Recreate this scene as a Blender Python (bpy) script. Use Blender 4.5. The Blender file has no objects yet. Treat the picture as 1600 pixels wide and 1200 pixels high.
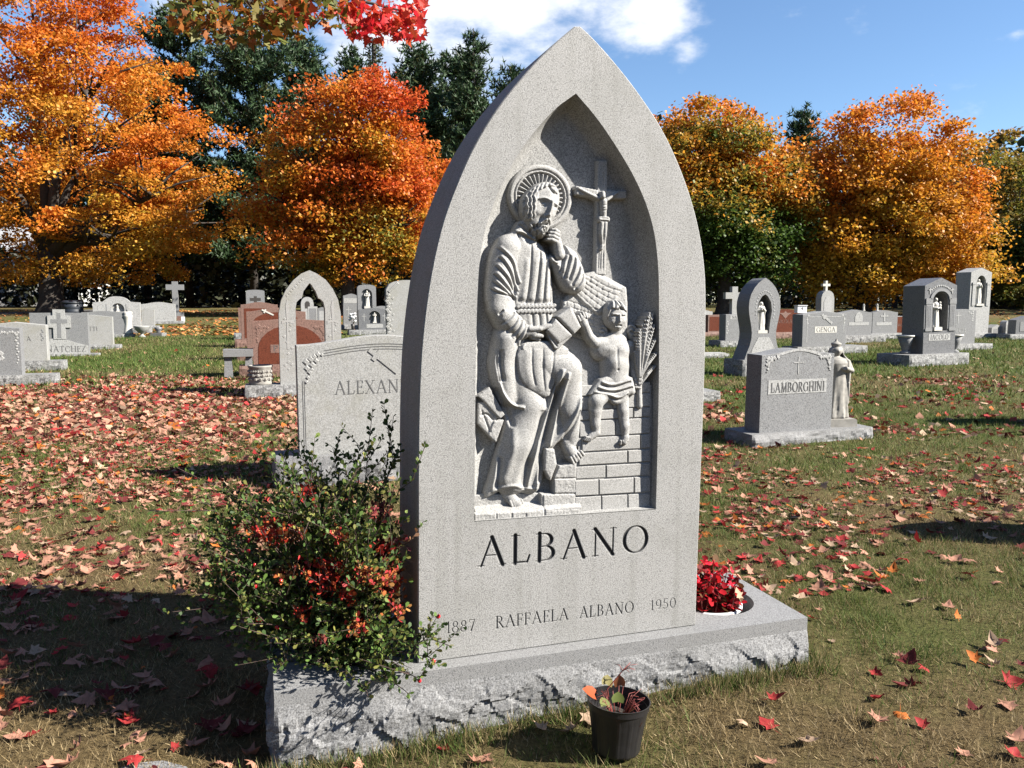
import bpy, bmesh, math, random
import numpy as np
from mathutils import Vector, Matrix
from mathutils.geometry import tessellate_polygon

# ------------------------------------------------------------------ camera, world, sun, exposure
SC = bpy.context.scene
COL = SC.collection
R = math.radians
F_PX, CAM_H = 1250.0, 1.5                       # focal length in pixels of a 1600 px wide picture
PITCH = math.atan(130 / 1250)
cam_d = bpy.data.cameras.new('camera')
cam_d.sensor_width = 36.0
cam_d.lens = F_PX / 1600 * 36.0
cam_d.clip_start, cam_d.clip_end = 0.05, 3000.0
cam = bpy.data.objects.new('camera', cam_d)
COL.objects.link(cam)
cam.location = (0, 0, CAM_H)
cam.rotation_euler = (math.pi / 2 - PITCH, 0, 0)
SC.camera = cam

SUN_ELEV = R(35.5)
SUN_H = Vector((math.cos(R(13)), -math.sin(R(13)), 0))        # horizontal direction towards the sun
SUN_DIR = Vector((SUN_H.x * math.cos(SUN_ELEV), SUN_H.y * math.cos(SUN_ELEV), math.sin(SUN_ELEV)))
sun_d = bpy.data.lights.new('sun', 'SUN')
sun_d.energy = 5.0
sun_d.angle = R(0.53)
sun_d.color = (1.0, 0.945, 0.86)
sun = bpy.data.objects.new('sun', sun_d)
COL.objects.link(sun)
sun.location = (20, -5, 30)
sun.rotation_euler = SUN_DIR.to_track_quat('Z', 'Y').to_euler()

SC.view_settings.view_transform = 'Standard'
SC.view_settings.look = 'None'
SC.view_settings.exposure = 1.8
SC.view_settings.gamma = 1.0
SC.view_settings.use_curve_mapping = False
SC.cycles.use_denoising = True
SC.cycles.max_bounces = 6
SC.cycles.diffuse_bounces = 2
SC.cycles.transparent_max_bounces = 6
SKY_STRENGTH = 0.05

cp, sp = math.cos(PITCH), math.sin(PITCH)
def ray(x, y):
    a = (x - 800.0) / F_PX
    b = (600.0 - y) / F_PX
    return np.array([a, cp + b * sp, -sp + b * cp])

def build_world():
    w = bpy.data.worlds.new('World')
    SC.world = w
    w.use_nodes = True
    nt = w.node_tree
    N, L = nt.nodes, nt.links
    N.clear()
    out = N.new('ShaderNodeOutputWorld')
    bg = N.new('ShaderNodeBackground')
    bg.inputs['Strength'].default_value = SKY_STRENGTH
    sky = N.new('ShaderNodeTexSky')
    sky.sky_type = 'NISHITA'
    sky.sun_disc = False
    sky.sun_elevation = SUN_ELEV
    sky.sun_rotation = math.atan2(SUN_H.x, SUN_H.y)
    sky.air_density, sky.dust_density, sky.ozone_density = 1.0, 0.0, 3.0
    tc = N.new('ShaderNodeTexCoord')
    no = N.new('ShaderNodeTexNoise')
    no.inputs['Scale'].default_value = 7.0
    no.inputs['Detail'].default_value = 9
    no.inputs['Roughness'].default_value = 0.58
    mp0 = N.new('ShaderNodeMapping')
    mp0.inputs['Scale'].default_value = (1.0, 1.0, 2.0)
    L.new(tc.outputs['Generated'], mp0.inputs['Vector'])
    L.new(mp0.outputs['Vector'], no.inputs['Vector'])
    def unit(x, y):
        r = ray(x, y)
        return r / np.linalg.norm(r)
    banks = [(unit(790, -5), (0.20, 0.3, 0.062)), (unit(1000, 12), (0.085, 0.3, 0.055)),
             (unit(640, 130), (0.16, 0.3, 0.085)), (unit(760, 120), (0.05, 0.3, 0.05)),
             (unit(1075, 80), (0.035, 0.3, 0.03)), (unit(1585, 55), (0.03, 0.3, 0.014))]
    rnd = random.Random(4)
    for k in range(16):                         # the same broken cloud goes on round the rest of the sky
        a = R(70) + R(220) * rnd.random()
        e = R(18 + 40 * rnd.random())
        d = np.array([math.sin(a) * math.cos(e), math.cos(a) * math.cos(e), math.sin(e)])
        banks.append((d, (0.16, 0.16, 0.06)))
    acc = None
    for c, s in banks:
        sub = N.new('ShaderNodeVectorMath'); sub.operation = 'SUBTRACT'
        sub.inputs[1].default_value = tuple(c)
        L.new(tc.outputs['Generated'], sub.inputs[0])
        dv = N.new('ShaderNodeVectorMath'); dv.operation = 'DIVIDE'
        dv.inputs[1].default_value = s
        L.new(sub.outputs[0], dv.inputs[0])
        ln = N.new('ShaderNodeVectorMath'); ln.operation = 'LENGTH'
        L.new(dv.outputs[0], ln.inputs[0])
        mr = N.new('ShaderNodeMapRange')
        mr.inputs['From Min'].default_value = 1.35
        mr.inputs['From Max'].default_value = 0.0
        mr.inputs['To Max'].default_value = 0.9 if s[0] > 0.05 else 0.55
        L.new(ln.outputs['Value'], mr.inputs['Value'])
        if acc is None:
            acc = mr.outputs[0]
        else:
            mx = N.new('ShaderNodeMath'); mx.operation = 'MAXIMUM'
            L.new(acc, mx.inputs[0]); L.new(mr.outputs[0], mx.inputs[1])
            acc = mx.outputs[0]
    ad = N.new('ShaderNodeMath'); ad.operation = 'MULTIPLY_ADD'
    ad.inputs[1].default_value = 2.6
    L.new(no.outputs['Fac'], ad.inputs[0])
    L.new(acc, ad.inputs[2])
    m2 = N.new('ShaderNodeMapRange'); m2.interpolation_type = 'SMOOTHSTEP'
    m2.inputs['From Min'].default_value = 1.62
    m2.inputs['From Max'].default_value = 2.25
    m2.inputs['To Max'].default_value = 0.93
    L.new(ad.outputs[0], m2.inputs['Value'])
    sc = N.new('ShaderNodeVectorMath'); sc.operation = 'MULTIPLY'
    sc.inputs[1].default_value = SKY_TINT
    L.new(sky.outputs[0], sc.inputs[0])
    mix = N.new('ShaderNodeMix'); mix.data_type = 'RGBA'
    L.new(m2.outputs[0], mix.inputs['Factor'])
    L.new(sc.outputs[0], mix.inputs['A'])
    mix.inputs['B'].default_value = CLOUD
    L.new(mix.outputs['Result'], bg.inputs['Color'])
    L.new(bg.outputs[0], out.inputs[0])
SKY_TINT = (0.92, 1.0, 1.08)
CLOUD = (6.6, 6.8, 7.2, 1)
build_world()

# ------------------------------------------------------------------ helpers
rng = np.random.default_rng(7)
random.seed(7)

def gz(x, y):
    """height of the lawn: level near the camera, rising gently towards the trees"""
    x, y = np.asarray(x, float), np.asarray(y, float)
    t = np.clip((y - 9.0) / 55.0, 0, 1)
    dip = 0.085 * np.exp(-((x + 0.9) / 1.0) ** 2 - ((y - 2.2) / 0.9) ** 2)      # worn hollow by the monument's left end
    return 1.0 * t * t * (3 - 2 * t) - dip

def ground(x, y):
    """point of the lawn seen at a pixel"""
    r = ray(x, y)
    t = 1.0
    for _ in range(60):
        p = np.array([0, 0, CAM_H]) + r * t
        zg = float(gz(p[0], p[1]))
        t2 = (zg - CAM_H) / r[2]
        t = 0.5 * t + 0.5 * t2
    return np.array([0, 0, CAM_H]) + r * t

def at_depth(x, y, D):
    r = ray(x, y)
    return np.array([0, 0, CAM_H]) + r * (D / r[1])

def _hash(ix, iy, iz, seed):
    h = (ix * 374761393 + iy * 668265263 + iz * 2147483647 + seed * 974711) & 0xFFFFFFFF
    h = ((h ^ (h >> 13)) * 1274126177) & 0xFFFFFFFF
    h = ((h ^ (h >> 16)) * 2246822519) & 0xFFFFFFFF
    return ((h ^ (h >> 15)) & 0xFFFF) / 65535.0

def vnoise(x, y, z=0.0, seed=0):
    x, y, z = np.broadcast_arrays(np.asarray(x, float), np.asarray(y, float), np.asarray(z, float))
    ix, iy, iz = np.floor(x).astype(np.int64), np.floor(y).astype(np.int64), np.floor(z).astype(np.int64)
    fx, fy, fz = x - ix, y - iy, z - iz
    fx, fy, fz = fx * fx * (3 - 2 * fx), fy * fy * (3 - 2 * fy), fz * fz * (3 - 2 * fz)
    r = 0
    for a in (0, 1):
        for b in (0, 1):
            for c in (0, 1):
                w = (fx if a else 1 - fx) * (fy if b else 1 - fy) * (fz if c else 1 - fz)
                r = r + w * _hash(ix + a, iy + b, iz + c, seed)
    return r

def fbm(x, y, z=0.0, seed=0, octaves=4, gain=0.5):
    a, s, f, t = 1.0, 0.0, 1.0, 0.0
    for k in range(octaves):
        s = s + a * vnoise(np.asarray(x) * f, np.asarray(y) * f, np.asarray(z) * f, seed + k)
        t += a
        a *= gain
        f *= 2.03
    return s / t

def link(o, parent=None):
    COL.objects.link(o)
    if parent is not None:
        o.parent = parent
    return o

def mk(name, verts, faces, mat, parent=None, smooth=False, mats=None, fmat=None):
    me = bpy.data.meshes.new(name)
    me.from_pydata([tuple(v) for v in verts], [], [tuple(f) for f in faces])
    if mats:
        for m in mats:
            me.materials.append(m)
        if fmat is not None:
            me.polygons.foreach_set('material_index', fmat)
    else:
        me.materials.append(mat)
    if smooth:
        me.polygons.foreach_set('use_smooth', [True] * len(me.polygons))
    me.update()
    return link(bpy.data.objects.new(name, me), parent)

def np_mesh(name, V, F, mat, parent=None, smooth=False, col=None):
    V = np.asarray(V, np.float32)
    F = np.asarray(F, np.int32)
    k = F.shape[1]
    me = bpy.data.meshes.new(name)
    me.vertices.add(len(V))
    me.vertices.foreach_set('co', V.ravel())
    me.loops.add(F.size)
    me.loops.foreach_set('vertex_index', F.ravel())
    me.polygons.add(len(F))
    me.polygons.foreach_set('loop_start', np.arange(0, F.size, k, dtype=np.int32))
    me.polygons.foreach_set('loop_total', np.full(len(F), k, np.int32))
    if smooth:
        me.polygons.foreach_set('use_smooth', np.ones(len(F), bool))
    me.materials.append(mat)
    me.update(calc_edges=True)
    if col is not None:
        at = me.attributes.new('col', 'FLOAT_COLOR', 'POINT')
        c = np.ones((len(V), 4), np.float32)
        c[:, :col.shape[1]] = col
        at.data.foreach_set('color', c.ravel())
    return link(bpy.data.objects.new(name, me), parent)

def thing(name, label, cat, loc=(0, 0, 0), rz=0.0, group=None):
    o = bpy.data.objects.new(name, None)
    o.empty_display_size = 0.1
    link(o)
    o.location = loc
    o.rotation_euler = (0, 0, rz)
    return tag(o, label, cat, group)

def tag(o, label, cat, group=None):
    o['label'] = label
    o['category'] = cat
    if group:
        o['group'] = group
    return o

class MB:
    """collects shapes into one mesh"""
    def __init__(s):
        s.v, s.f = [], []
    def add(s, V, F):
        n = len(s.v)
        s.v += [tuple(p) for p in V]
        s.f += [tuple(i + n for i in f) for f in F]
        return s
    def box(s, x0, x1, y0, y1, z0, z1):
        return s.add([(x0, y0, z0), (x1, y0, z0), (x1, y1, z0), (x0, y1, z0), (x0, y0, z1), (x1, y0, z1), (x1, y1, z1), (x0, y1, z1)],
                     [(3, 2, 1, 0), (4, 5, 6, 7), (0, 1, 5, 4), (1, 2, 6, 5), (2, 3, 7, 6), (3, 0, 4, 7)])
    def tube(s, pts, rad, n=8, cap=True):
        pts = [Vector(p) for p in pts]
        if not hasattr(rad, '__len__'):
            rad = [rad] * len(pts)
        V, Fc = [], []
        ref = None
        for i, p in enumerate(pts):
            t = (pts[min(i + 1, len(pts) - 1)] - pts[max(i - 1, 0)])
            t = t.normalized() if t.length > 1e-9 else Vector((0, 0, 1))
            if ref is None:
                ref = Vector((1, 0, 0)) if abs(t.x) < 0.8 else Vector((0, 1, 0))
            a = t.cross(ref)
            a = a.normalized() if a.length > 1e-6 else Vector((0, 1, 0))
            b = t.cross(a).normalized()
            ref = -b if False else a.cross(t)
            for k in range(n):
                an = 2 * math.pi * k / n
                V.append(p + (a * math.cos(an) + b * math.sin(an)) * rad[i])
        for i in range(len(pts) - 1):
            for k in range(n):
                k2 = (k + 1) % n
                Fc.append((i * n + k, i * n + k2, (i + 1) * n + k2, (i + 1) * n + k))
        if cap:
            Fc.append(tuple(range(n))[::-1])
            Fc.append(tuple(range((len(pts) - 1) * n, len(pts) * n)))
        return s.add(V, Fc)
    def lathe(s, prof, n=24, cx=0, cy=0, fn=None):
        """prof: list of (r, z)"""
        V, Fc = [], []
        for r, z in prof:
            for k in range(n):
                a = 2 * math.pi * k / n
                q = r * (fn(a, z) if fn else 1.0)
                V.append((cx + q * math.cos(a), cy + q * math.sin(a), z))
        for i in range(len(prof) - 1):
            for k in range(n):
                k2 = (k + 1) % n
                Fc.append((i * n + k, i * n + k2, (i + 1) * n + k2, (i + 1) * n + k))
        Fc.append(tuple(range(n))[::-1])
        Fc.append(tuple(range((len(prof) - 1) * n, len(prof) * n)))
        return s.add(V, Fc)
    def prism(s, loop, v0, v1, holes=()):
        """outline (u,z) extruded from v0 (front) to v1, with through holes"""
        loops = [list(loop)] + [list(h) for h in holes]
        flat = [p for l in loops for p in l]
        tri = tessellate_polygon([[Vector((p[0], p[1], 0)) for p in l] for l in loops])
        n = len(flat)
        V = [(p[0], v0, p[1]) for p in flat] + [(p[0], v1, p[1]) for p in flat]
        Fc = []
        for a, b, c in tri:
            (x1, y1), (x2, y2), (x3, y3) = flat[a][:2], flat[b][:2], flat[c][:2]
            if (x2 - x1) * (y3 - y1) - (x3 - x1) * (y2 - y1) < 0:
                b, c = c, b
            Fc.append((a, b, c))
            Fc.append((n + c, n + b, n + a))
        o = 0
        for l in loops:
            m = len(l)
            for i in range(m):
                j = (i + 1) % m
                Fc.append((o + j, o + i, n + o + i, n + o + j))
            o += m
        return s.add(V, Fc)
    def build(s, name, mat, parent=None, smooth=False):
        return mk(name, s.v, s.f, mat, parent, smooth)

def fix_normals(o):
    bm = bmesh.new()
    bm.from_mesh(o.data)
    bmesh.ops.recalc_face_normals(bm, faces=bm.faces)
    bm.to_mesh(o.data)
    bm.free()
    return o

# ------------------------------------------------------------------ materials
def newmat(name):
    m = bpy.data.materials.new(name)
    m.use_nodes = True
    nt = m.node_tree
    b = nt.nodes['Principled BSDF']
    return m, nt, nt.nodes, nt.links, b

def ramp(N, stops):
    r = N.new('ShaderNodeValToRGB')
    e = r.color_ramp.elements
    while len(e) < len(stops):
        e.new(0.5)
    for i, (p, c) in enumerate(stops):
        e[i].position = p
        e[i].color = (*c, 1) if len(c) == 3 else c
    return r

def granite(name, light, dark, scale=190.0, rough=0.75, bump=0.15, stain=0.25, stain_col=(0.16, 0.16, 0.13), fleck=0.6, streak=0.0):
    light, dark, stain_col = [tuple(0.57 * c for c in q) for q in (light, dark, stain_col)]
    m, nt, N, L, b = newmat(name)
    tc = N.new('ShaderNodeTexCoord')
    n1 = N.new('ShaderNodeTexNoise'); n1.inputs['Scale'].default_value = scale; n1.inputs['Detail'].default_value = 3; n1.inputs['Roughness'].default_value = 0.7
    n2 = N.new('ShaderNodeTexVoronoi'); n2.inputs['Scale'].default_value = scale * 0.9
    n3 = N.new('ShaderNodeTexNoise'); n3.inputs['Scale'].default_value = 3.0; n3.inputs['Detail'].default_value = 6; n3.inputs['Roughness'].default_value = 0.65
    for n in (n1, n2, n3):
        L.new(tc.outputs['Object'], n.inputs['Vector'])
    mid = tuple(0.5 * (a + c) for a, c in zip(light, dark))
    r1 = ramp(N, [(0.36, dark), (0.46, mid), (0.56, light), (0.66, tuple(min(1, c * 1.18) for c in light))])
    L.new(n1.outputs['Fac'], r1.inputs['Fac'])
    sx = N.new('ShaderNodeSeparateColor')
    L.new(n2.outputs['Color'], sx.inputs[0])
    gt = N.new('ShaderNodeMapRange'); gt.inputs['From Min'].default_value = 0.86; gt.inputs['From Max'].default_value = 0.93; gt.inputs['To Max'].default_value = fleck
    L.new(sx.outputs[0], gt.inputs['Value'])
    mx = N.new('ShaderNodeMix'); mx.data_type = 'RGBA'
    L.new(gt.outputs[0], mx.inputs['Factor']); L.new(r1.outputs['Color'], mx.inputs['A'])
    mx.inputs['B'].default_value = (*[c * 0.55 for c in dark], 1)
    st = N.new('ShaderNodeMapRange'); st.inputs['From Min'].default_value = 0.48; st.inputs['From Max'].default_value = 0.72; st.inputs['To Max'].default_value = stain
    L.new(n3.outputs['Fac'], st.inputs['Value'])
    m3 = N.new('ShaderNodeMix'); m3.data_type = 'RGBA'
    L.new(st.outputs[0], m3.inputs['Factor']); L.new(mx.outputs['Result'], m3.inputs['A'])
    m3.inputs['B'].default_value = (*stain_col, 1)
    last = m3.outputs['Result']
    if streak:                                    # faint grey runs left by rain
        mp = N.new('ShaderNodeMapping'); mp.inputs['Scale'].default_value = (22, 22, 0.9)
        L.new(tc.outputs['Object'], mp.inputs['Vector'])
        n4 = N.new('ShaderNodeTexNoise'); n4.inputs['Scale'].default_value = 1.0; n4.inputs['Detail'].default_value = 5
        L.new(mp.outputs['Vector'], n4.inputs['Vector'])
        s4 = N.new('ShaderNodeMapRange'); s4.inputs['From Min'].default_value = 0.52; s4.inputs['From Max'].default_value = 0.75; s4.inputs['To Max'].default_value = streak
        L.new(n4.outputs['Fac'], s4.inputs['Value'])
        m5 = N.new('ShaderNodeMix'); m5.data_type = 'RGBA'
        L.new(s4.outputs[0], m5.inputs['Factor']); L.new(last, m5.inputs['A'])
        m5.inputs['B'].default_value = (*stain_col, 1)
        last = m5.outputs['Result']
    L.new(last, b.inputs['Base Color'])
    b.inputs['Roughness'].default_value = rough
    bp = N.new('ShaderNodeBump'); bp.inputs['Strength'].default_value = bump; bp.inputs['Distance'].default_value = 0.004
    L.new(n1.outputs['Fac'], bp.inputs['Height']); L.new(bp.outputs['Normal'], b.inputs['Normal'])
    return m

def plain(name, color, rough=0.7, var=0.12, scale=30.0, bump=0.0, metal=0.0):
    color = tuple(0.68 * c for c in color)
    m, nt, N, L, b = newmat(name)
    tc = N.new('ShaderNodeTexCoord')
    n = N.new('ShaderNodeTexNoise'); n.inputs['Scale'].default_value = scale; n.inputs['Detail'].default_value = 5
    L.new(tc.outputs['Object'], n.inputs['Vector'])
    r = ramp(N, [(0.3, tuple(c * (1 - var) for c in color)), (0.7, tuple(min(1, c * (1 + var)) for c in color))])
    L.new(n.outputs['Fac'], r.inputs['Fac'])
    L.new(r.outputs['Color'], b.inputs['Base Color'])
    b.inputs['Roughness'].default_value = rough
    b.inputs['Metallic'].default_value = metal
    if bump:
        bp = N.new('ShaderNodeBump'); bp.inputs['Strength'].default_value = bump; bp.inputs['Distance'].default_value = 0.01
        L.new(n.outputs['Fac'], bp.inputs['Height']); L.new(bp.outputs['Normal'], b.inputs['Normal'])
    return m

def leafmat(name, trans=0.3, rough=0.55, spec=0.3, gain=0.72):
    """colour of each leaf from the mesh's own colour attribute; thin leaves let some light through"""
    m, nt, N, L, b = newmat(name)
    at0 = N.new('ShaderNodeAttribute'); at0.attribute_name = 'col'
    at = N.new('ShaderNodeMix'); at.data_type = 'RGBA'; at.blend_type = 'MULTIPLY'
    at.inputs['Factor'].default_value = 1.0
    at.inputs['B'].default_value = (gain, gain, gain, 1)
    L.new(at0.outputs['Color'], at.inputs['A'])
    L.new(at.outputs['Result'], b.inputs['Base Color'])
    b.inputs['Roughness'].default_value = rough
    b.inputs['Specular IOR Level'].default_value = spec
    if trans:
        tr = N.new('ShaderNodeBsdfTranslucent')
        L.new(at.outputs['Result'], tr.inputs['Color'])
        ms = N.new('ShaderNodeMixShader'); ms.inputs['Fac'].default_value = trans
        L.new(b.outputs[0], ms.inputs[1]); L.new(tr.outputs[0], ms.inputs[2])
        L.new(ms.outputs[0], N['Material Output'].inputs['Surface'])
    return m

M = {}
M['granite'] = granite('grey_granite', (0.485, 0.48, 0.465), (0.19, 0.188, 0.182), scale=260, stain=0.32, fleck=0.42, streak=0.26)
M['carved'] = granite('carved_granite', (0.53, 0.523, 0.505), (0.24, 0.237, 0.228), scale=330, bump=0.2, stain=0.22, stain_col=(0.22, 0.21, 0.18), fleck=0.25)
M['rock'] = granite('rough_granite', (0.31, 0.31, 0.312), (0.13, 0.13, 0.13), scale=170, bump=0.5, stain=0.4, stain_col=(0.15, 0.15, 0.14))
M['steeled'] = granite('steeled_granite', (0.36, 0.36, 0.36), (0.12, 0.12, 0.12), scale=330, stain=0.1)
M['pale'] = granite('pale_granite', (0.45, 0.45, 0.435), (0.27, 0.268, 0.255), scale=110, stain=0.5, stain_col=(0.30, 0.29, 0.22), fleck=0.35)
M['white'] = granite('white_granite', (0.50, 0.50, 0.49), (0.34, 0.34, 0.33), scale=50, stain=0.3, stain_col=(0.42, 0.42, 0.38))
M['midgrey'] = granite('mid_grey_granite', (0.30, 0.305, 0.31), (0.15, 0.15, 0.155), scale=110, stain=0.15)
M['darkgrey'] = granite('polished_grey_granite', (0.24, 0.245, 0.255), (0.10, 0.10, 0.11), scale=70, rough=0.45, stain=0.1)
M['red'] = granite('polished_red_granite', (0.20, 0.06, 0.033), (0.10, 0.028, 0.016), scale=60, rough=0.3, stain=0.0)
M['pink'] = granite('steeled_red_granite', (0.28, 0.155, 0.12), (0.15, 0.078, 0.056), scale=60, stain=0.2)
M['rock_far'] = granite('pitched_granite', (0.36, 0.36, 0.355), (0.12, 0.12, 0.12), scale=38, bump=0.8, stain=0.4)
M['paint'] = plain('letter_paint', (0.035, 0.035, 0.036), 0.7)
M['letter'] = plain('letter_grey', (0.11, 0.11, 0.11), 0.7)
M['marble'] = plain('white_marble', (0.60, 0.58, 0.53), 0.55, var=0.1, scale=25)
M['marble_old'] = plain('weathered_marble', (0.29, 0.275, 0.245), 0.7, var=0.22, scale=18)
M['black_plastic'] = plain('black_plastic', (0.018, 0.017, 0.018), 0.38, var=0.2)
M['white_plastic'] = plain('white_plastic', (0.8, 0.8, 0.8), 0.35, var=0.03)
M['soil'] = plain('soil', (0.035, 0.025, 0.018), 0.95, var=0.4, scale=90, bump=0.6)
M['bark'] = plain('bark', (0.05, 0.04, 0.032), 0.95, var=0.4, scale=9, bump=0.8)
M['twig'] = plain('twig', (0.075, 0.045, 0.035), 0.85, var=0.3)
M['redstem'] = plain('red_stem', (0.25, 0.05, 0.04), 0.6)
M['leaf'] = leafmat('maple_leaf', 0.42, gain=0.86)
M['litter'] = leafmat('fallen_leaf', 0.12, 0.75, 0.15, gain=0.62)
M['needle'] = leafmat('pine_needle', 0.12, gain=0.65)
M['grass'] = leafmat('grass_blade', 0.3, 0.7, 0.2)
M['bush'] = leafmat('barberry_leaf', 0.25, 0.6, 0.2)
M['petal'] = leafmat('flower', 0.3, 0.65, 0.12, gain=0.8)
M['berry'] = plain('red_berry', (0.62, 0.02, 0.03), 0.2, var=0.1)
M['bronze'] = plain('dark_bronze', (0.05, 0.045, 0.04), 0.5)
M['siding'] = plain('house_siding', (0.62, 0.62, 0.6), 0.8, var=0.08)
M['shingle'] = plain('roof_shingle', (0.42, 0.42, 0.43), 0.9, var=0.15)
M['glass'] = plain('dark_glass', (0.02, 0.025, 0.03), 0.1)
M['asphalt'] = plain('asphalt', (0.11, 0.105, 0.10), 0.9, var=0.2, scale=8)
M['bin'] = plain('bin_plastic', (0.02, 0.025, 0.035), 0.5)

# ------------------------------------------------------------------ lawn, road
FOOT = []                                        # footprints of stones: (origin xy, angle, u0, u1, v0, v1)
def green_at(x, y):
    """share of green in the turf: straw-brown near the camera, greener further back"""
    n = fbm(np.asarray(x) * 0.55, np.asarray(y) * 0.55, 0.0, 11, 4)
    y = np.asarray(y, float)
    x = np.asarray(x, float)
    base = np.interp(y, [0, 3, 5.0, 7, 9, 12, 15, 20, 30, 40, 60, 200], [0.02, 0.05, 0.16, 0.46, 0.50, 0.48, 0.70, 0.82, 0.62, 0.35, 0.30, 0.5])
    return np.clip(base + (n - 0.5) * 1.7, 0, 1)

def build_ground():
    xs = np.unique(np.concatenate([np.linspace(-600, -60, 19), np.linspace(-60, -14, 47), np.linspace(-14, 14, 101), np.linspace(14, 60, 47), np.linspace(60, 600, 19)]))
    ys = np.unique(np.concatenate([np.linspace(-300, -10, 12), np.linspace(-10, 1, 12), np.linspace(1, 22, 76), np.linspace(22, 80, 50), np.linspace(80, 900, 30)]))
    X, Y = np.meshgrid(xs, ys)
    Z = gz(X, Y)
    Z = Z + np.where((Y > 2) & (Y < 30), (fbm(X * 0.9, Y * 0.9, 0, 5, 3) - 0.5) * 0.03, 0)
    V = np.stack([X, Y, Z], -1).reshape(-1, 3)
    g = green_at(X, Y).ravel()
    nx, ny = len(xs), len(ys)
    i = (np.arange(ny - 1)[:, None] * nx + np.arange(nx - 1)[None]).ravel()
    Fq = np.stack([i, i + 1, i + nx + 1, i + nx], -1)
    m, nt, N, L, b = newmat('turf')
    tc = N.new('ShaderNodeTexCoord')
    at = N.new('ShaderNodeAttribute'); at.attribute_name = 'col'
    n1 = N.new('ShaderNodeTexNoise'); n1.inputs['Scale'].default_value = 45; n1.inputs['Detail'].default_value = 8; n1.inputs['Roughness'].default_value = 0.75
    n2 = N.new('ShaderNodeTexNoise'); n2.inputs['Scale'].default_value = 2.2; n2.inputs['Detail'].default_value = 7; n2.inputs['Roughness'].default_value = 0.7
    for n in (n1, n2):
        L.new(tc.outputs['Object'], n.inputs['Vector'])
    r1 = ramp(N, [(0.3, (0.040, 0.029, 0.014)), (0.55, (0.115, 0.083, 0.039)), (0.75, (0.20, 0.15, 0.078))])
    r2 = ramp(N, [(0.3, (0.016, 0.027, 0.006)), (0.55, (0.050, 0.075, 0.014)), (0.75, (0.10, 0.13, 0.03))])
    L.new(n1.outputs['Fac'], r1.inputs['Fac']); L.new(n1.outputs['Fac'], r2.inputs['Fac'])
    sc = N.new('ShaderNodeSeparateColor'); L.new(at.outputs['Color'], sc.inputs[0])
    ma = N.new('ShaderNodeMath'); ma.operation = 'MULTIPLY_ADD'; ma.inputs[1].default_value = 1.1; ma.inputs[2].default_value = -0.55
    L.new(n2.outputs['Fac'], ma.inputs[0])
    ad = N.new('ShaderNodeMath'); ad.operation = 'ADD'; ad.use_clamp = True
    L.new(ma.outputs[0], ad.inputs[0]); L.new(sc.outputs[0], ad.inputs[1])
    mx = N.new('ShaderNodeMix'); mx.data_type = 'RGBA'
    L.new(ad.outputs[0], mx.inputs['Factor']); L.new(r1.outputs['Color'], mx.inputs['A']); L.new(r2.outputs['Color'], mx.inputs['B'])
    L.new(mx.outputs['Result'], b.inputs['Base Color'])
    b.inputs['Roughness'].default_value = 0.95
    b.inputs['Specular IOR Level'].default_value = 0.1
    bp = N.new('ShaderNodeBump'); bp.inputs['Strength'].default_value = 0.9; bp.inputs['Distance'].default_value = 0.03
    L.new(n1.outputs['Fac'], bp.inputs['Height']); L.new(bp.outputs['Normal'], b.inputs['Normal'])
    o = np_mesh('lawn', V, Fq, m, smooth=True, col=np.stack([g, g, g], -1))
    o['kind'] = 'structure'
    # cemetery lane at the back left, curving away behind the maples
    cl = [(-95, 43.5), (-70, 43.0), (-50, 42.8), (-38, 43.2), (-31, 45.0), (-27.5, 49), (-26.5, 56), (-27, 70), (-29, 95)]
    V, Fc = [], []
    for k, (x, y) in enumerate(cl):
        a, c = cl[max(k - 1, 0)], cl[min(k + 1, len(cl) - 1)]
        t = np.array([c[0] - a[0], c[1] - a[1]]); t = t / np.linalg.norm(t)
        nrm = np.array([-t[1], t[0]])
        for s in (-1, -0.33, 0.33, 1):
            px, py = x + nrm[0] * 1.7 * s, y + nrm[1] * 1.7 * s
            V.append((px, py, float(gz(px, py)) + 0.012))
    for k in range(len(cl) - 1):
        for j in range(3):
            Fc.append((k * 4 + j, k * 4 + j + 1, k * 4 + j + 5, k * 4 + j + 4))
    o = fix_normals(mk('road', V, Fc, M['asphalt']))
    o['kind'] = 'structure'
build_ground()

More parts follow.
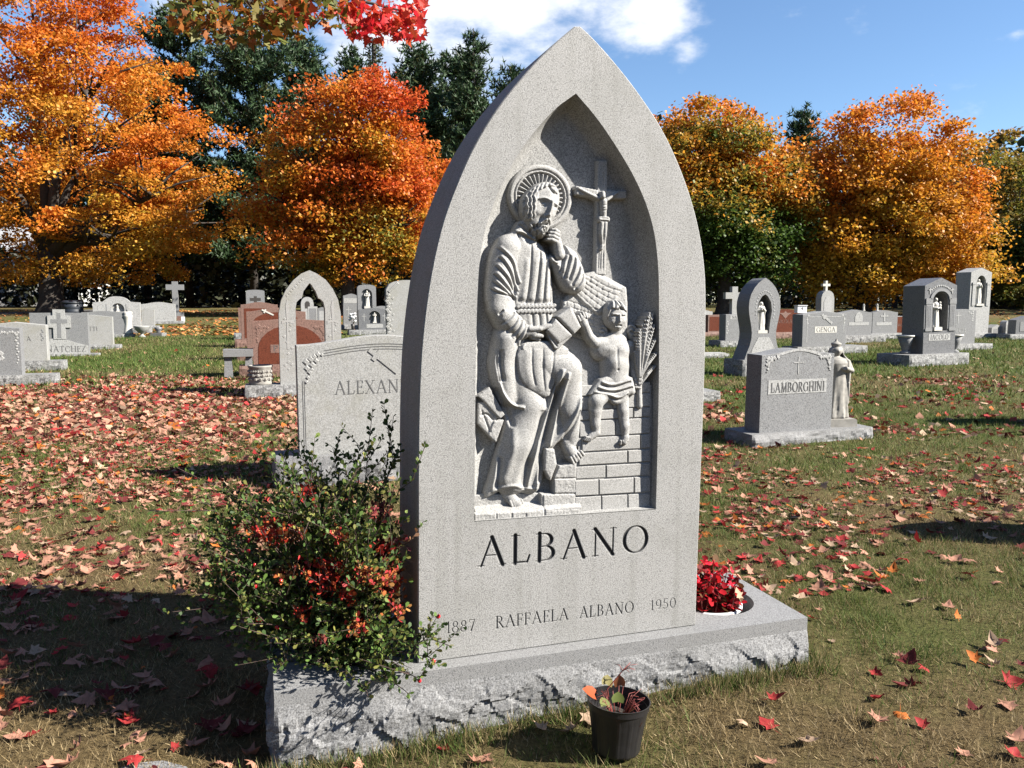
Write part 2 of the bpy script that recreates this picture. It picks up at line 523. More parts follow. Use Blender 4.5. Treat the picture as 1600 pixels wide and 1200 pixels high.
# ------------------------------------------------------------------ roman capitals as strokes: polylines of (x, y, width)
TK, TN = 0.135, 0.05
def _ln(x0, y0, x1, y1, w, n=2, w1=None):
    w1 = w if w1 is None else w1
    return [(x0 + (x1 - x0) * i / (n - 1), y0 + (y1 - y0) * i / (n - 1), w + (w1 - w) * i / (n - 1)) for i in range(n)]
def _arc(cx, cy, rx, ry, a0, a1, n=16, tk=TK, tn=TN):
    out = []
    for i in range(n):
        a = R(a0 + (a1 - a0) * i / (n - 1))
        out.append((cx + rx * math.cos(a), cy + ry * math.sin(a), tn + (tk - tn) * abs(math.cos(a)) ** 1.3))
    return out
def _sf(x, y, l=0.15):
    return _ln(x - l, y + (0.02 if y < 0.5 else -0.02), x + l, y + (0.02 if y < 0.5 else -0.02), 0.04)
GLYPH = {
 'A': (0.98, [_ln(.10, 0, .47, 1, TN + .02), _ln(.47, 1, .86, 0, TK), _ln(.24, .37, .70, .37, TN), _sf(.10, 0, .11), _sf(.86, 0, .12)]),
 'B': (0.80, [_ln(.16, 0, .16, 1, TK), [(.16, .975, TN)] + _arc(.34, .75, .26, .225, 90, -90), [(.16, .525, TN), (.34, .525, TN)], [(.16, .525, TN)] + _arc(.36, .275, .31, .25, 90, -90) + [(.16, .025, TN)], _sf(.14, 1, .11), _sf(.14, 0, .11)]),
 'C': (0.92, [_arc(.50, .5, .42, .48, 48, 312, 22), _ln(.78, .86, .80, .66, TN), _ln(.78, .14, .81, .3, TN)]),
 'D': (0.95, [_ln(.16, 0, .16, 1, TK), [(.16, .975, TN)] + _arc(.36, .5, .47, .475, 90, -90, 20) + [(.16, .025, TN)], _sf(.14, 1, .11), _sf(.14, 0, .11)]),
 'E': (0.70, [_ln(.16, 0, .16, 1, TK), _ln(.16, .975, .58, .975, TN), _ln(.16, .52, .50, .52, TN), _ln(.16, .025, .62, .025, TN), _ln(.58, .98, .60, .82, TN), _ln(.62, .02, .66, .2, TN), _ln(.5, .6, .5, .44, TN), _sf(.14, 1, .1), _sf(.14, 0, .1)]),
 'F': (0.66, [_ln(.16, 0, .16, 1, TK), _ln(.16, .975, .57, .975, TN), _ln(.16, .52, .49, .52, TN), _ln(.57, .98, .60, .80, TN), _ln(.49, .6, .49, .44, TN), _sf(.14, 1, .1), _sf(.16, 0, .14)]),
 'G': (0.98, [_arc(.50, .5, .42, .48, 48, 330, 22), _ln(.84, .08, .84, .44, TK), _ln(.78, .86, .80, .66, TN), _sf(.84, .46, .12)]),
 'H': (0.96, [_ln(.16, 0, .16, 1, TK), _ln(.80, 0, .80, 1, TK), _ln(.16, .52, .80, .52, TN), _sf(.16, 0), _sf(.16, 1), _sf(.80, 0), _sf(.80, 1)]),
 'I': (0.36, [_ln(.18, 0, .18, 1, TK), _sf(.18, 0), _sf(.18, 1)]),
 'L': (0.72, [_ln(.16, 0, .16, 1, TK), _ln(.16, .03, .60, .03, TN + .02), _ln(.60, .02, .68, .26, TN + .02), _sf(.16, 1), _sf(.14, 0, .1)]),
 'M': (1.12, [_ln(.14, 0, .18, 1, TN), _ln(.18, 1, .55, .02, TK), _ln(.55, .02, .92, 1, TN), _ln(.92, 1, .96, 0, TK), _sf(.14, 0, .11), _sf(.96, 0, .12), _sf(.13, 1, .1), _sf(.97, 1, .1)]),
 'N': (1.02, [_ln(.15, 0, .15, 1, TN + .01), _ln(.13, 1, .83, .02, TK), _ln(.83, 0, .83, 1, TN + .01), _sf(.15, 0, .12), _sf(.10, 1, .10), _sf(.83, 1, .12)]),
 'O': (1.06, [_arc(.53, .5, .44, .49, 0, 360, 34)]),
 'P': (0.74, [_ln(.16, 0, .16, 1, TK), [(.16, .975, TN)] + _arc(.34, .73, .28, .245, 90, -90) + [(.16, .485, TN)], _sf(.14, 1, .1), _sf(.16, 0)]),
 'R': (0.84, [_ln(.16, 0, .16, 1, TK), [(.16, .975, TN)] + _arc(.34, .74, .27, .235, 90, -90) + [(.16, .505, TN)], _ln(.36, .5, .74, 0, TK), _sf(.14, 1, .1), _sf(.16, 0, .13), _sf(.76, 0, .1)]),
 'S': (0.66, [_arc(.33, .74, .23, .235, 30, 260, 12, TN + .02, TN), _ln(.20, .62, .46, .40, TK, 2), _arc(.32, .27, .25, .25, 70, -150, 12, TN + .04, TN)]),
 'T': (0.84, [_ln(.42, 0, .42, 1, TK), _ln(.06, .97, .78, .97, TN), _ln(.06, .98, .04, .8, TN), _ln(.78, .98, .8, .8, TN), _sf(.42, 0)]),
 'U': (0.94, [_ln(.16, 1, .16, .35, TK), _arc(.46, .35, .30, .33, 180, 360, 12, TK, TN), _ln(.76, .35, .76, 1, TN), _sf(.16, 1), _sf(.76, 1, .12)]),
 'X': (0.92, [_ln(.12, 1, .80, 0, TK), _ln(.78, 1, .12, 0, TN), _sf(.12, 1, .12), _sf(.80, 0, .12), _sf(.78, 1, .1), _sf(.12, 0, .1)]),
 'Z': (0.80, [_ln(.10, .97, .68, .97, TN), _ln(.66, .97, .10, .03, TK), _ln(.10, .03, .70, .03, TN), _ln(.1, .97, .08, .8, TN), _ln(.7, .03, .73, .22, TN)]),
 '1': (0.42, [_ln(.22, 0, .22, 1, TK * .8), _ln(.22, .98, .08, .86, TN), _sf(.22, 0, .13)]),
 '8': (0.70, [_arc(.34, .75, .21, .23, 0, 360, 24, TK * .8), _arc(.34, .27, .27, .26, 0, 360, 24, TK * .8)]),
 '7': (0.66, [_ln(.08, .97, .60, .97, TN + .01), _ln(.60, .97, .28, 0, TN + .01, 2, TK), _ln(.08, .98, .06, .82, TN)]),
 '9': (0.70, [_arc(.34, .68, .25, .30, 0, 360, 24, TK * .8), _arc(.20, .55, .40, .55, 20, -62, 12, TK * .8)]),
 '5': (0.64, [_ln(.16, .97, .52, .97, TN + .02), _ln(.16, .97, .13, .56, TN), _arc(.26, .31, .28, .29, 115, -140, 18, TK * .8)]),
 '0': (0.72, [_arc(.36, .5, .28, .49, 0, 360, 28, TK * .8)]),
 ' ': (0.45, []), '-': (0.4, [_ln(.05, .45, .35, .45, TN)]),
}
def text_strokes(s, gap=0.10):
    x, out = 0.0, []
    for ch in s:
        adv, st = GLYPH[ch]
        for pl in st:
            out.append([(px + x, py, w) for px, py, w in pl])
        x += adv + gap
    return out, x - gap
def text_mesh(name, s, u0, z0, u1, z1, capH, v, mat, parent, thick=0.0015, weight=0.85):
    """raised letters along the base line (u0,z0)-(u1,z1) on the plane y = v"""
    st, W = text_strokes(s)
    L = math.hypot(u1 - u0, z1 - z0)
    cx, sx = (u1 - u0) / L, (z1 - z0) / L
    k = L / W
    V, Fc = [], []
    for j, pl in enumerate(st):
        pl = [(a, b, w * weight) for a, b, w in pl]
        vv = v - thick - 0.00012 * (j % 5)
        for i in range(len(pl) - 1):
            (x0, y0, w0), (x1, y1, w1) = pl[i], pl[i + 1]
            p0 = np.array([x0 * k, y0 * capH]); p1 = np.array([x1 * k, y1 * capH])
            d = p1 - p0
            n = np.linalg.norm(d)
            if n < 1e-9:
                continue
            d /= n
            nn = np.array([-d[1], d[0]])
            q = [p0 - d * 0.1 * w0 * capH - nn * w0 * capH / 2, p1 + d * 0.1 * w1 * capH - nn * w1 * capH / 2,
                 p1 + d * 0.1 * w1 * capH + nn * w1 * capH / 2, p0 - d * 0.1 * w0 * capH + nn * w0 * capH / 2]
            b = len(V)
            for c in q:
                V.append((u0 + c[0] * cx - c[1] * sx, vv, z0 + c[0] * sx + c[1] * cx))
            for c in q:
                V.append((u0 + c[0] * cx - c[1] * sx, v + 0.001, z0 + c[0] * sx + c[1] * cx))
            Fc += [(b, b + 1, b + 2, b + 3), (b + 1, b, b + 4, b + 5), (b + 2, b + 1, b + 5, b + 6), (b + 3, b + 2, b + 6, b + 7), (b, b + 3, b + 7, b + 4)]
    return mk(name, V, Fc, mat, parent)

# ------------------------------------------------------------------ rough-hewn granite base
def facets(x, y, cell, seed):
    """broken planes: each random cell is a small tilted facet"""
    gx, gy = np.floor(x / cell).astype(np.int64), np.floor(y / cell).astype(np.int64)
    best = np.full(np.shape(x), 1e9); val = np.zeros(np.shape(x))
    for a in (-1, 0, 1):
        for b in (-1, 0, 1):
            ix, iy = gx + a, gy + b
            cx, cy = (ix + _hash(ix, iy, 1, seed)) * cell, (iy + _hash(ix, iy, 2, seed)) * cell
            d = (x - cx) ** 2 + (y - cy) ** 2
            v = (_hash(ix, iy, 3, seed) - 0.5) + ((x - cx) * (_hash(ix, iy, 4, seed) - 0.5) + (y - cy) * (_hash(ix, iy, 5, seed) - 0.5)) / cell * 1.6
            m = d < best
            best = np.where(m, d, best); val = np.where(m, v, val)
    return val

def rock_base(name, parent, u0, u1, v0, v1, h, mat, top_mat=None, band=0.0, amp=0.02, step=0.03, seed=0, z0=-0.16, holes=()):
    """box whose sides are pitched rock; smooth top and, if band > 0, a smooth strip under the top edge"""
    loop = []
    def seg(a, b):
        n = max(2, int(math.hypot(b[0] - a[0], b[1] - a[1]) / step))
        for i in range(n):
            loop.append((a[0] + (b[0] - a[0]) * i / n, a[1] + (b[1] - a[1]) * i / n, i == 0))
    cs = [(u0, v0), (u1, v0), (u1, v1), (u0, v1)]
    for k in range(4):
        seg(cs[k], cs[(k + 1) % 4])
    n = len(loop)
    rows = [h, h - band] if band else [h]
    m = max(3, int((rows[-1] - z0) / step))
    rows = rows + [rows[-1] + (z0 - rows[-1]) * (i + 1) / m for i in range(m)]
    k0 = 1 if band else 0
    lu = np.array([q[0] for q in loop]); lv = np.array([q[1] for q in loop])
    nu = np.where(abs(lu - u0) < 1e-6, -1.0, np.where(abs(lu - u1) < 1e-6, 1.0, 0.0))[None]
    nv = np.where(abs(lv - v0) < 1e-6, -1.0, np.where(abs(lv - v1) < 1e-6, 1.0, 0.0))[None]
    zz = np.array(rows)[:, None] + 0 * lu[None]
    uu, vv = lu[None] + 0 * zz, lv[None] + 0 * zz
    t = np.clip((rows[k0] - zz) / (rows[k0] - z0), 0, 1)
    f = fbm(uu * 7 + seed * 3.1, vv * 7 + 5, zz * 12, seed, 6, 0.68)
    ridged = 1 - np.abs(2 * f - 1) * 1.6
    chip = fbm(uu * 26 + seed, vv * 26, zz * 34, seed + 60, 3, 0.6)
    big = vnoise(uu * 3 + seed, vv * 3, zz * 4, seed + 40)
    prof = np.minimum(1.0, t * 4.0) * (1.0 - 0.45 * t)
    side = np.where(nv < 0, 0.0, np.where(nu > 0, 7.0, np.where(nv > 0, 14.0, 21.0)))
    along = np.where(nv != 0, uu, vv) + side
    fc = facets(along + 0.25 * zz + 0.02 * f, zz * 1.25 + 0.02 * chip, 0.12, seed) + 0.30 * facets(along, zz * 1.2, 0.045, seed + 5)
    d = amp * (prof * (0.35 + 0.6 * big) + np.minimum(1.0, t * 4) * (0.28 * (ridged - 0.6) + 0.20 * (chip - 0.5) + 0.62 * fc))
    du = amp * 0.35 * (vnoise(uu * 14, vv * 14, zz * 14, seed + 21) - 0.5)
    d = np.where((nu != 0) & (nv != 0), d * 0.25, d)
    live = (np.arange(len(rows)) > k0)[:, None]
    d, du = np.where(live, d, 0), np.where(live, du, 0)
    PU = uu + nu * d + np.where(nv != 0, du, 0) * (nu == 0)
    PV = vv + nv * d + np.where(nu != 0, du, 0) * (nv == 0)
    V = [tuple(q) for q in np.stack([PU, PV, zz], -1).reshape(-1, 3)]
    Fc, fmat = [], []
    for r in range(len(rows) - 1):
        for k in range(n):
            k2 = (k + 1) % n
            Fc.append((r * n + k2, r * n + k, (r + 1) * n + k, (r + 1) * n + k2))
            fmat.append(1 if (band and r == 0) else 0)
    loops = [[(u, v) for u, v, c in loop]] + [list(hh) for hh in holes]
    flat = []
    for li, l in enumerate(loops):
        if li == 0:
            flat += list(range(n))
        else:
            b = len(V)
            V += [(p[0], p[1], h) for p in l]
            flat += list(range(b, b + len(l)))
    tri = tessellate_polygon([[Vector((p[0], p[1], 0)) for p in l] for l in loops])
    for a, b, c in tri:
        a, b, c = flat[a], flat[b], flat[c]
        (x1, y1), (x2, y2), (x3, y3) = V[a][:2], V[b][:2], V[c][:2]
        if (x2 - x1) * (y3 - y1) - (x3 - x1) * (y2 - y1) < 0:
            b, c = c, b
        Fc.append((a, b, c)); fmat.append(2)
    o = mk(name, V, Fc, None, parent, mats=[mat, top_mat or mat, M['steeled'] if top_mat else mat], fmat=fmat)
    o.data.polygons.foreach_set('use_smooth', [False for f in fmat])
    return o

# ================================================================== the tall monument with the carved niche
MON_O = np.array([-0.3362, 2.7405, 0.0])
MON_A = R(17.6)
mw = np.array([math.cos(MON_A), math.sin(MON_A), 0])
md = np.array([-math.sin(MON_A), math.cos(MON_A), 0])
HB = 0.21
ND = 0.083                                        # depth of the niche
def on_mon(x, y, v=0.0):
    """local (u, z) of the pixel on the monument's plane y = v"""
    r = ray(x, y)
    c = np.array([0, 0, CAM_H])
    t = ((MON_O + md * v - c) @ md) / (r @ md)
    p = c + r * t
    return float((p - MON_O) @ mw), float(p[2])
mon = thing('monument', 'tall grey granite monument with pointed arch top and carved saint in a niche', 'monument', tuple(MON_O), MON_A)
FOOT.append((MON_O[:2], MON_A, -0.53, 1.64, -0.11, 0.60))

def circle(cx, cy, r, n=40):
    return [(cx + r * math.cos(2 * math.pi * k / n), cy + r * math.sin(2 * math.pi * k / n)) for k in range(n)]
HOLE_R, HOLE_V = 0.175, 0.225
HOLE_UR, HOLE_UL = 1.335, -0.235
hol = [circle(HOLE_UR, HOLE_V, HOLE_R), circle(HOLE_UL, HOLE_V, HOLE_R)]
rock_base('base', mon, -0.495, 1.602, -0.067, 0.53, HB, M['rock'], M['steeled'], band=0.052, amp=0.030, step=0.0085, seed=3, holes=hol)
for cu in (HOLE_UR, HOLE_UL):                     # planter wells bored into the base
    b = MB()
    c = circle(cu, HOLE_V, HOLE_R)
    V = [(u, v, HB) for u, v in c] + [(u, v, HB - 0.12) for u, v in c]
    n = len(c)
    b.add(V, [(k, (k + 1) % n, n + (k + 1) % n, n + k) for k in range(n)] + [tuple(range(n, 2 * n))])
    b.build('planter_well', M['granite'], mon)

def smooth_loop(pts, times=2, keep=()):
    p = [tuple(q) for q in pts]
    for _ in range(times):
        out = []
        for i in range(len(p) - 1):
            a, c = p[i], p[i + 1]
            ka, kc = a in keep, c in keep
            q = (0.75 * a[0] + 0.25 * c[0], 0.75 * a[1] + 0.25 * c[1])
            r_ = (0.25 * a[0] + 0.75 * c[0], 0.25 * a[1] + 0.75 * c[1])
            if i == 0 or ka:
                out.append(a)
            out.append(q); out.append(r_)
            if i == len(p) - 2 or kc:
                out.append(c)
        q = [out[0]]
        for o in out[1:]:
            if math.hypot(o[0] - q[-1][0], o[1] - q[-1][1]) > 1e-6:
                q.append(o)
        p = q
    return p
outL = [(653, 1037), (653, 850), (653, 700), (655, 600), (660, 520), (672, 430), (690, 350), (712, 290), (740, 227), (780, 163), (830, 103), (870, 64), (898, 41)]
outR = [(907, 41), (925, 57), (960, 96), (1000, 147), (1038, 205), (1069, 275), (1089, 340), (1100, 400), (1104, 460), (1101, 600), (1093, 800), (1087, 977)]
die_loop = [on_mon(*p) for p in outL + outR]
die_loop[0] = (die_loop[0][0], HB); die_loop[-1] = (die_loop[-1][0], HB)
apx = (die_loop[len(outL) - 1], die_loop[len(outL)])
die_loop = smooth_loop(die_loop, 2, keep=apx)[::-1]      # anticlockwise seen from the front is handled by prism
nL = [(741, 815), (742, 700), (743, 600), (745, 480), (749, 403), (759, 353), (779, 297), (813, 233), (862, 173)]
nA = (900, 146)
nR = [(933, 184), (962, 227), (987, 268), (1008, 312), (1022, 358), (1028, 404), (1030, 450), (1030, 600), (1025, 796)]
nk = on_mon(*nA)
niche_loop = smooth_loop([on_mon(*p) for p in nL] + [nk] + [on_mon(*p) for p in nR], 2, keep=(nk,))

def offset_loop(loop, d):
    """inward offset of an open-ended closed polygon (clockwise seen from the front)"""
    n = len(loop)
    P = np.array(loop)
    area = 0.5 * np.sum(P[:, 0] * np.roll(P[:, 1], -1) - np.roll(P[:, 0], -1) * P[:, 1])
    s = 1.0 if area > 0 else -1.0
    out = []
    for i in range(n):
        a, b, c = P[i - 1], P[i], P[(i + 1) % n]
        e1 = (b - a) / (np.linalg.norm(b - a) + 1e-9); e2 = (c - b) / (np.linalg.norm(c - b) + 1e-9)
        n1, n2 = s * np.array([-e1[1], e1[0]]), s * np.array([-e2[1], e2[0]])
        m = n1 + n2
        m = m / max(1e-6, m @ m) * 2
        if np.linalg.norm(m) > 1.6:
            m = m / np.linalg.norm(m) * 1.6
        out.append(tuple(b + m * d))
    return out

def build_die():
    fl = die_loop
    inner = offset_loop(fl, 0.004)
    tp = []                                       # rectangles left open for the cut lettering
    for (u0, z0, u1, z1) in PANELS:
        tp.append([(u0, z0), (u1, z0), (u1, z1), (u0, z1)])
    loops = [inner, niche_loop] + tp
    flat = [p for l in loops for p in l]
    tri = tessellate_polygon([[Vector((p[0], p[1], 0)) for p in l] for l in loops])
    V = [(p[0], 0.0, p[1]) for p in flat]
    Fc = []
    for a, b, c in tri:
        (x1, y1), (x2, y2), (x3, y3) = flat[a], flat[b], flat[c]
        if (x2 - x1) * (y3 - y1) - (x3 - x1) * (y2 - y1) < 0:
            b, c = c, b
        Fc.append((a, b, c))
    n = len(fl)
    T = 0.375
    o1 = len(V); V += [(p[0], 0.004, p[1]) for p in fl]
    o2 = len(V); V += [(p[0], T, p[1]) for p in fl]
    for i in range(n):
        j = (i + 1) % n
        Fc.append((i, j, o1 + j, o1 + i))
        Fc.append((o1 + i, o1 + j, o2 + j, o2 + i))
    Fc.append(tuple(range(o2, o2 + n)))
    die = mk('die', V, Fc, M['granite'], mon)
    fix_normals(die)
    # hollow of the niche: coved sides running down to a flat back
    V, Fc = [], []
    m = len(niche_loop)
    K = 9
    for k in range(K + 1):
        a = R(90) * k / K
        off, dep = 0.052 * (1 - math.cos(a)), ND * math.sin(a)
        l = niche_loop if k == 0 else offset_loop(niche_loop, off)
        if k:                                     # keep the two flanks from crossing under the point of the arch
            ia = niche_loop.index(nk)
            top = (nk[0], nk[1] - off * 1.45)
            l = [top if (i == ia or q[1] > top[1] or (i < ia and q[0] > top[0]) or (i > ia and q[0] < top[0])) else q for i, q in enumerate(l)]
        for i, p in enumerate(l):
            z = p[1] if i not in (0, m - 1) else max(p[1], niche_loop[i][1] + 0.002)
            V.append((p[0], dep, z))
    for k in range(K):
        for i in range(m):
            j = (i + 1) % m
            Fc.append((k * m + i, k * m + j, (k + 1) * m + j, (k + 1) * m + i))
    Fc.append(tuple(range(K * m, (K + 1) * m)))
    o = mk('niche', V, Fc, M['granite'], mon)
    fix_normals(o)
    me = o.data
    o.data.flip_normals() if me.polygons[-1].normal.y > 0 else None

# --- lettering cut into the face
PANELS = []
LETTERING = [('ALBANO', (747, 886), (1013, 862), 46.5, 0.0065, 'ALBANO'),
             ('1887', (697, 990), (742, 985), 18.5, 0.003, 'line'), ('RAFFAELA', (774, 982), (888, 968), 19.5, 0.003, 'line'),
             ('ALBANO', (905, 966.5), (990, 957), 19.5, 0.003, 'line'), ('1950', (1016, 954), (1056, 949), 17.5, 0.003, 'line')]
def build_lettering():
    groups = {}
    for s, a, b, cap, dep, key in LETTERING:
        p, q = on_mon(*a), on_mon(*b)
        capm = cap * 0.00228
        groups.setdefault(key, []).append((s, p, q, capm, dep))
    for key, items in groups.items():
        us = [p[0] for _, p, q, c, d in items] + [q[0] for _, p, q, c, d in items]
        zs = [p[1] for _, p, q, c, d in items] + [q[1] for _, p, q, c, d in items]
        cap = max(c for _, p, q, c, d in items)
        u0, u1, z0, z1 = min(us) - cap * 0.25, max(us) + cap * 0.2, min(zs) - cap * 0.15, max(zs) + cap * 1.15
        PANELS.append((u0, z0, u1, z1))
        step = 0.0018 if key == 'ALBANO' else 0.0014
        nu, nz = int((u1 - u0) / step) + 1, int((z1 - z0) / step) + 1
        U = np.linspace(u0, u1, nu); Z = np.linspace(z0, z1, nz)
        D = np.zeros((nz, nu))
        for s, p, q, capm, dep in items:
            st, W = text_strokes(s, 0.12 if key == 'line' else 0.16)
            L = math.hypot(q[0] - p[0], q[1] - p[1])
            c, sn = (q[0] - p[0]) / L, (q[1] - p[1]) / L
            k = L / W
            for pl in st:
                for i in range(len(pl) - 1):
                    A = pl[i]; B = pl[i + 1]
                    ax, ay, bx, by = A[0] * k, A[1] * capm, B[0] * k, B[1] * capm
                    P0 = np.array([p[0] + ax * c - ay * sn, p[1] + ax * sn + ay * c]); P1 = np.array([p[0] + bx * c - by * sn, p[1] + bx * sn + by * c])
                    wf, wm = (1.15, 0.0012) if key == 'ALBANO' else (1.0, 0.0018)
                    w0, w1 = max(wm, A[2] * capm / 2 * wf), max(wm, B[2] * capm / 2 * wf)
                    mw_ = max(w0, w1) + 0.002
                    i0, i1 = np.searchsorted(U, min(P0[0], P1[0]) - mw_), np.searchsorted(U, max(P0[0], P1[0]) + mw_)
                    j0, j1 = np.searchsorted(Z, min(P0[1], P1[1]) - mw_), np.searchsorted(Z, max(P0[1], P1[1]) + mw_)
                    if i1 <= i0 or j1 <= j0:
                        continue
                    uu, zz = np.meshgrid(U[i0:i1], Z[j0:j1])
                    d = P1 - P0
                    ll = d @ d + 1e-12
                    t = np.clip(((uu - P0[0]) * d[0] + (zz - P0[1]) * d[1]) / ll, 0, 1)
                    dist = np.hypot(uu - P0[0] - t * d[0], zz - P0[1] - t * d[1])
                    w = w0 + (w1 - w0) * t
                    cut = np.clip((w - dist) / step * 0.6, 0, 1) * np.clip((w - dist) * 1.3 + 0.0015, 0, dep)
                    D[j0:j1, i0:i1] = np.maximum(D[j0:j1, i0:i1], cut)
        D[0] = D[-1] = 0; D[:, 0] = D[:, -1] = 0
        UU, ZZ = np.meshgrid(U, Z)
        V = np.stack([UU, D, ZZ], -1).reshape(-1, 3)
        i = (np.arange(nz - 1)[:, None] * nu + np.arange(nu - 1)[None]).ravel()
        Fq = np.stack([i, i + 1, i + nu + 1, i + nu], -1)
        pt = np.clip(D.ravel() / 0.0016, 0, 1)
        m = M['granite'].copy(); m.name = 'lettered_granite'
        nt = m.node_tree; N, L_ = nt.nodes, nt.links
        b = N['Principled BSDF']
        src = b.inputs['Base Color'].links[0].from_socket
        at = N.new('ShaderNodeAttribute'); at.attribute_name = 'col'
        sp_ = N.new('ShaderNodeSeparateColor'); L_.new(at.outputs['Color'], sp_.inputs[0])
        mx = N.new('ShaderNodeMix'); mx.data_type = 'RGBA'
        L_.new(sp_.outputs[0], mx.inputs['Factor']); L_.new(src, mx.inputs['A'])
        mx.inputs['B'].default_value = (0.022, 0.022, 0.023, 1) if key == 'ALBANO' else (0.03, 0.03, 0.03, 1)
        L_.new(mx.outputs['Result'], b.inputs['Base Color'])
        np_mesh('family_name' if key == 'ALBANO' else 'inscription', V, Fq, m, mon, col=np.stack([pt, pt, pt], -1))
build_lettering()
build_die()

# --- carved relief: every figure is a height field raised from the back of the niche (heights in cm)
HS = 0.0076                                       # metres of relief per unit of height
PXM = 0.00238                                     # metres per picture pixel on the stone
def LP(p, h):
    return on_mon(p[0], p[1], ND - h * HS)

class Relief:
    def __init__(s, x0, x1, y0, y1, h=6, step=0.0019):
        a, b = LP((x0, y1), h), LP((x1, y0), h)
        s.u = np.arange(a[0] - 0.02, b[0] + 0.02, step)
        s.z = np.arange(a[1] - 0.02, b[1] + 0.02, step)
        s.U, s.Z = np.meshgrid(s.u, s.z)
        s.H = np.full(s.U.shape, -1.0)
    def win(s, P, pad):
        P = np.asarray(P)
        i0, i1 = np.searchsorted(s.u, P[:, 0].min() - pad), np.searchsorted(s.u, P[:, 0].max() + pad)
        j0, j1 = np.searchsorted(s.z, P[:, 1].min() - pad), np.searchsorted(s.z, P[:, 1].max() + pad)
        return slice(j0, j1), slice(i0, i1)
    def put(s, w, val, mask, k=0.0):
        h = s.H[w]
        if k > 0:
            sm = 0.5 * (h + val + np.sqrt((h - val) ** 2 + k * k))
            new = np.where(h > -0.5, sm, val)
        else:
            new = np.maximum(h, val)
        s.H[w] = np.where(mask, new, h)
    def seg_dist(s, U, Z, P, closed):
        n = len(P)
        best = np.full(U.shape, 1e9)
        for i in range(n if closed else n - 1):
            a, b = P[i], P[(i + 1) % n]
            d = b - a
            t = np.clip(((U - a[0]) * d[0] + (Z - a[1]) * d[1]) / (d @ d + 1e-12), 0, 1)
            best = np.minimum(best, np.hypot(U - a[0] - t * d[0], Z - a[1] - t * d[1]))
        return best
    def inside(s, U, Z, P):
        c = np.zeros(U.shape, bool)
        n = len(P)
        for i in range(n):
            (x1, y1), (x2, y2) = P[i], P[(i + 1) % n]
            if y1 == y2:
                continue
            cond = ((y1 > Z) != (y2 > Z)) & (U < (x2 - x1) * (Z - y1) / (y2 - y1) + x1)
            c ^= cond
        return c
    def poly(s, pts, h0, bulge=0.0, rnd=12, at=None, k=0.0, over=None, smooth=1):
        """outline in pixels; edge height h0, dome of `bulge`, rounded over rnd pixels"""
        hh = h0 + 0.6 * bulge if at is None else at
        if smooth:
            q = list(pts) + [pts[0]]
            q = smooth_loop([(float(a), float(b)) for a, b in q], smooth)[:-1]
        else:
            q = pts
        P = np.array([LP(p, hh) for p in q])
        w = s.win(P, 0.004)
        U, Z = s.U[w], s.Z[w]
        ins = s.inside(U, Z, P)
        d = s.seg_dist(U, Z, P, True)
        t = np.clip(d / (rnd * PXM), 0, 1)
        val = h0 + bulge * np.sqrt(np.clip(1 - (1 - t) ** 2, 0, 1))
        if over is not None:
            val = np.maximum(val, s.H[w] + over)
        s.put(w, val, ins, k)
    def raise_poly(s, pts, amp, soft=2.0, at=6):
        P = np.array([LP(p, at) for p in pts])
        w = s.win(P, 0.004)
        U, Z = s.U[w], s.Z[w]
        ins = s.inside(U, Z, P)
        d = s.seg_dist(U, Z, P, True)
        s.H[w] = np.where(ins & (s.H[w] > -0.5), s.H[w] + amp * np.clip(d / (soft * PXM), 0, 1), s.H[w])
    def limb(s, pts, k=0.0, flat=1.0):
        """pts: (x, y, radius px, centre height cm)"""
        P = np.array([LP(p, p[3]) for p in pts])
        rm = max(p[2] for p in pts) * PXM
        w = s.win(P, rm + 0.004)
        U, Z = s.U[w], s.Z[w]
        for i in range(len(pts) - 1):
            a, b = P[i], P[i + 1]
            d = b - a
            t = np.clip(((U - a[0]) * d[0] + (Z - a[1]) * d[1]) / (d @ d + 1e-12), 0, 1)
            dist = np.hypot(U - a[0] - t * d[0], Z - a[1] - t * d[1])
            r = (pts[i][2] + (pts[i + 1][2] - pts[i][2]) * t) * PXM
            hc = pts[i][3] + (pts[i + 1][3] - pts[i][3]) * t
            m = dist < r
            val = hc + np.sqrt(np.clip(r * r - dist * dist, 0, None)) * 125 * flat
            s.put(w, val, m, k)
    def fold(s, pts, width, amp, at=7, ends=True):
        """ridge (amp > 0) or groove added to what is there"""
        q = smooth_loop([(float(a), float(b)) for a, b in pts], 2) if len(pts) > 2 else pts
        P = np.array([LP(p, at) for p in q])
        wd = width * PXM
        w = s.win(P, 3 * wd)
        U, Z = s.U[w], s.Z[w]
        best = np.full(U.shape, 1e9); par = np.zeros(U.shape)
        n = len(P)
        for i in range(n - 1):
            a, b = P[i], P[i + 1]
            d = b - a
            t = np.clip(((U - a[0]) * d[0] + (Z - a[1]) * d[1]) / (d @ d + 1e-12), 0, 1)
            dist = np.hypot(U - a[0] - t * d[0], Z - a[1] - t * d[1])
            c = dist < best
            best = np.where(c, dist, best); par = np.where(c, (i + t) / (n - 1), par)
        tap = np.clip(np.minimum(par, 1 - par) * 5, 0, 1) ** 0.7 if ends else 1.0
        s.H[w] = np.where(s.H[w] > -0.5, s.H[w] + amp * tap * np.exp(-(best / wd) ** 2), s.H[w])
    def bump(s, p, rx, ry, amp, at=9, ang=0.0):
        c = np.array([LP(p, at)])
        r = max(rx, ry) * PXM
        w = s.win(c, 3 * r)
        U, Z = s.U[w] - c[0, 0], s.Z[w] - c[0, 1]
        ca, sa = math.cos(R(ang)), math.sin(R(ang))
        a, b = (U * ca + Z * sa) / (rx * PXM), (-U * sa + Z * ca) / (ry * PXM)
        s.H[w] = np.where(s.H[w] > -0.5, s.H[w] + amp * np.exp(-(a * a + b * b)), s.H[w])
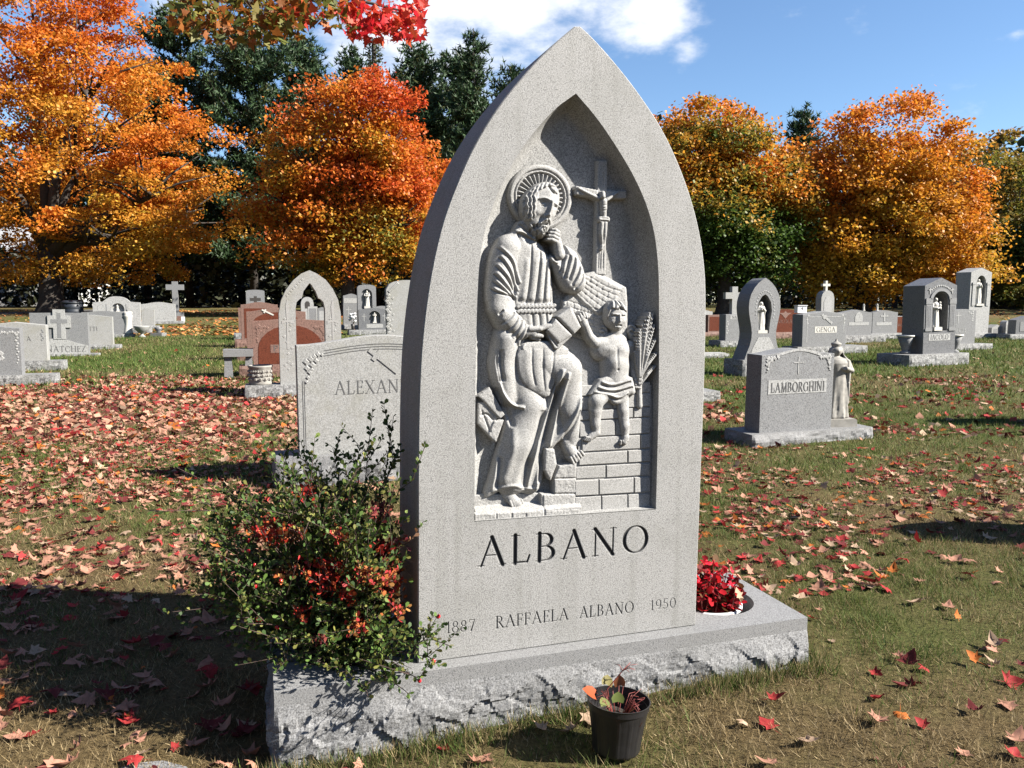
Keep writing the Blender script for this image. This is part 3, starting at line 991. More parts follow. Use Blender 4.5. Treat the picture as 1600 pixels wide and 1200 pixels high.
    def build(s, name, mat, parent, rough=0.0, seed=0, blur=1):
        ok = s.H > -0.5
        H = s.H.copy()
        for _ in range(blur):
            Hp = np.pad(np.where(ok, H, 0), 1); Op = np.pad(ok.astype(float), 1)
            a = sum(Hp[1 + i:Hp.shape[0] - 1 + i, 1 + j:Hp.shape[1] - 1 + j] for i in (-1, 0, 1) for j in (-1, 0, 1))
            c = sum(Op[1 + i:Op.shape[0] - 1 + i, 1 + j:Op.shape[1] - 1 + j] for i in (-1, 0, 1) for j in (-1, 0, 1))
            H = np.where(ok, 0.5 * H + 0.5 * a / np.maximum(c, 1), H)
        if rough:
            H = H + rough * (fbm(s.U * 160, s.Z * 160, 0, seed, 3) - 0.5) + rough * (fbm(s.U * 45, s.Z * 45, 3, seed, 2) - 0.5)
        Op = np.pad(ok, 1)
        dil = np.zeros_like(ok)
        for i in (-1, 0, 1):
            for j in (-1, 0, 1):
                dil |= Op[1 + i:Op.shape[0] - 1 + i, 1 + j:Op.shape[1] - 1 + j]
        H = np.where(ok, H, -0.15)
        idx = -np.ones(ok.shape, np.int64)
        idx[dil] = np.arange(dil.sum())
        V = np.stack([s.U[dil], ND - H[dil] * HS, s.Z[dil]], -1)
        q = dil[:-1, :-1] & dil[1:, :-1] & dil[:-1, 1:] & dil[1:, 1:]
        a, b, c, d = idx[:-1, :-1][q], idx[:-1, 1:][q], idx[1:, 1:][q], idx[1:, :-1][q]
        return np_mesh(name, V, np.stack([a, b, c, d], -1), mat, parent, smooth=True)

def build_relief():
    MT = M['carved']
    # halo
    r = Relief(790, 900, 255, 360, 2)
    c = LP((845, 308), 2.5)
    du, dz = (r.U - c[0]) / (PXM * 1.05), (r.Z - c[1]) / PXM
    rad, ang = np.hypot(du, dz), np.arctan2(dz, du)
    h = np.where(rad > 46.5, 2.6 - (rad - 46.5) * 0.25, 2.9)
    h = np.where((rad < 41.5) & (rad >= 39.5), 2.0, h)
    h = np.where((rad < 39.5) & (rad >= 36.5), 2.8, h)
    ray_ = 0.5 + 0.5 * np.cos(ang * 30)
    h = np.where(rad < 36.5, 1.1 + 1.5 * np.clip(ray_ * 1.8 - 0.5, 0, 1) * np.clip((36 - rad) / 2, 0, 1), h)
    r.H = np.where(rad < 49, h, -1)
    r.build('halo', MT, mon, 0.10, 1)
    # low wall and house front behind the figures
    r = Relief(872, 990, 415, 660, 3, 0.0024)
    r.poly([(880, 470), (896, 448), (913, 428), (930, 423), (952, 434), (979, 449), (981, 475), (980, 640), (900, 650), (882, 560)], 2.8, 0.8, 5, smooth=0)
    r.poly([(892, 452), (910, 432), (932, 428), (972, 450), (960, 476), (936, 492), (912, 474)], 4.0, 0.6, 5, smooth=0)
    r.poly([(880, 468), (907, 474), (936, 492), (934, 545), (880, 560)], 3.4, 0.2, 3, smooth=0)
    for j in range(6):
        r.fold([(896 + 4 * j, 452 - 4.5 * j), (915 + 6.5 * j, 470 - 4.2 * j), (936 + 7 * j, 488 - 6.5 * j)], 0.7, -0.45, 4, ends=False)
        for i in range(5):
            x, y = 902 + 4.5 * j + 9 * i + (4 if j % 2 else 0), 456 - 4.6 * j + 7.6 * i
            r.fold([(x, y), (x + 3.5, y - 4.5)], 0.7, -0.45, 4, ends=False)
    for y in (476, 485, 494, 503, 512, 521, 530):
        r.fold([(881, y - 8), (934, y + 8)], 0.7, -0.5, 4, ends=False)
    for j, y in enumerate((476, 485, 494, 503, 512, 521)):
        for x in range(886 + (5 if j % 2 else 0), 934, 11):
            yy = y - 8 + 16 * (x - 881) / 53
            r.fold([(x, yy), (x, yy + 9)], 0.7, -0.5, 4, ends=False)
    r.build('carved_house', MT, mon, 0.22, 2)
    # crucifix
    r = Relief(895, 985, 245, 430, 4)
    r.poly([(934, 250), (949, 251), (946, 430), (930, 429)], 3.4, 0.4, 2, smooth=0, at=3.4)
    r.poly([(899, 290), (934, 297), (934, 310), (900, 304)], 4.0, 0.4, 2, smooth=0, at=4)
    r.poly([(940, 297), (979, 298), (979, 311), (940, 310)], 3.3, 0.4, 2, smooth=0, at=3.4)
    for x in (937, 940, 944):
        r.fold([(x, 256), (x - 1, 295)], 0.7, -0.35, 3.8); r.fold([(x - 1, 390), (x - 2, 425)], 0.8, -0.4, 3.8)
    r.limb([(904, 294, 2.0, 4.6), (917, 301, 2.2, 5.0), (936, 310, 2.8, 5.2)])
    r.limb([(949, 312, 2.6, 5.2), (957, 306, 2.1, 4.8), (965, 301, 1.8, 4.4)])
    r.limb([(943, 315, 5.6, 5.0), (943.5, 325, 5.0, 5.0), (943, 337, 3.8, 4.6)], 0.2)
    r.limb([(942, 302, 3.8, 6.2), (942.5, 307, 3.6, 6.6)], 0.1)
    for y in (320, 324, 328):
        r.fold([(939, y), (943, y + 1.5), (948, y)], 0.8, -0.35, 6)
    r.limb([(938, 343, 5, 4.6), (948, 343, 5, 4.6)], 0.2)
    for y in (341, 345, 348):
        r.fold([(936, y), (951, y + 1)], 1.0, -0.5, 5)
    r.limb([(940.5, 349, 3.4, 4.8), (939.5, 366, 2.8, 5.2), (941, 384, 2.0, 4.2)])
    r.limb([(946, 349, 3.4, 4.8), (945.5, 366, 2.8, 5.0), (943, 384, 2.0, 4.2)])
    r.limb([(941, 384, 2.6, 4.4), (940, 389, 2.2, 4.6)])
    r.build('crucifix', MT, mon, 0.10, 3, blur=0)
    # broken block at the foot of the robe
    r = Relief(742, 792, 600, 700, 6)
    r.poly([(743, 622), (765, 605), (789, 648), (781, 655), (757, 628), (746, 618)], 5.8, 0.3, 3, smooth=0)
    r.poly([(747, 630), (757, 628), (778, 652), (770, 668), (763, 680), (746, 662)], 4.6, 0.5, 4, smooth=0)
    r.poly([(772, 658), (788, 656), (775, 692), (763, 680)], 5.6, 0.4, 3, smooth=0)
    r.fold([(750, 650), (760, 645), (772, 658)], 1.5, -0.8, 5); r.fold([(752, 640), (760, 660), (766, 676)], 1.3, -0.7, 5)
    r.build('broken_block', MT, mon, 0.25, 4)
    # paving under the saint's feet: slopes from the front edge back
    r = Relief(742, 905, 690, 815, 8)
    r.poly([(742, 816), (848, 809), (905, 805), (905, 796), (850, 799), (742, 803)], 9.6, 0.0, 3, smooth=0, at=9.6)
    r.poly([(742, 806), (905, 802), (905, 770), (742, 776)], 3.0, 0.0, 3, smooth=0, at=6)
    zt = LP((800, 799), 9.6)[1]
    w_ = (r.H > 2.9) & (r.H < 9.5)
    r.H = np.where(w_, np.maximum(r.H, np.minimum(9.4, 9.4 - (r.Z - zt + 0.004) * 330)), r.H)
    for x in (776, 800, 822):
        r.fold([(x, 803), (x, 815)], 0.9, -0.7, 9.6, ends=False)
    r.poly([(846, 772), (866, 772), (866, 746), (874, 728), (900, 724), (900, 806), (846, 806)], 6.6, 0.3, 3, smooth=0, at=6.6)
    r.poly([(850, 735), (852, 700), (866, 702), (870, 725), (860, 752)], 6.4, 0.8, 5, smooth=0, at=6.6)
    r.fold([(846, 772), (900, 771)], 1.1, -0.7, 6.6, ends=False); r.fold([(864, 748), (900, 747)], 1.0, -0.7, 6.6, ends=False)
    r.fold([(865, 748), (865, 772)], 1.0, -0.7, 6.6, ends=False); r.fold([(848, 774), (848, 806)], 1.2, -0.8, 6.6, ends=False)
    r.build('carved_paving', MT, mon, 0.3, 5)
    # bricks of the wall the child sits on: one by one
    courses = [((796, 774), [898, 940, 981, 1017]), ((771.5, 748), [898, 936, 991, 1017]), ((745.5, 726.5), [899, 947, 1017]), ((724, 705.5), [904, 981, 1017]),
               ((703, 682), [909, 1001, 1017]), ((680, 656), [905, 962, 1017]), ((654, 639.5), [904, 936, 990, 1017]), ((638, 618), [904, 958, 1017]), ((616, 600), [904, 930, 976, 1017])]
    bm_back = MB()
    lp = [LP(p, 5.9) for p in [(899, 800), (1020, 794), (1018, 602), (904, 604), (904, 700), (899, 730)]]
    bm_back.prism(lp, ND - 5.9 * HS, ND - 0.001)
    fix_normals(bm_back.build('mortar', MT, mon))
    rb = random.Random(5)
    for (yb, yt), xs in courses:
        for i in range(len(xs) - 1):
            hh = 6.7 + rb.uniform(-0.25, 0.25)
            sl = -0.055
            xa, xb_ = xs[i] + 0.9, xs[i + 1] - 0.9
            def py(x, y):
                return y + sl * (x - 960)
            q = [LP((xa, py(xa, yb)), hh), LP((xb_, py(xb_, yb)), hh), LP((xb_, py(xb_, yt)), hh), LP((xa, py(xa, yt)), hh)]
            bi = offset_loop(q, 0.0022)
            v0, v1 = ND - hh * HS, ND - 5.8 * HS
            V = [(p[0] + rb.uniform(-.0006, .0006), v0 + rb.uniform(-.0012, .0012), p[1] + rb.uniform(-.0006, .0006)) for p in bi] + [(p[0], v0 + 0.0025, p[1]) for p in q] + [(p[0], v1, p[1]) for p in q]
            Fc = [(0, 1, 2, 3)] + [(a + o, (a + 1) % 4 + o, (a + 1) % 4 + o + 4, a + o + 4) for o in (0, 4) for a in range(4)]
            fix_normals(mk('brick', V, Fc, MT, mon))
    # ---------------- the saint
    r = Relief(750, 922, 275, 800, 7, 0.00195)
    skirt = [(775, 515), (768, 545), (764, 570), (770, 600), (777, 620), (786, 640), (789, 660), (783, 690), (775, 712), (767, 745), (754, 780), (768, 777), (783, 768), (800, 764), (822, 774), (838, 772), (846, 762), (852, 738), (854, 706),
             (862, 706), (874, 690), (884, 692), (893, 704), (905, 699), (902, 665), (905, 640), (911, 612), (912, 585), (908, 562), (895, 548), (878, 538), (850, 530), (815, 525)]
    r.poly(skirt, 2.2, 3.4, 16, at=4.5)
    r.limb([(790, 530, 20, 3.0), (786, 580, 18, 2.6), (792, 620, 16, 2.5)], 1.0)
    r.limb([(800, 560, 22, 1.2), (830, 634, 23, 3.9), (812, 695, 27, 3.2), (798, 745, 30, 1.6)], 1.2, 0.7)
    r.limb([(850, 565, 28, 3.5), (886, 578, 24, 6.2), (890, 636, 20, 5.0), (895, 690, 12, 3.6)], 1.0, 0.7)
    r.poly([(808, 556), (811, 585), (820, 603), (838, 615), (857, 623), (864, 606), (872, 585), (884, 566), (892, 548), (880, 538), (850, 532), (815, 536)], 7.7, 1.3, 28, at=8.4)
    for x0, y0, x1, y1, x2, y2 in ((823, 545, 822, 575, 830, 604), (840, 545, 839, 580, 845, 612), (858, 545, 853, 580, 855, 612)):
        r.fold([(x0, y0), (x1, y1), (x2, y2)], 5, 0.3, 9)
        r.fold([(x0 + 9, y0 - 4), (x1 + 9, y1), (x2 + 7, y2)], 1.8, -0.4, 9)
    r.fold([(876, 575), (868, 600), (862, 622), (850, 660), (836, 705), (824, 762)], 3.0, 2.4, 7)
    r.fold([(884, 580), (877, 610), (869, 650), (860, 690), (858, 702)], 3.0, 2.2, 7)
    r.fold([(878, 590), (868, 625), (858, 665), (848, 705), (842, 755)], 4.5, -3.2, 6)
    r.fold([(846, 640), (842, 672), (828, 705), (816, 740), (812, 762)], 5.0, -1.8, 6)
    r.fold([(852, 690), (843, 725), (836, 768)], 3.0, 2.0, 5.5); r.fold([(828, 715), (822, 745), (818, 765)], 4.0, -1.6, 5.5)
    r.fold([(908, 615), (896, 650), (880, 680), (862, 700)], 3.0, 1.5, 7); r.fold([(905, 640), (895, 664), (882, 686)], 2.6, -1.2, 6)
    r.fold([(779, 596), (783, 612), (793, 628), (806, 635), (818, 636)], 2.2, 2.2, 6); r.fold([(776, 606), (781, 622), (792, 640), (800, 668)], 4.0, -1.6, 5)
    r.fold([(795, 650), (800, 690), (792, 730), (782, 755)], 7.0, 1.0, 5); r.fold([(776, 715), (771, 745), (767, 765)], 2.0, 1.2, 4); r.fold([(782, 712), (779, 740), (776, 765)], 2.5, -1.2, 4)
    r.fold([(772, 545), (770, 570), (776, 600)], 2.0, 1.0, 4); r.fold([(780, 545), (779, 575), (784, 596)], 2.4, -1.4, 4)
    r.fold([(768, 769), (785, 760), (802, 756), (824, 764), (842, 762)], 2.5, 0.9, 5)
    # torso
    r.poly([(812, 362), (830, 372), (845, 379), (853, 390), (861, 404), (864, 430), (866, 470), (866, 490), (866, 522), (850, 528), (812, 522), (800, 505), (798, 440), (794, 400)], 4.2, 3.6, 20, k=0.4, at=6.8)
    for x0, x1, x2 in ((824, 821, 816), (838, 834, 830), (849, 845, 843), (858, 856, 855)):
        r.fold([(x0, 402), (x1, 440), (x2, 474)], 4.0, 0.5, 7.5); r.fold([(x0 + 7, 380 + (x0 % 4) * 6), (x0 + 6.5, 404), (x1 + 6.5, 444), (x2 + 6, 476)], 1.5, -0.8, 7.5)
    r.fold([(808, 470), (838, 474), (866, 472)], 4, -0.8, 7.5)
    for x0, x1 in ((826, 828), (837, 839), (848, 850), (858, 860)):
        r.fold([(x0, 488), (x1, 514)], 3.4, 0.3, 7.5); r.fold([(x0 + 5.5, 488), (x1 + 5.5, 514)], 1.3, -0.6, 7.5)
    # sleeve of the arm that holds the book
    r.poly([(810, 358), (790, 367), (776, 379), (767, 400), (762, 430), (760, 465), (763, 480), (770, 500), (778, 515), (788, 527), (798, 538), (812, 549), (817, 551), (819, 540), (823, 525), (828, 510), (821, 494), (811, 480), (806, 465), (809, 450), (814, 425), (816, 400), (814, 380)], 4.4, 3.8, 22, at=6.5)
    r.limb([(794, 388, 21, 4.0), (784, 430, 20, 3.8), (779, 474, 17, 4.4)], 0.8, 0.85)
    r.limb([(778, 482, 16, 5.0), (796, 502, 16, 5.6), (814, 518, 13, 6.2)], 0.8, 0.85)
    for q in ([(782, 392), (800, 410), (807, 440)], [(783, 407), (797, 428), (804, 452)], [(778, 420), (794, 440), (803, 458)], [(776, 433), (790, 450), (801, 461)], [(775, 445), (788, 456), (800, 463)], [(772, 456), (788, 461), (801, 464)]):
        q = [(q[0][0] - 5, q[0][1] - 5)] + list(q) + [(q[-1][0] + 3, q[-1][1] + 6)]
        r.fold(q, 1.25, -0.85, 7.5)
        r.fold([(a + 3.4, b - 2.6) for a, b in q], 1.7, 0.55, 7.5)
    for q in ([(804, 488), (794, 498), (783, 507)], [(810, 494), (801, 508), (791, 518)], [(816, 500), (807, 516), (797, 528)], [(821, 506), (813, 523), (804, 538)], [(824, 514), (817, 532), (812, 545)], [(786, 484), (778, 492)]):
        r.fold(q, 1.5, -1.0, 8)
        r.fold([(a + 4, b + 1) for a, b in q], 2.0, 0.5, 8)
    # hand under the book
    r.limb([(818, 517, 9, 7.0), (834, 519, 9, 7.6)], 0.3, 0.8)
    r.limb([(828, 514, 4.5, 8.8), (844, 514, 4.0, 9.4), (860, 509, 3.4, 9.8)], 0.3)
    r.limb([(834, 524, 3.8, 8.4), (846, 525, 3.6, 8.6)], 0.2); r.limb([(832, 528, 3.2, 7.8), (842, 530, 3.0, 7.8)], 0.2)
    # raised arm, sleeve and hand at the chin
    r.poly([(884, 381), (896, 388), (905, 396), (908, 406), (913, 415), (917, 430), (919, 445), (913, 455), (900, 460), (885, 456), (877, 446), (869, 428), (862, 412), (860, 400), (864, 396), (872, 408), (880, 400)], 5.0, 4.2, 18, at=8)
    for q in ([(884, 398), (879, 412), (876, 426)], [(892, 398), (887, 416), (882, 434)], [(900, 402), (896, 420), (889, 438)], [(908, 416), (902, 432), (893, 446)], [(914, 428), (908, 442), (898, 452)]):
        r.fold(q, 1.5, -1.0, 9); r.fold([(a + 4, b) for a, b in q], 2.0, 0.5, 9)
    r.fold([(861, 400), (865, 408), (872, 411), (881, 400), (884, 386)], 1.8, 1.3, 9)
    r.limb([(874, 398, 8.5, 6.8), (871, 382, 7.5, 7.2), (868, 371, 7.0, 7.4)], 0.3)
    for a, b in (((873, 363), (863, 359)), ((873, 368), (860, 363.5)), ((872, 373), (858, 368.5)), ((870, 378), (856, 374))):
        r.limb([(a[0], a[1], 3.0, 8.8), ((a[0] + b[0]) / 2, (a[1] + b[1]) / 2 - 1.5, 2.9, 9.4), (b[0], b[1], 2.6, 8.9)], 0.05)
    # collar and neck
    r.poly([(803, 360), (810, 346), (822, 342), (834, 360), (845, 378), (830, 374), (816, 369)], 5.2, 1.6, 8, k=0.3)
    r.fold([(803, 361), (816, 362), (827, 369), (842, 379)], 1.8, 1.2, 7); r.fold([(811, 350), (822, 360), (834, 371)], 2.0, -1.0, 7)
    # head
    r.poly([(828, 296), (840, 286), (856, 282), (869, 287), (876, 298), (877, 312), (874, 326), (868, 340), (862, 352), (857, 364), (851, 373), (842, 373), (832, 366), (825, 356), (819, 345), (815, 330), (816, 314), (821, 303)], 5.4, 4.6, 24, at=8)
    r.bump((857, 330), 9, 22, 1.5, 9.5, -8)
    hair = [(828, 295), (840, 285), (856, 281), (870, 287), (873, 294), (862, 291), (850, 294), (842, 302), (839, 313), (836, 326), (832, 340), (822, 347), (814, 330), (815, 314)]
    r.raise_poly(hair, 0.9, 2.0, 9)
    for k in range(13):
        a = k / 12
        x0, y0 = 864 - 40 * a, 283 + 22 * a * a
        r.fold([(x0, y0), (x0 - 4 - 2 * a, y0 + 4 + 3 * a), (x0 - 6 - 2 * a, y0 + 9 + 7 * a)], 1.1, -0.55 if k % 2 else 0.5, 9)
    for (x, y) in ((820, 322), (823, 332), (828, 341), (819, 312), (826, 325)):
        r.bump((x, y), 2.6, 3.4, 0.7, 8)
    for k in range(9):
        x, y = 820 + (k % 3) * 5.5, 304 + (k // 3) * 13
        r.fold([(x + 3, y - 4), (x - 1.5, y + 2), (x + 1.5, y + 7), (x - 1, y + 11)], 1.1, -0.75, 8.5)
        r.fold([(x + 5.4, y - 4), (x + 0.9, y + 2), (x + 3.9, y + 7), (x + 1.4, y + 11)], 1.1, 0.5, 8.5)
    r.fold([(858, 288), (861, 297), (867, 303), (872, 302)], 1.6, -1.1, 9.5); r.bump((868, 297), 3, 4, 0.7, 9.5)
    r.bump((824, 319), 3.5, 6.5, 0.7, 8.5); r.bump((824, 319), 1.5, 3.5, -0.9, 8.5)
    r.fold([(839, 311), (848, 308.5), (857, 312), (860, 317)], 1.8, 0.8, 9.5); r.fold([(864, 317), (869, 318), (874, 321)], 1.6, 0.6, 9.5)
    r.bump((849, 318), 5.0, 2.8, -1.3, 9.5, -12); r.bump((868, 324), 3.6, 2.6, -1.2, 9.5, -12)
    r.bump((849, 318.5), 2.8, 1.9, 0.9, 9.5, -12); r.bump((868.5, 325.5), 2.2, 1.7, 0.8, 9.5, -12)
    r.fold([(843, 321), (849, 322.5), (855, 322)], 0.9, -0.4, 9.5)
    r.fold([(862, 314), (860, 325), (856, 337)], 2.4, 1.5, 10, ends=False); r.bump((855.5, 337), 3.6, 2.6, 1.0, 10); r.bump((851, 338), 2.0, 2.0, 0.5, 10)
    r.bump((841, 332), 6, 5, 0.6, 9.5); r.bump((845, 342), 4.5, 6, -0.7, 9.5); r.bump((866, 337), 3, 4, 0.4, 9.5)
    r.fold([(855, 342), (848, 345), (842, 351)], 2.0, 1.1, 10); r.fold([(857, 342), (861, 346), (862, 351)], 1.6, 0.8, 10)
    r.fold([(845, 349.5), (851, 350.5), (857, 350)], 1.3, -1.9, 10); r.fold([(848, 353.5), (856, 354)], 1.4, 0.6, 10)
    r.bump((845, 363), 8, 8, 2.0, 9.5)
    rb = random.Random(2)
    for k in range(70):
        x, y = 828 + 28 * rb.random(), 348 + 25 * rb.random()
        if x > 862 - (y - 348) * 0.45 or y > 345 + (x - 822) * 1.5:
            continue
        r.fold([(x, y), (x + rb.uniform(-1, 2), y + 3), (x + rb.uniform(-1, 2.5), y + 6)], 0.9, rb.choice((-1.3, -1.0, 0.7)), 9.5)
    # feet
    r.limb([(788, 768, 8, 2.2), (800, 780, 9, 3.8), (808, 786, 8, 4.2)], 0.5, 0.7)
    for k in range(5):
        r.limb([(797 + 4.4 * k, 784 - k * 0.6, 2.5, 5.4 - 0.15 * k), (800 + 4.0 * k, 791 - 1.4 * k, 2.4, 5.2 - 0.2 * k)], 0.05)
    r.limb([(886, 692, 8, 4.2), (893, 705, 9, 5.2), (899, 714, 9, 5.4)], 0.5, 0.7)
    for k in range(5):
        r.limb([(892 + 4.0 * k, 716 - 2.6 * k, 2.6, 7.0), (896 + 3.9 * k, 724 - 3.4 * k, 2.5, 6.4)], 0.05)
    r.build('saint_figure', MT, mon, 0.08, 6, blur=0)
    # rope belt, two turns
    r = Relief(805, 870, 470, 495, 8.5, 0.0012)
    for y in (478.5, 486):
        for k in range(10):
            x = 811 + 5.9 * k
            hb = 7.3 + 0.5 * math.sin(math.pi * k / 9)
            r.limb([(x - 2.2, y + 1.4, 2.9, hb), (x + 2.2, y - 1.4, 2.9, hb)], 0)
    r.build('rope_belt', MT, mon, 0.05, 8)
    # open book
    r = Relief(845, 915, 470, 555, 10, 0.0015)
    r.poly([(853, 518), (868, 498), (896, 523), (872, 546), (866, 545)], 9.4, 0.5, 3, smooth=0, at=9.6)
    r.poly([(854, 516), (869, 497), (895, 523), (873, 537)], 10.2, 0.7, 6, smooth=0, at=10.3)
    r.poly([(869, 495), (892, 478), (908, 511), (896, 523)], 10.0, 0.9, 6, smooth=0, at=10.2)
    r.fold([(869, 497), (895, 523)], 1.6, -1.2, 10.2, ends=False); r.fold([(856, 522), (870, 541)], 0.9, -0.7, 9.6, ends=False)
    r.build('open_book', MT, mon, 0.06, 9)
    # ---------------- the child
    r = Relief(900, 1005, 460, 700, 7, 0.0016)
    r.limb([(905, 680, 3, 5.6), (906, 681, 3, 5.6)])
    r.H[:] = -1
    r.limb([(940, 545, 20, 4.6), (966, 548, 20, 4.6)], 0.5, 0.75)
    r.limb([(955, 540, 21, 4.4), (957, 565, 22, 4.4), (958, 590, 22, 4.6)], 0.8, 0.75)
    r.limb([(963, 540, 20, 4.4), (965, 570, 20, 4.4), (964, 592, 20, 4.6)], 0.8, 0.75)
    r.limb([(946, 537, 11, 5.6), (930, 536, 8.5, 6.4), (921, 526, 7.2, 7.2), (914, 508, 6.0, 8.6)], 0.4)
    r.limb([(913, 505, 6.5, 8.6), (909, 497, 6.0, 9.0)], 0.3, 0.8)
    for x, y in ((903, 494), (906, 490), (910, 488), (914, 489)):
        r.limb([(x + 3, y + 7, 2.2, 9.8), (x, y, 2.0, 9.6)], 0.05)
    r.limb([(984, 541, 9, 5.2), (989, 562, 7, 4.6), (990, 585, 6.5, 5.6), (995, 598, 5.5, 7.0)], 0.4)
    for k in range(4):
        r.limb([(993, 593 + 4 * k, 2.3, 7.8), (1000, 594 + 4 * k, 2.2, 8.0)], 0.05)
    r.bump((950, 545), 9, 6, 0.5, 7); r.bump((970, 545), 8, 6, 0.5, 7); r.fold([(961, 540), (961, 575)], 2.2, -0.4, 7); r.bump((962, 577), 1.6, 1.8, -0.7, 7); r.bump((960, 568), 12, 10, 0.6, 7)
    # kilt
    r.poly([(936, 592), (950, 587), (986, 586), (990, 600), (993, 617), (978, 618), (970, 630), (960, 634), (952, 628), (944, 617), (930, 616), (917, 619), (926, 605)], 7.6, 1.8, 8, at=7.4)
    for q in ([(938, 596), (955, 602), (985, 592)], [(932, 604), (954, 611), (988, 601)], [(926, 612), (950, 616), (965, 622), (980, 612)]):
        r.fold(q, 1.7, 0.9, 8); r.fold([(a, b + 4.2) for a, b in q], 1.5, -1.0, 8)
    # legs
    r.limb([(948, 612, 13, 6.4), (932, 626, 13, 7.6), (930, 640, 11, 7.2), (930, 662, 8.5, 6.8), (932, 676, 6.5, 6.8)], 0.6, 0.8)
    r.limb([(972, 615, 11, 6.4), (973, 640, 10, 6.8), (976, 665, 8, 6.8), (977, 682, 6, 6.8)], 0.6, 0.8)
    r.limb([(932, 676, 6.5, 6.9), (922, 683, 5.5, 7.0)], 0.2, 0.9); r.limb([(977, 683, 6.5, 6.9), (975, 690, 6, 7.0)], 0.2, 0.9)
    for k in range(4):
        r.limb([(924 - 2.6 * k, 684 - 0.4 * k, 1.8, 8.0), (922 - 3.0 * k, 689 - 0.6 * k, 1.7, 7.6)], 0.05)
        r.limb([(970 + 3.4 * k, 689, 1.9, 8.0), (969.5 + 3.4 * k, 694 - 1.2 * k, 1.8, 7.6)], 0.05)
    # neck and head
    r.limb([(963, 525, 9, 5.2), (964, 510, 9, 5.8)], 0.5, 0.8)
    r.poly([(946, 482), (952, 471), (962, 467), (973, 471), (980, 482), (981, 496), (978, 508), (970, 518), (961, 519), (952, 512), (947, 500)], 6.0, 4.2, 16, at=8)
    r.raise_poly([(945, 488), (950, 471), (962, 466), (974, 470), (981, 482), (981, 490), (976, 486), (968, 480), (962, 484), (955, 482), (952, 492), (949, 508), (945, 500)], 1.0, 2.0, 9)
    for k in range(9):
        x = 949 + 3.8 * k
        r.fold([(960 + (x - 960) * 0.5, 468), (x, 475), (x + (1 if x > 962 else -2), 484)], 1.0, -0.6 if k % 2 else 0.5, 9)
    r.fold([(964, 476), (968, 482), (974, 484)], 1.3, -0.9, 9.5)
    r.fold([(956, 491), (961, 490.5), (965, 492)], 1.3, 0.5, 9.5); r.fold([(971, 492), (978, 491)], 1.3, 0.5, 9.5)
    r.bump((959, 494), 3.2, 1.7, -0.8, 9.5); r.bump((974, 494.5), 2.8, 1.7, -0.8, 9.5); r.bump((959, 495), 2, 1.2, 0.45, 9.5); r.bump((974, 495.5), 1.8, 1.2, 0.45, 9.5)
    r.fold([(967, 492), (967.5, 502)], 1.5, 1.1, 9.8, ends=False); r.bump((967.5, 502), 2.2, 1.6, 0.5, 9.8)
    r.fold([(962, 509), (967, 508), (972, 509)], 1.0, -1.0, 9.6); r.fold([(964, 511.5), (970, 511.5)], 1.1, 0.5, 9.6); r.bump((956, 503), 3.5, 3.5, 0.5, 9.4); r.bump((976, 503), 2.6, 3, 0.4, 9.4); r.bump((966, 515), 3, 2, 0.4, 9.4)
    r.build('child_figure', MT, mon, 0.07, 10, blur=0)
    # curled wing tips behind the child's shoulders
    for cx, cy, sgn in ((942, 518, -1), (987, 516, 1)):
        r = Relief(cx - 16, cx + 16, cy - 14, cy + 22, 5)
        r.limb([(cx, cy, 9, 3.6), (cx + sgn * 2, cy + 10, 8, 3.4)], 0.3, 0.7)
        r.fold([(cx - 6 * sgn, cy + 2), (cx, cy - 6), (cx + 6 * sgn, cy), (cx + 1 * sgn, cy + 5), (cx - 2 * sgn, cy)], 1.5, -1.2, 5)
        r.build('wing', MT, mon, 0.08, 11)
    # sheaf of wheat in the child's hand
    r = Relief(988, 1032, 485, 640, 6, 0.0013)
    r.limb([(999, 602, 4.2, 7.0), (998.5, 620, 4.4, 7.0), (999, 634, 5.0, 6.8)], 0.1)
    r.limb([(999, 602, 5, 6.2), (1000, 575, 8, 5.6), (1004, 545, 9, 5.0)], 0.2, 0.5)
    tips = [(993, 548), (996, 530), (1000, 515), (1005, 503), (1010, 495), (1015, 489), (1020, 491), (1022, 508), (1024, 530), (1017, 520), (1008, 520), (1026, 552), (1024, 572)]
    for k, (x, y) in enumerate(tips):
        bx, by = 999 + 0.12 * (x - 999), 600 - 6 * (k % 3)
        h = 8.6 + 0.5 * (k % 3)
        mx_, my_ = bx + (x - bx) * 0.45, by + (y - by) * 0.55
        r.limb([(bx, by, 1.6, h), (mx_, my_, 2.6, h + 0.2), (x, y, 1.3, h - 0.3)], 0.02)
        n = 7
        for j in range(n):
            t = j / n
            px_, py_ = mx_ + (x - mx_) * t, my_ + (y - my_) * t
            r.limb([(px_ - 1.8, py_ - 1, 1.1, h + 0.4), (px_, py_ + 2, 1.0, h + 0.4)], 0.0)
            r.limb([(px_ + 1.8, py_ - 1, 1.1, h + 0.4), (px_, py_ + 2, 1.0, h + 0.4)], 0.0)
    r.build('wheat_sheaf', MT, mon, 0.06, 12)
build_relief()

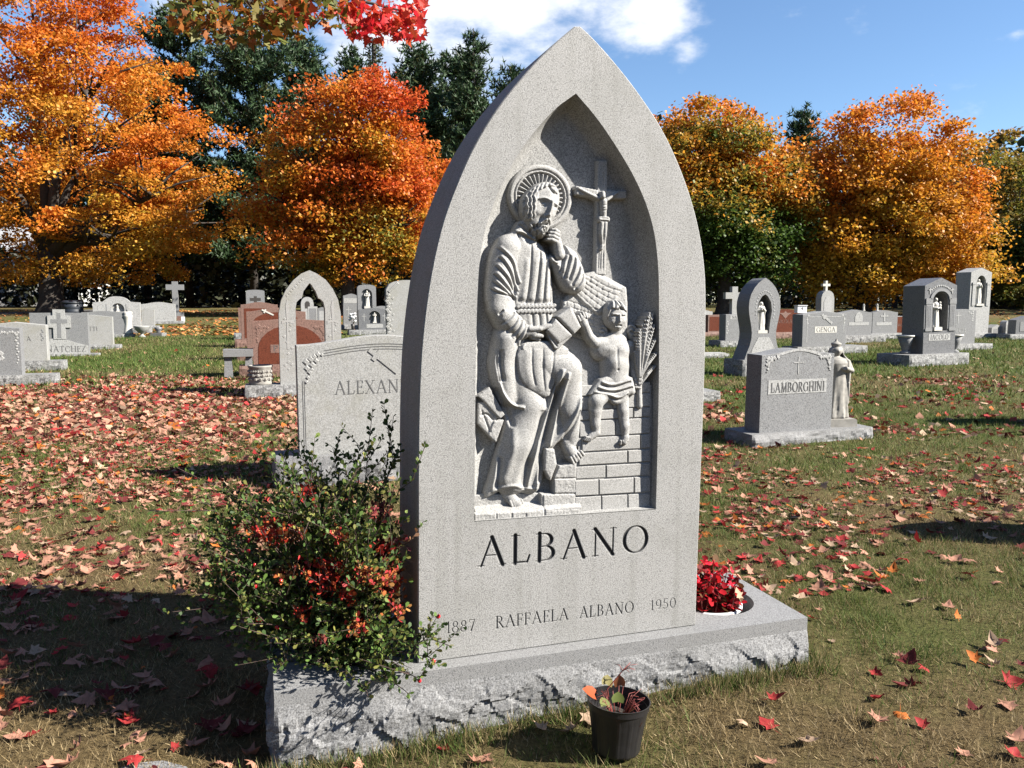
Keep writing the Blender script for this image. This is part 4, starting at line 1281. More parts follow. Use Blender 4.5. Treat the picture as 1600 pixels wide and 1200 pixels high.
# ================================================================== the other gravestones
class Stone:
    """local frame: x along the face, y into the stone, z up; origin on the lawn at the middle of the base's front edge"""
    def __init__(s, name, label, die, base, mat, thick=0.2, yaw=18.0, basemat=None, kind='serp', rise=0.0, cat='gravestone', set_back=0.07, group=None, base_extra=0.2, seed=1, holes=(), outline=None, die_name='die', band=0.0, make_die=True):
        xl, xr, yt, yb = die
        bl, br, gy = base
        xc = (bl + br) / 2
        P = ground(xc, gy)
        s.P = P
        s.k = (P[1] * cp + 0.09) / F_PX
        c, sn = math.cos(R(yaw)), math.sin(R(yaw))
        a = (xc - 800) / F_PX
        s.kx = s.k / (c - a * sn)
        s.sb = set_back
        s.xd = (xl + xr) / 2
        s.du = (s.xd - xc) * s.kx + (sn + a * c) * set_back * s.kx / s.k / 1.0
        s.yb = yb
        s.hb = max(0.03, (gy - yb) * s.k)
        s.W = (xr - xl) * s.kx
        s.H = (yb - yt) * s.k
        Wb = (br - bl) * s.kx
        s.T = thick
        s.vf = set_back
        s.root = thing(name, label, cat, (P[0], P[1], P[2] - 0.0), R(yaw), group)
        s.yaw = yaw
        q_ = random.Random(seed * 7 + 1)
        s.root.rotation_euler = (R(q_.uniform(-0.7, 0.7)), R(q_.uniform(-0.6, 0.6)), R(yaw))     # old stones settle
        u0, u1 = -Wb / 2, Wb / 2
        s.Wb = Wb
        FOOT.append((np.array(P[:2]), R(yaw), u0 - 0.03, u1 + 0.03, -0.04, thick + base_extra))
        rock_base('base', s.root, u0, u1, 0, thick + base_extra, s.hb, basemat or (M['rock'] if P[1] < 9 else M['rock_far']), None, amp=0.03, step=0.025 if P[1] < 12 else 0.05, seed=seed)
        s.mat = mat
        if make_die:
            o = outline or s.profile(kind, rise)
            s.outline = o
            b = MB()
            b.prism(o, s.vf, s.vf + thick, holes)
            s.die = fix_normals(b.build(die_name, mat, s.root))
            if len(holes) == 0 and P[1] < 25:
                m = s.die.modifiers.new('edge', 'BEVEL'); m.width = 0.008; m.segments = 1; m.limit_method = 'ANGLE'
    def u(s, x):
        return (x - s.xd) * s.kx + s.du
    def z(s, y):
        return (s.yb - y) * s.k + s.hb
    def profile(s, kind, rise):
        W, H, z0, d = s.W / 2, s.H, s.hb - 0.002, s.du
        r = rise * s.k
        n = 14
        top = []
        for i in range(n + 1):
            t = -1 + 2 * i / n
            if kind == 'serp':
                zz = r * (0.5 + 0.5 * math.cos(math.pi * t))
            elif kind == 'arch':
                zz = r * math.sqrt(max(0, 1 - t * t)) if r else 0
            elif kind == 'peak':
                zz = r * (1 - abs(t))
            elif kind == 'shoulder':
                q = abs(t) / 0.5
                zz = r * (0.25 + 0.75 * math.sqrt(max(0, 1 - q * q))) if q < 1 else r * 0.25 * max(0, 1 - (q - 1) * 0.5)
            elif kind == 'round':
                zz = r * math.sqrt(max(0, 1 - t * t))
            else:
                zz = 0
            top.append((t * W + d, z0 + H + zz))
        return [(-W + d, z0), (W + d, z0)] + top[::-1]
    def slab(s, name, pts, proud, mat, depth=None, px=True, parent=None, bevel=0):
        """raised plate on the face; pts in pixels or local"""
        q = [(s.u(x), s.z(y)) for x, y in pts] if px else pts
        b = MB()
        b.prism(q, s.vf - proud, s.vf + (0.002 if depth is None else depth))
        return fix_normals(b.build(name, mat, parent or s.root))
    def rect(s, name, x0, x1, y0, y1, proud, mat, **k):
        return s.slab(name, [(x0, y1), (x1, y1), (x1, y0), (x0, y0)], proud, mat, **k)
    def text(s, t, x0, x1, yb, cap, proud, mat, name='lettering', weight=0.85):
        return text_mesh(name, t, s.u(x0), s.z(yb), s.u(x1), s.z(yb), cap * s.k, s.vf - proud, mat, s.root, 0.002, weight)
    def cross(s, name, x0, x1, y0, y1, ya, wd, proud, mat):
        """latin cross in relief; ya = height of the arms (px), wd = bar width (px)"""
        xc = (x0 + x1) / 2
        h = wd / 2
        return s.slab(name, [(xc - h, y1), (xc + h, y1), (xc + h, ya + h), (x1, ya + h), (x1, ya - h), (xc + h, ya - h), (xc + h, y0), (xc - h, y0), (xc - h, ya - h), (x0, ya - h), (x0, ya + h), (xc - h, ya + h)], proud, mat)
    def lumps(s, name, items, mat, proud=0.012):
        proud = proud * 0.6
        """carved blossoms and leaves: small domes on the face; (x, y, r) in pixels"""
        b = MB()
        for x, y, r in items:
            cu, cz, rr = s.u(x), s.z(y), r * s.k
            V, Fc = [], []
            n = 8
            for j, (f, hgt) in enumerate(((1.0, 0.0), (0.85, 0.6), (0.5, 0.95))):
                for i in range(n):
                    a = 2 * math.pi * i / n
                    q = f * (1 + 0.18 * math.cos(a * 4))
                    V.append((cu + rr * q * math.cos(a), s.vf + 0.001 - proud * hgt, cz + rr * q * math.sin(a)))
            V.append((cu, s.vf - proud * 0.7, cz))
            for j in range(2):
                for i in range(n):
                    i2 = (i + 1) % n
                    Fc.append((j * n + i, j * n + i2, (j + 1) * n + i2, (j + 1) * n + i))
            for i in range(n):
                Fc.append((2 * n + i, 2 * n + (i + 1) % n, 3 * n))
            b.add(V, Fc)
        return fix_normals(b.build(name, mat, s.root))
    def world(s, u, v, z=None):
        ca, sa = math.cos(R(s.yaw)), math.sin(R(s.yaw))
        return (s.P[0] + u * ca - v * sa, s.P[1] + u * sa + v * ca, s.P[2] + (s.hb if z is None else z))
    def carve_niche(s, x0, x1, y0, y1, depth, mat=None, key=False, outline=None):
        """replaces the die by one with a round-headed niche cut into the face"""
        lp = outline or arch_loop(s.u(x0), s.u(x1), s.z(y1), s.z(y0))
        d0 = s.die
        me = d0.data
        b = MB()
        fl = s.outline
        loops = [fl, lp]
        flat = [p for l in loops for p in l]
        tri = tessellate_polygon([[Vector((p[0], p[1], 0)) for p in l] for l in loops])
        n, m = len(fl), len(lp)
        V = [(p[0], s.vf, p[1]) for p in flat] + [(p[0], s.vf + s.T, p[1]) for p in fl] + [(p[0], s.vf + depth, p[1]) for p in lp]
        Fc = [tuple(t) for t in tri]
        for i in range(n):
            j = (i + 1) % n
            Fc.append((i, j, n + m + j, n + m + i))
        Fc.append(tuple(range(n + m, 2 * n + m)))
        for i in range(m):
            j = (i + 1) % m
            Fc.append((n + i, n + j, 2 * n + m + j, 2 * n + m + i))
        Fc.append(tuple(range(2 * n + m, 2 * n + 2 * m)))
        nm = bpy.data.meshes.new('die')
        nm.from_pydata(V, [], Fc)
        nm.materials.append(s.mat)
        nm.update()
        d0.data = nm
        d0.modifiers.clear()
        fix_normals(d0)

def arch_loop(u0, u1, z0, z1, n=14, point=0.0):
    """round (or pointed) headed opening"""
    r = (u1 - u0) / 2
    c = (u0 + u1) / 2
    zs = z1 - r * (1 + point)
    out = [(u0, z0), (u1, z0)]
    for i in range(n + 1):
        a = math.pi * i / n
        out.append((c + r * math.cos(a), zs + r * (1 + point) * math.sin(a) ** (1 - 0.3 * point)))
    return out

_FIG = {}
def figure_mesh(kind, mat):
    """robed statue 1 m tall, facing -y, fused into one surface"""
    if (kind, mat.name) in _FIG:
        return _FIG[(kind, mat.name)]
    b = MB()
    n = 40
    prof = [(0.155, 0.0), (0.165, 0.02), (0.15, 0.12), (0.135, 0.25), (0.125, 0.38), (0.12, 0.5), (0.115, 0.58), (0.125, 0.68), (0.135, 0.76), (0.12, 0.815), (0.07, 0.845), (0.045, 0.86), (0.04, 0.875)]
    V, Fc = [], []
    for r, z in prof:
        for k in range(n):
            a = 2 * math.pi * k / n
            w = max(0, 1 - z / 0.75)
            f = 1 + w * (0.10 * math.sin(9 * a + 2.0 * math.sin(z * 6)) + 0.05 * math.sin(15 * a + 4 * z))
            sway = 0.02 * math.sin(z * 4)
            V.append((r * f * math.cos(a) + sway, r * f * 0.78 * math.sin(a), z))
    m = len(prof)
    for i in range(m - 1):
        for k in range(n):
            k2 = (k + 1) % n
            Fc.append((i * n + k, i * n + k2, (i + 1) * n + k2, (i + 1) * n + k))
    Fc += [tuple(range(n))[::-1], tuple(range((m - 1) * n, m * n))]
    b.add(V, Fc)
    hd = [(0.012, 0.855), (0.045, 0.87), (0.058, 0.90), (0.062, 0.93), (0.055, 0.965), (0.035, 0.985), (0.01, 0.995)]
    b.lathe(hd, 18, 0.0, -0.012)
    b.tube([(0, -0.075, 0.915), (0, -0.072, 0.935)], 0.012, 6)
    arms = {'mary': [[(-0.12, 0, 0.79), (-0.155, -0.04, 0.66), (-0.04, -0.13, 0.72), (-0.005, -0.14, 0.78)], [(0.12, 0, 0.79), (0.155, -0.04, 0.66), (0.04, -0.13, 0.72), (0.005, -0.14, 0.78)]],
            'anthony': [[(-0.12, 0, 0.79), (-0.16, -0.03, 0.66), (-0.06, -0.14, 0.64), (0.05, -0.15, 0.66)], [(0.12, 0, 0.79), (0.165, -0.03, 0.66), (0.11, -0.13, 0.66)]],
            'blessing': [[(-0.12, 0, 0.79), (-0.17, -0.03, 0.64), (-0.12, -0.13, 0.70), (-0.11, -0.14, 0.78)], [(0.12, 0, 0.79), (0.16, -0.04, 0.64), (0.05, -0.13, 0.70)]]}[kind]
    for pl in arms:
        b.tube(pl, [0.05, 0.046, 0.038, 0.026][:len(pl)] if len(pl) == 4 else [0.05, 0.046, 0.03], 10)
    if kind in ('mary', 'blessing'):             # veil and mantle falling from the head
        V, Fc = [], []
        rows = [(0.985, 0.03), (0.965, 0.068), (0.92, 0.082), (0.87, 0.09), (0.80, 0.15), (0.66, 0.175), (0.5, 0.168), (0.34, 0.172), (0.2, 0.165)]
        nn = 22
        for sgn_r in (1.0, 0.86):
            for z, r in rows:
                for k in range(nn):
                    a = R(-35) + R(250) * k / (nn - 1)
                    f = 1 + 0.05 * math.sin(a * 8 + z * 5) * (1 if z < 0.8 else 0.2)
                    V.append((r * sgn_r * f * math.cos(a), 0.82 * r * sgn_r * f * math.sin(a) - (0.01 if z > 0.85 else 0), z))
        nr = len(rows)
        for o in (0, nr * nn):
            for i in range(nr - 1):
                for k in range(nn - 1):
                    q = (o + i * nn + k, o + i * nn + k + 1, o + (i + 1) * nn + k + 1, o + (i + 1) * nn + k)
                    Fc.append(q if o else q[::-1])
        A, B = 0, nr * nn
        for i in range(nr - 1):
            Fc.append((A + i * nn, B + i * nn, B + (i + 1) * nn, A + (i + 1) * nn)[::-1])
            Fc.append((A + i * nn + nn - 1, A + (i + 1) * nn + nn - 1, B + (i + 1) * nn + nn - 1, B + i * nn + nn - 1)[::-1])
        for k in range(nn - 1):
            Fc.append((A + k, A + k + 1, B + k + 1, B + k)); Fc.append((A + (nr - 1) * nn + k, B + (nr - 1) * nn + k, B + (nr - 1) * nn + k + 1, A + (nr - 1) * nn + k + 1))
        b.add(V, Fc)
    if kind == 'anthony':                         # child held on the arm, and hair
        b.tube([(0.10, -0.09, 0.66), (0.11, -0.09, 0.74), (0.105, -0.09, 0.79)], [0.05, 0.055, 0.03], 12)
        b.lathe([(0.01, 0.78), (0.038, 0.80), (0.042, 0.83), (0.03, 0.86), (0.008, 0.872)], 12, 0.105, -0.095)
        b.tube([(0.09, -0.12, 0.66), (0.10, -0.16, 0.60)], [0.03, 0.018], 8)
    if kind == 'blessing':                        # crown
        b.lathe([(0.045, 0.985), (0.058, 1.03), (0.04, 1.04), (0.015, 1.06), (0.008, 1.10)], 14, 0, -0.01)
    o = b.build('statue_tmp', mat)
    fix_normals(o)
    md_ = o.modifiers.new('fuse', 'REMESH'); md_.mode = 'VOXEL'; md_.voxel_size = 0.0095
    sm = o.modifiers.new('sm', 'SMOOTH'); sm.iterations = 1; sm.factor = 0.4
    dg = bpy.context.evaluated_depsgraph_get()
    me = bpy.data.meshes.new_from_object(o.evaluated_get(dg))
    me.polygons.foreach_set('use_smooth', [True] * len(me.polygons))
    bpy.data.objects.remove(o)
    _FIG[(kind, mat.name)] = me
    return me
def statue(label, kind, mat, loc, H, rz, ped=0.12, group=None):
    t = thing('statue', label, 'statue', loc, rz, group)
    hp = H * ped
    o = bpy.data.objects.new('figure', figure_mesh(kind, mat)); link(o, t)
    k = H * (1 - ped) / (1.08 if kind == 'blessing' else 1.0)
    o.scale = (k, k, k); o.location = (0, 0, hp - 0.003)
    w = 0.19 * k
    b = MB(); b.prism([(-w, 0), (w, 0), (w, hp * 0.8), (w * 0.93, hp), (-w * 0.93, hp), (-w, hp * 0.8)], -w * 0.9, w * 0.9)
    fix_normals(b.build('pedestal', mat, t))
    return t

def cross_prism(b, xc, z0, z1, za, hw, arm, v0, v1):
    b.prism([(xc - hw, z0), (xc + hw, z0), (xc + hw, za - hw), (xc + arm, za - hw), (xc + arm, za + hw), (xc + hw, za + hw), (xc + hw, z1), (xc - hw, z1), (xc - hw, za + hw), (xc - arm, za + hw), (xc - arm, za - hw), (xc - hw, za - hw)], v0, v1)
    return b

def roses(x, y, sx, sy, r, n=7, seed=0):
    q = random.Random(seed)
    out = []
    for k in range(n):
        t = k / (n - 1)
        out.append((x + sx * t + q.uniform(-r, r) * 0.4, y + q.uniform(-r, r) * 0.4, r * q.uniform(0.7, 1.15)))
        out.append((x + q.uniform(-r, r) * 0.4, y + sy * t + q.uniform(-r, r) * 0.4, r * q.uniform(0.7, 1.15) * (1 - 0.4 * t)))
        out.append((x + sx * 0.45 * t + q.uniform(-r, r) * 0.5, y + sy * 0.45 * (1 - t), r * q.uniform(0.6, 0.9)))
    return out

PL, WH, MG, DG, PK, RD = M['pale'], M['white'], M['midgrey'], M['darkgrey'], M['pink'], M['red']

# ---- wide pale stone right behind the monument
s = Stone('headstone', 'wide pale granite headstone with carved corner roses directly behind the tall monument', (471, 731, 536, 706), (438, 768, 752), PL, 0.19, kind='serp', rise=14, seed=4)
s.lumps('carved_roses', [(485, 561, 5), (492, 557, 5), (497, 553, 4), (503, 550, 4), (486, 571, 4.5), (494, 566, 5), (490, 577, 4), (487, 585, 3), (500, 560, 4), (493, 573, 3), (485, 592, 2.5), (509, 551, 2.5)], PL, 0.014)
s.lumps('carved_roses', [(717, 561, 5), (710, 557, 5), (705, 553, 4), (699, 550, 4), (716, 571, 4.5), (708, 566, 5), (712, 577, 4), (715, 585, 3)], PL, 0.014)
s.text('ALEXANDER', 527, 675, 613, 21, 0.0, M['letter'], weight=0.62)
for a, b_ in (((515, 541.5), (687, 541.5)),):
    pts, q2 = [], []
    for j in range(3):
        mb = MB()
        for i in range(16):
            t0, t1 = i / 16, (i + 1) / 16
            f = lambda t: 545 + 4 * j - 9 * math.sin(math.pi * t)
            x0, x1 = 512 + 178 * t0, 512 + 178 * t1
            mb.prism([(s.u(x0), s.z(f(t0))), (s.u(x1), s.z(f(t1))), (s.u(x1), s.z(f(t1) - 0.9)), (s.u(x0), s.z(f(t0) - 0.9))], s.vf - 0.0025, s.vf + 0.001)
        fix_normals(mb.build('border_line', M['letter'], s.root))
s.rect('border_line', 478.4, 479.2, 590, 702, 0.002, M['letter'])
s.rect('border_line', 481.2, 481.8, 590, 702, 0.002, M['letter'])
def slant(cx, cy, L, w, ang):
    ca, sa = math.cos(R(ang)), math.sin(R(ang))
    p = [(-L * 0.35, -w), (-L * 0.35, -L * 0.2), (-L * 0.35 + 2 * w, -L * 0.2), (-L * 0.35 + 2 * w, -w), (L * 0.65, -w), (L * 0.65, w), (-L * 0.35 + 2 * w, w), (-L * 0.35 + 2 * w, L * 0.2), (-L * 0.35, L * 0.2), (-L * 0.35, w), (-L * 0.6, w), (-L * 0.6, -w)]
    return [(cx + x * ca - y * sa, cy + x * sa + y * ca) for x, y in p][::-1]
s.slab('carved_cross', slant(602, 562, 46, 3.4, 40), 0.006, PL)

# ---- open gothic arch
def gothic(xc, hw, ytop, ybot, st, flare=0.0, ogee=False, n=12):
    """pointed arch outline in the stone's local frame"""
    out = [(st.u(xc - hw), st.z(ybot)), (st.u(xc + hw), st.z(ybot))]
    hpx = (ybot - ytop)
    ys = ytop + min(hpx * 0.75, hw * 1.55)
    R_, L_ = [], []
    for i in range(n + 1):
        t = i / n
        a = math.pi / 2 * t
        x = hw * math.cos(a) ** 0.95
        y = ys - (ys - ytop) * (math.sin(a) ** 1.15)
        R_.append((st.u(xc + x), st.z(y))); L_.append((st.u(xc - x), st.z(y)))
    return out + R_ + L_[:-1][::-1]
s = Stone('arch_monument', 'pale granite memorial shaped as an open gothic arch', (439, 536, 424, 600), (386, 592, 619), PL, 0.24, make_die=False, cat='arch', seed=6)
ol = [(439, 600), (439, 490), (443, 470), (451, 453), (463, 438), (475, 428), (487, 423)]
ol2 = [(536, 600), (536, 490), (532, 468), (524, 451), (513, 437), (500, 428), (489, 423)]
il = [(465, 600), (465, 482), (467, 472), (472, 467), (475, 466), (478, 455), (487, 443)]
ir = [(511, 600), (511, 482), (509, 472), (504, 467), (501, 466), (497, 455), (489, 443)]
loop = [(s.u(x), s.z(y)) for x, y in [ol2[0]] + ol2[1:] + ol[1:][::-1] + [ol[0], il[0]] + il[1:] + ir[1:][::-1] + [ir[0]]]
b = MB(); b.prism(loop, s.vf, s.vf + 0.24)
fix_normals(b.build('arch', PL, s.root))
for x in (452, 523):
    s.slab('carved_cross', [(x - 1.5, 545), (x + 1.5, 545), (x + 1.2, 503), (x + 9, 506), (x + 9, 501), (x + 1.2, 500), (x + 2.5, 478), (x, 468), (x - 2.5, 478), (x - 1.2, 500), (x - 9, 501), (x - 9, 506), (x - 1.2, 503)][::-1], 0.004, M['carved'])
    s.lumps('carved_leaves', [(x + 6 * math.sin(k * 1.7), 552 - 9 * k, 2.6) for k in range(7)], PL, 0.008)
    s.lumps('carved_flower', [(x, 565, 3), (x - 5, 570, 2.6), (x + 5, 569, 2.6), (x, 576, 2.2)], PL, 0.008)
s.lumps('carved_leaves', [(476 - 3.4 * k, 437 + 3.6 * k, 2.4) for k in range(8)], PL, 0.007)
# round carved planter standing on the arch's base
pu = s.u(409) - 0.0
loc = s.world(pu, 0.22)
t = thing('planter', 'round white carved planter on the base beside the gothic arch', 'planter', loc, 0)
rr = 18 * s.k
b = MB(); b.lathe([(rr * 0.95, 0), (rr, 0.02), (rr * 0.97, 0.05), (rr * 0.97, 0.26), (rr * 1.04, 0.275), (rr * 1.04, 0.30), (rr * 0.88, 0.30), (rr * 0.86, 0.2)], 28); b.build('bowl', M['marble_old'], t, True)
b = MB()
for k in range(16):
    a = R(180) + R(180) * k / 15
    for j, zz in enumerate((0.09, 0.15, 0.21)):
        q = 0.020 + 0.007 * math.sin(k * 3 + j * 2)
        b.lathe([(0.004, zz - q), (q, zz - q * 0.5), (q, zz + q * 0.5), (0.004, zz + q)], 6, rr * 0.97 * math.cos(a), rr * 0.97 * math.sin(a))
b.build('carved_garland', M['marble_old'], t)
b = MB(); b.lathe([(rr * 0.84, 0.25), (rr * 0.5, 0.265), (0.01, 0.27)], 16); b.build('soil', M['soil'], t)

# ---- red granite row on the far side of the arch
s = Stone('headstone', 'polished red granite headstone with arched panel behind the gothic arch', (397, 514, 501, 570), (376, 540, 588), PK, 0.26, kind='serp', rise=3, basemat=PK, seed=8)
lp = [(405, 568), (507, 568), (507, 545)] + [(456 + 51 * math.cos(R(a)), 545 - 37 * math.sin(R(a))) for a in range(15, 180, 15)] + [(405, 545)]
s.slab('polished_panel', lp, 0.006, RD)
s.rect('name_plate', 424, 491, 538, 551, 0.010, PK)
s.text('PERETTI', 428, 488, 548, 8.5, 0.011, M['letter'])
s.lumps('carved_flower', roses(405, 511, 14, 22, 3.2, 6, 1), PK, 0.012)
s.lumps('carved_flower', roses(508, 511, -14, 22, 3.2, 6, 2), PK, 0.012)
s = Stone('headstone', 'rosy granite headstone with round topped red panel and slanted cross', (387, 480, 487, 545), (372, 496, 563), PK, 0.24, kind='serp', rise=6, basemat=PK, seed=9)
lp = [(397, 545), (471, 545), (471, 505)] + [(434 + 37 * math.cos(R(a)), 505 - 17 * math.sin(R(a))) for a in range(15, 180, 15)] + [(397, 505)]
s.slab('polished_panel', lp, 0.006, RD)
s.slab('carved_cross', slant(420, 488, 16, 1.2, 25), 0.014, M['marble'])
s = Stone('headstone', 'pink granite headstone with low curved top, third in the red row', (378, 436, 476, 530), (368, 446, 543), PK, 0.26, kind='serp', rise=4, basemat=PK, seed=10)
s.rect('polished_panel', 383, 431, 482, 528, 0.004, RD)
s = Stone('headstone', 'small pinkish granite headstone at the far end of the red row', (374, 412, 481, 520), (366, 420, 531), PK, 0.26, kind='flat', seed=11)
s.rect('polished_panel', 378, 408, 486, 515, 0.004, PK)
s = Stone('headstone', 'grey granite headstone pierced by a dark cross beyond the red row', (386, 415, 455, 505), (378, 423, 514), MG, 0.25, kind='round', rise=2, seed=12)
s.cross('dark_cross', 392, 409, 463, 475, 468, 4.5, 0.004, M['bronze'])
# bench beside the red row
g = ground(372, 591)
t = thing('stone_bench', 'low grey granite bench beside the red headstone', 'bench', tuple(g), R(18))
kb = (g[1] * cp) / F_PX
b = MB(); b.prism([(-21 * kb, 34 * kb), (24 * kb, 34 * kb), (24 * kb, 45 * kb), (-21 * kb, 45 * kb)], 0, 0.42); fix_normals(b.build('seat', M['rock'], t))
for x in (-14, 17):
    b = MB(); b.prism([((x - 7) * kb, -0.02), ((x + 7) * kb, -0.02), ((x + 5) * kb, 34 * kb), ((x - 5) * kb, 34 * kb)], 0.06, 0.36); fix_normals(b.build('leg', M['midgrey'], t))

# ---- stones seen through and beside the arch
s = Stone('headstone', 'slim white granite headstone with small niche shown by a dark plate, seen through the gothic arch', (471, 491, 474, 502), (465, 497, 508), WH, 0.25, kind='round', rise=10, seed=13)
s.slab('niche_shade_plate', [(477, 482), (485, 482), (485, 474), (483, 471), (479, 471), (477, 474)], 0.003, M['bronze'])  # dark raised plate stands in for the shade of the niche hollow
s = Stone('headstone', 'white granite headstone seen through the gothic arch, beside the niche stone', (482, 497, 479, 505), (478, 501, 511), WH, 0.25, kind='flat', seed=14)
s.rect('face_panel', 484, 495, 482, 503, 0.003, MG)
s = Stone('headstone', 'grey granite headstone seen through the gothic arch near its right leg', (497, 512, 482, 506), (493, 516, 512), MG, 0.22, kind='serp', rise=2, seed=15)
s.rect('face_panel', 499, 510, 486, 503, 0.003, WH)
s = Stone('headstone', 'grey granite headstone with pale band across its top left of the statue stone', (537, 562, 462, 507), (530, 570, 514), MG, 0.22, kind='serp', rise=3, seed=16)
s.rect('pale_band', 538, 561, 466, 474, 0.006, WH); s.cross('carved_cross', 541, 549, 479, 500, 484, 1.2, 0.004, WH)
s = Stone('headstone', 'tall grey granite headstone with a white saint carved in an arched niche', (560, 589, 449, 508), (553, 596, 516), MG, 0.24, kind='round', rise=4, seed=17)
s.carve_niche(566, 583, 452, 482, 0.10)
statue('small white marble statue in the niche of the tall grey headstone', 'anthony', M['marble'], s.world(s.u(574.5), s.vf + 0.06, s.z(482)), 28 * s.k, R(18))
s = Stone('headstone', 'grey granite headstone behind the one with the mother and child niche', (583, 612, 480, 510), (578, 617, 517), MG, 0.22, kind='serp', rise=2, seed=18)
s.rect('face_panel', 587, 609, 484, 507, 0.003, DG)
s = Stone('headstone', 'dark grey headstone with white mother and child figure in arched niche', (561, 607, 484, 515), (546, 622, 523), DG, 0.24, kind='serp', rise=3, seed=19)
s.carve_niche(577, 595, 486, 505, 0.10)
statue('white mother and child statuette in the niche of the dark grey headstone', 'anthony', M['marble'], s.world(s.u(586), s.vf + 0.05, s.z(505)), 17 * s.k, R(18))
s.rect('name_plate', 573, 599, 506.5, 512.5, 0.006, WH)
s.cross('carved_cross', 566, 573, 490, 502, 494, 1.0, 0.004, WH); s.cross('carved_cross', 598, 605, 490, 502, 494, 1.0, 0.004, WH)
# vase of white flowers beside it
g = s.world(s.u(552), 0.12, s.hb)
t = thing('flower_vase', 'vase of white silk flowers beside the dark grey niche headstone', 'vase', tuple(g), 0)
b = MB(); b.lathe([(0.05, 0), (0.06, 0.1), (0.075, 0.2), (0.07, 0.2), (0.02, 0.15)], 12); b.build('vase', M['bronze'], t, True)
b = MB(); q = random.Random(3)
for k in range(16):
    x, y, z = q.uniform(-.13, .13), q.uniform(-.1, .1), 0.36 + q.uniform(-.1, .22)
    b.lathe([(0.01, z - 0.04), (0.05, z), (0.035, z + 0.04), (0.008, z + 0.05)], 6, x, y)
b.build('flowers', M['white_plastic'], t)
b = MB()
for k in range(10):
    b.tube([(0, 0, 0.15), (q.uniform(-.12, .12), q.uniform(-.1, .1), 0.36)], 0.006, 5)
b.build('stems', M['twig'], t)
s = Stone('headstone', 'pale headstone with leaf carved rustic edge half hidden by the tall monument', (606, 668, 452, 535), (596, 680, 548), PL, 0.24, kind='round', rise=14, seed=20)
s.lumps('carved_leaves', [(608 + 2.0 * math.sin(k * 2.1), 532 - 4.4 * k, 3.0) for k in range(17)] + [(611 + 1.5 * k, 455 - 1.4 * k, 3.0) for k in range(9)], PL, 0.03)
s.lumps('carved_leaves', [(614 + 2.0 * math.sin(k * 2.1), 525 - 8.4 * k, 2.2) for k in range(8)], PL, 0.014)

# ---- left-hand row
s = Stone('headstone', 'grey granite headstone with carved flower border in the left row', (-78, 37, 513, 587), (-115, 89, 603), MG, 0.2, kind='serp', rise=5, seed=21)
s.lumps('carved_border', [(33 - 4.2 * k, 520 + 1.2 * math.sin(k * 2), 2.3) for k in range(10)] + [(31 + 1.5 * math.sin(k * 2.4), 524 + 4.4 * k, 2.4 - 0.1 * k) for k in range(11)], WH, 0.012)
s.lumps('carved_dove', [(0, 550, 4.5), (5, 553, 4), (-6, 549, 4), (6, 560, 3.6), (2, 562, 3), (-12, 552, 4)], WH, 0.012)
s = Stone('headstone', 'pale granite headstone with peaked top behind the flower bordered one', (-24, 77, 508, 565), (-50, 101, 580), PL, 0.2, kind='peak', rise=5, seed=22)
s.lumps('carved_spray', [(70 + 1.6 * math.sin(k * 2), 516 + 3.2 * k, 1.9) for k in range(6)], M['midgrey'], 0.008)
s.text('A', 45, 52, 533, 7, 0.001, M['letter'])
s = Stone('headstone', 'grey granite headstone with large raised cross and carved hillock', (49, 140, 489, 553), (36, 154, 557), MG, 0.2, kind='serp', rise=0.5, seed=23)
s.cross('raised_cross', 77, 113, 483.5, 530, 502.5, 19, 0.03, M['white'])
s.cross('cross_outline', 82, 108, 489, 528, 502, 6, 0.034, M['midgrey'])
s.slab('carved_ground', [(50, 553), (139, 553), (139, 540), (128, 538), (112, 533), (100, 530), (84, 529), (70, 533), (50, 541)], 0.02, WH)
s.text('NATCHEZ', 74, 136, 550, 9, 0.021, M['letter'])
s = Stone('headstone', 'pale granite headstone just beyond the one with the raised cross', (106, 178, 495, 539), (92, 188, 546), PL, 0.2, kind='serp', rise=3, seed=24)
s.text('LOTTI', 128, 154, 517, 6.5, 0.001, M['letter'])
s = Stone('headstone', 'grey granite headstone with white column vase at its end', (129, 196, 488, 522), (118, 210, 528), MG, 0.2, kind='serp', rise=2, seed=25)
s.rect('face_panel', 135, 185, 492, 518, 0.004, MG)
loc = s.world(s.u(201), 0.16)
t = thing('column_vase', 'white marble column vase at the end of a grey headstone', 'vase', loc, 0)
hv = 35 * s.k; rv = 6.6 * s.k
b = MB(); b.lathe([(rv * 1.1, 0), (rv * 1.1, hv * .06), (rv * .95, hv * .1), (rv * 0.85, hv * .45), (rv, hv * .75), (rv * 1.12, hv * .82), (rv * 0.9, hv * .86), (rv * 1.1, hv * .95), (rv * 0.8, hv), (rv * .6, hv * .9)], 20); b.build('vase', M['marble'], t, True)
b = MB(); b.tube([(0, 0, hv * .88), (0, 0, hv * 1.08)], [rv * 0.2, rv * 0.3], 8); b.build('spout', M['midgrey'], t)
s = Stone('headstone', 'large pale headstone with raised arched centre and small niche scene', (147, 221, 474, 510), (138, 236, 521), WH, 0.2, kind='shoulder', rise=11, seed=26)
s.carve_niche(176, 196, 474, 487, 0.09)
s.rect('carved_pilaster', 168, 173, 475, 488, 0.012, WH); s.rect('carved_pilaster', 199, 204, 475, 488, 0.012, WH)
statue('small white kneeling statuette in the niche of the large arched headstone', 'mary', M['marble'], s.world(s.u(185), s.vf + 0.05, s.z(487)), 11 * s.k, R(18))
s = Stone('headstone', 'small pale headstone with rounded top next to the arched centre one', (222, 242, 484, 509), (216, 248, 513), PL, 0.2, kind='serp', rise=2, seed=27)
s.rect('face_panel', 225, 239, 488, 507, 0.003, PL)
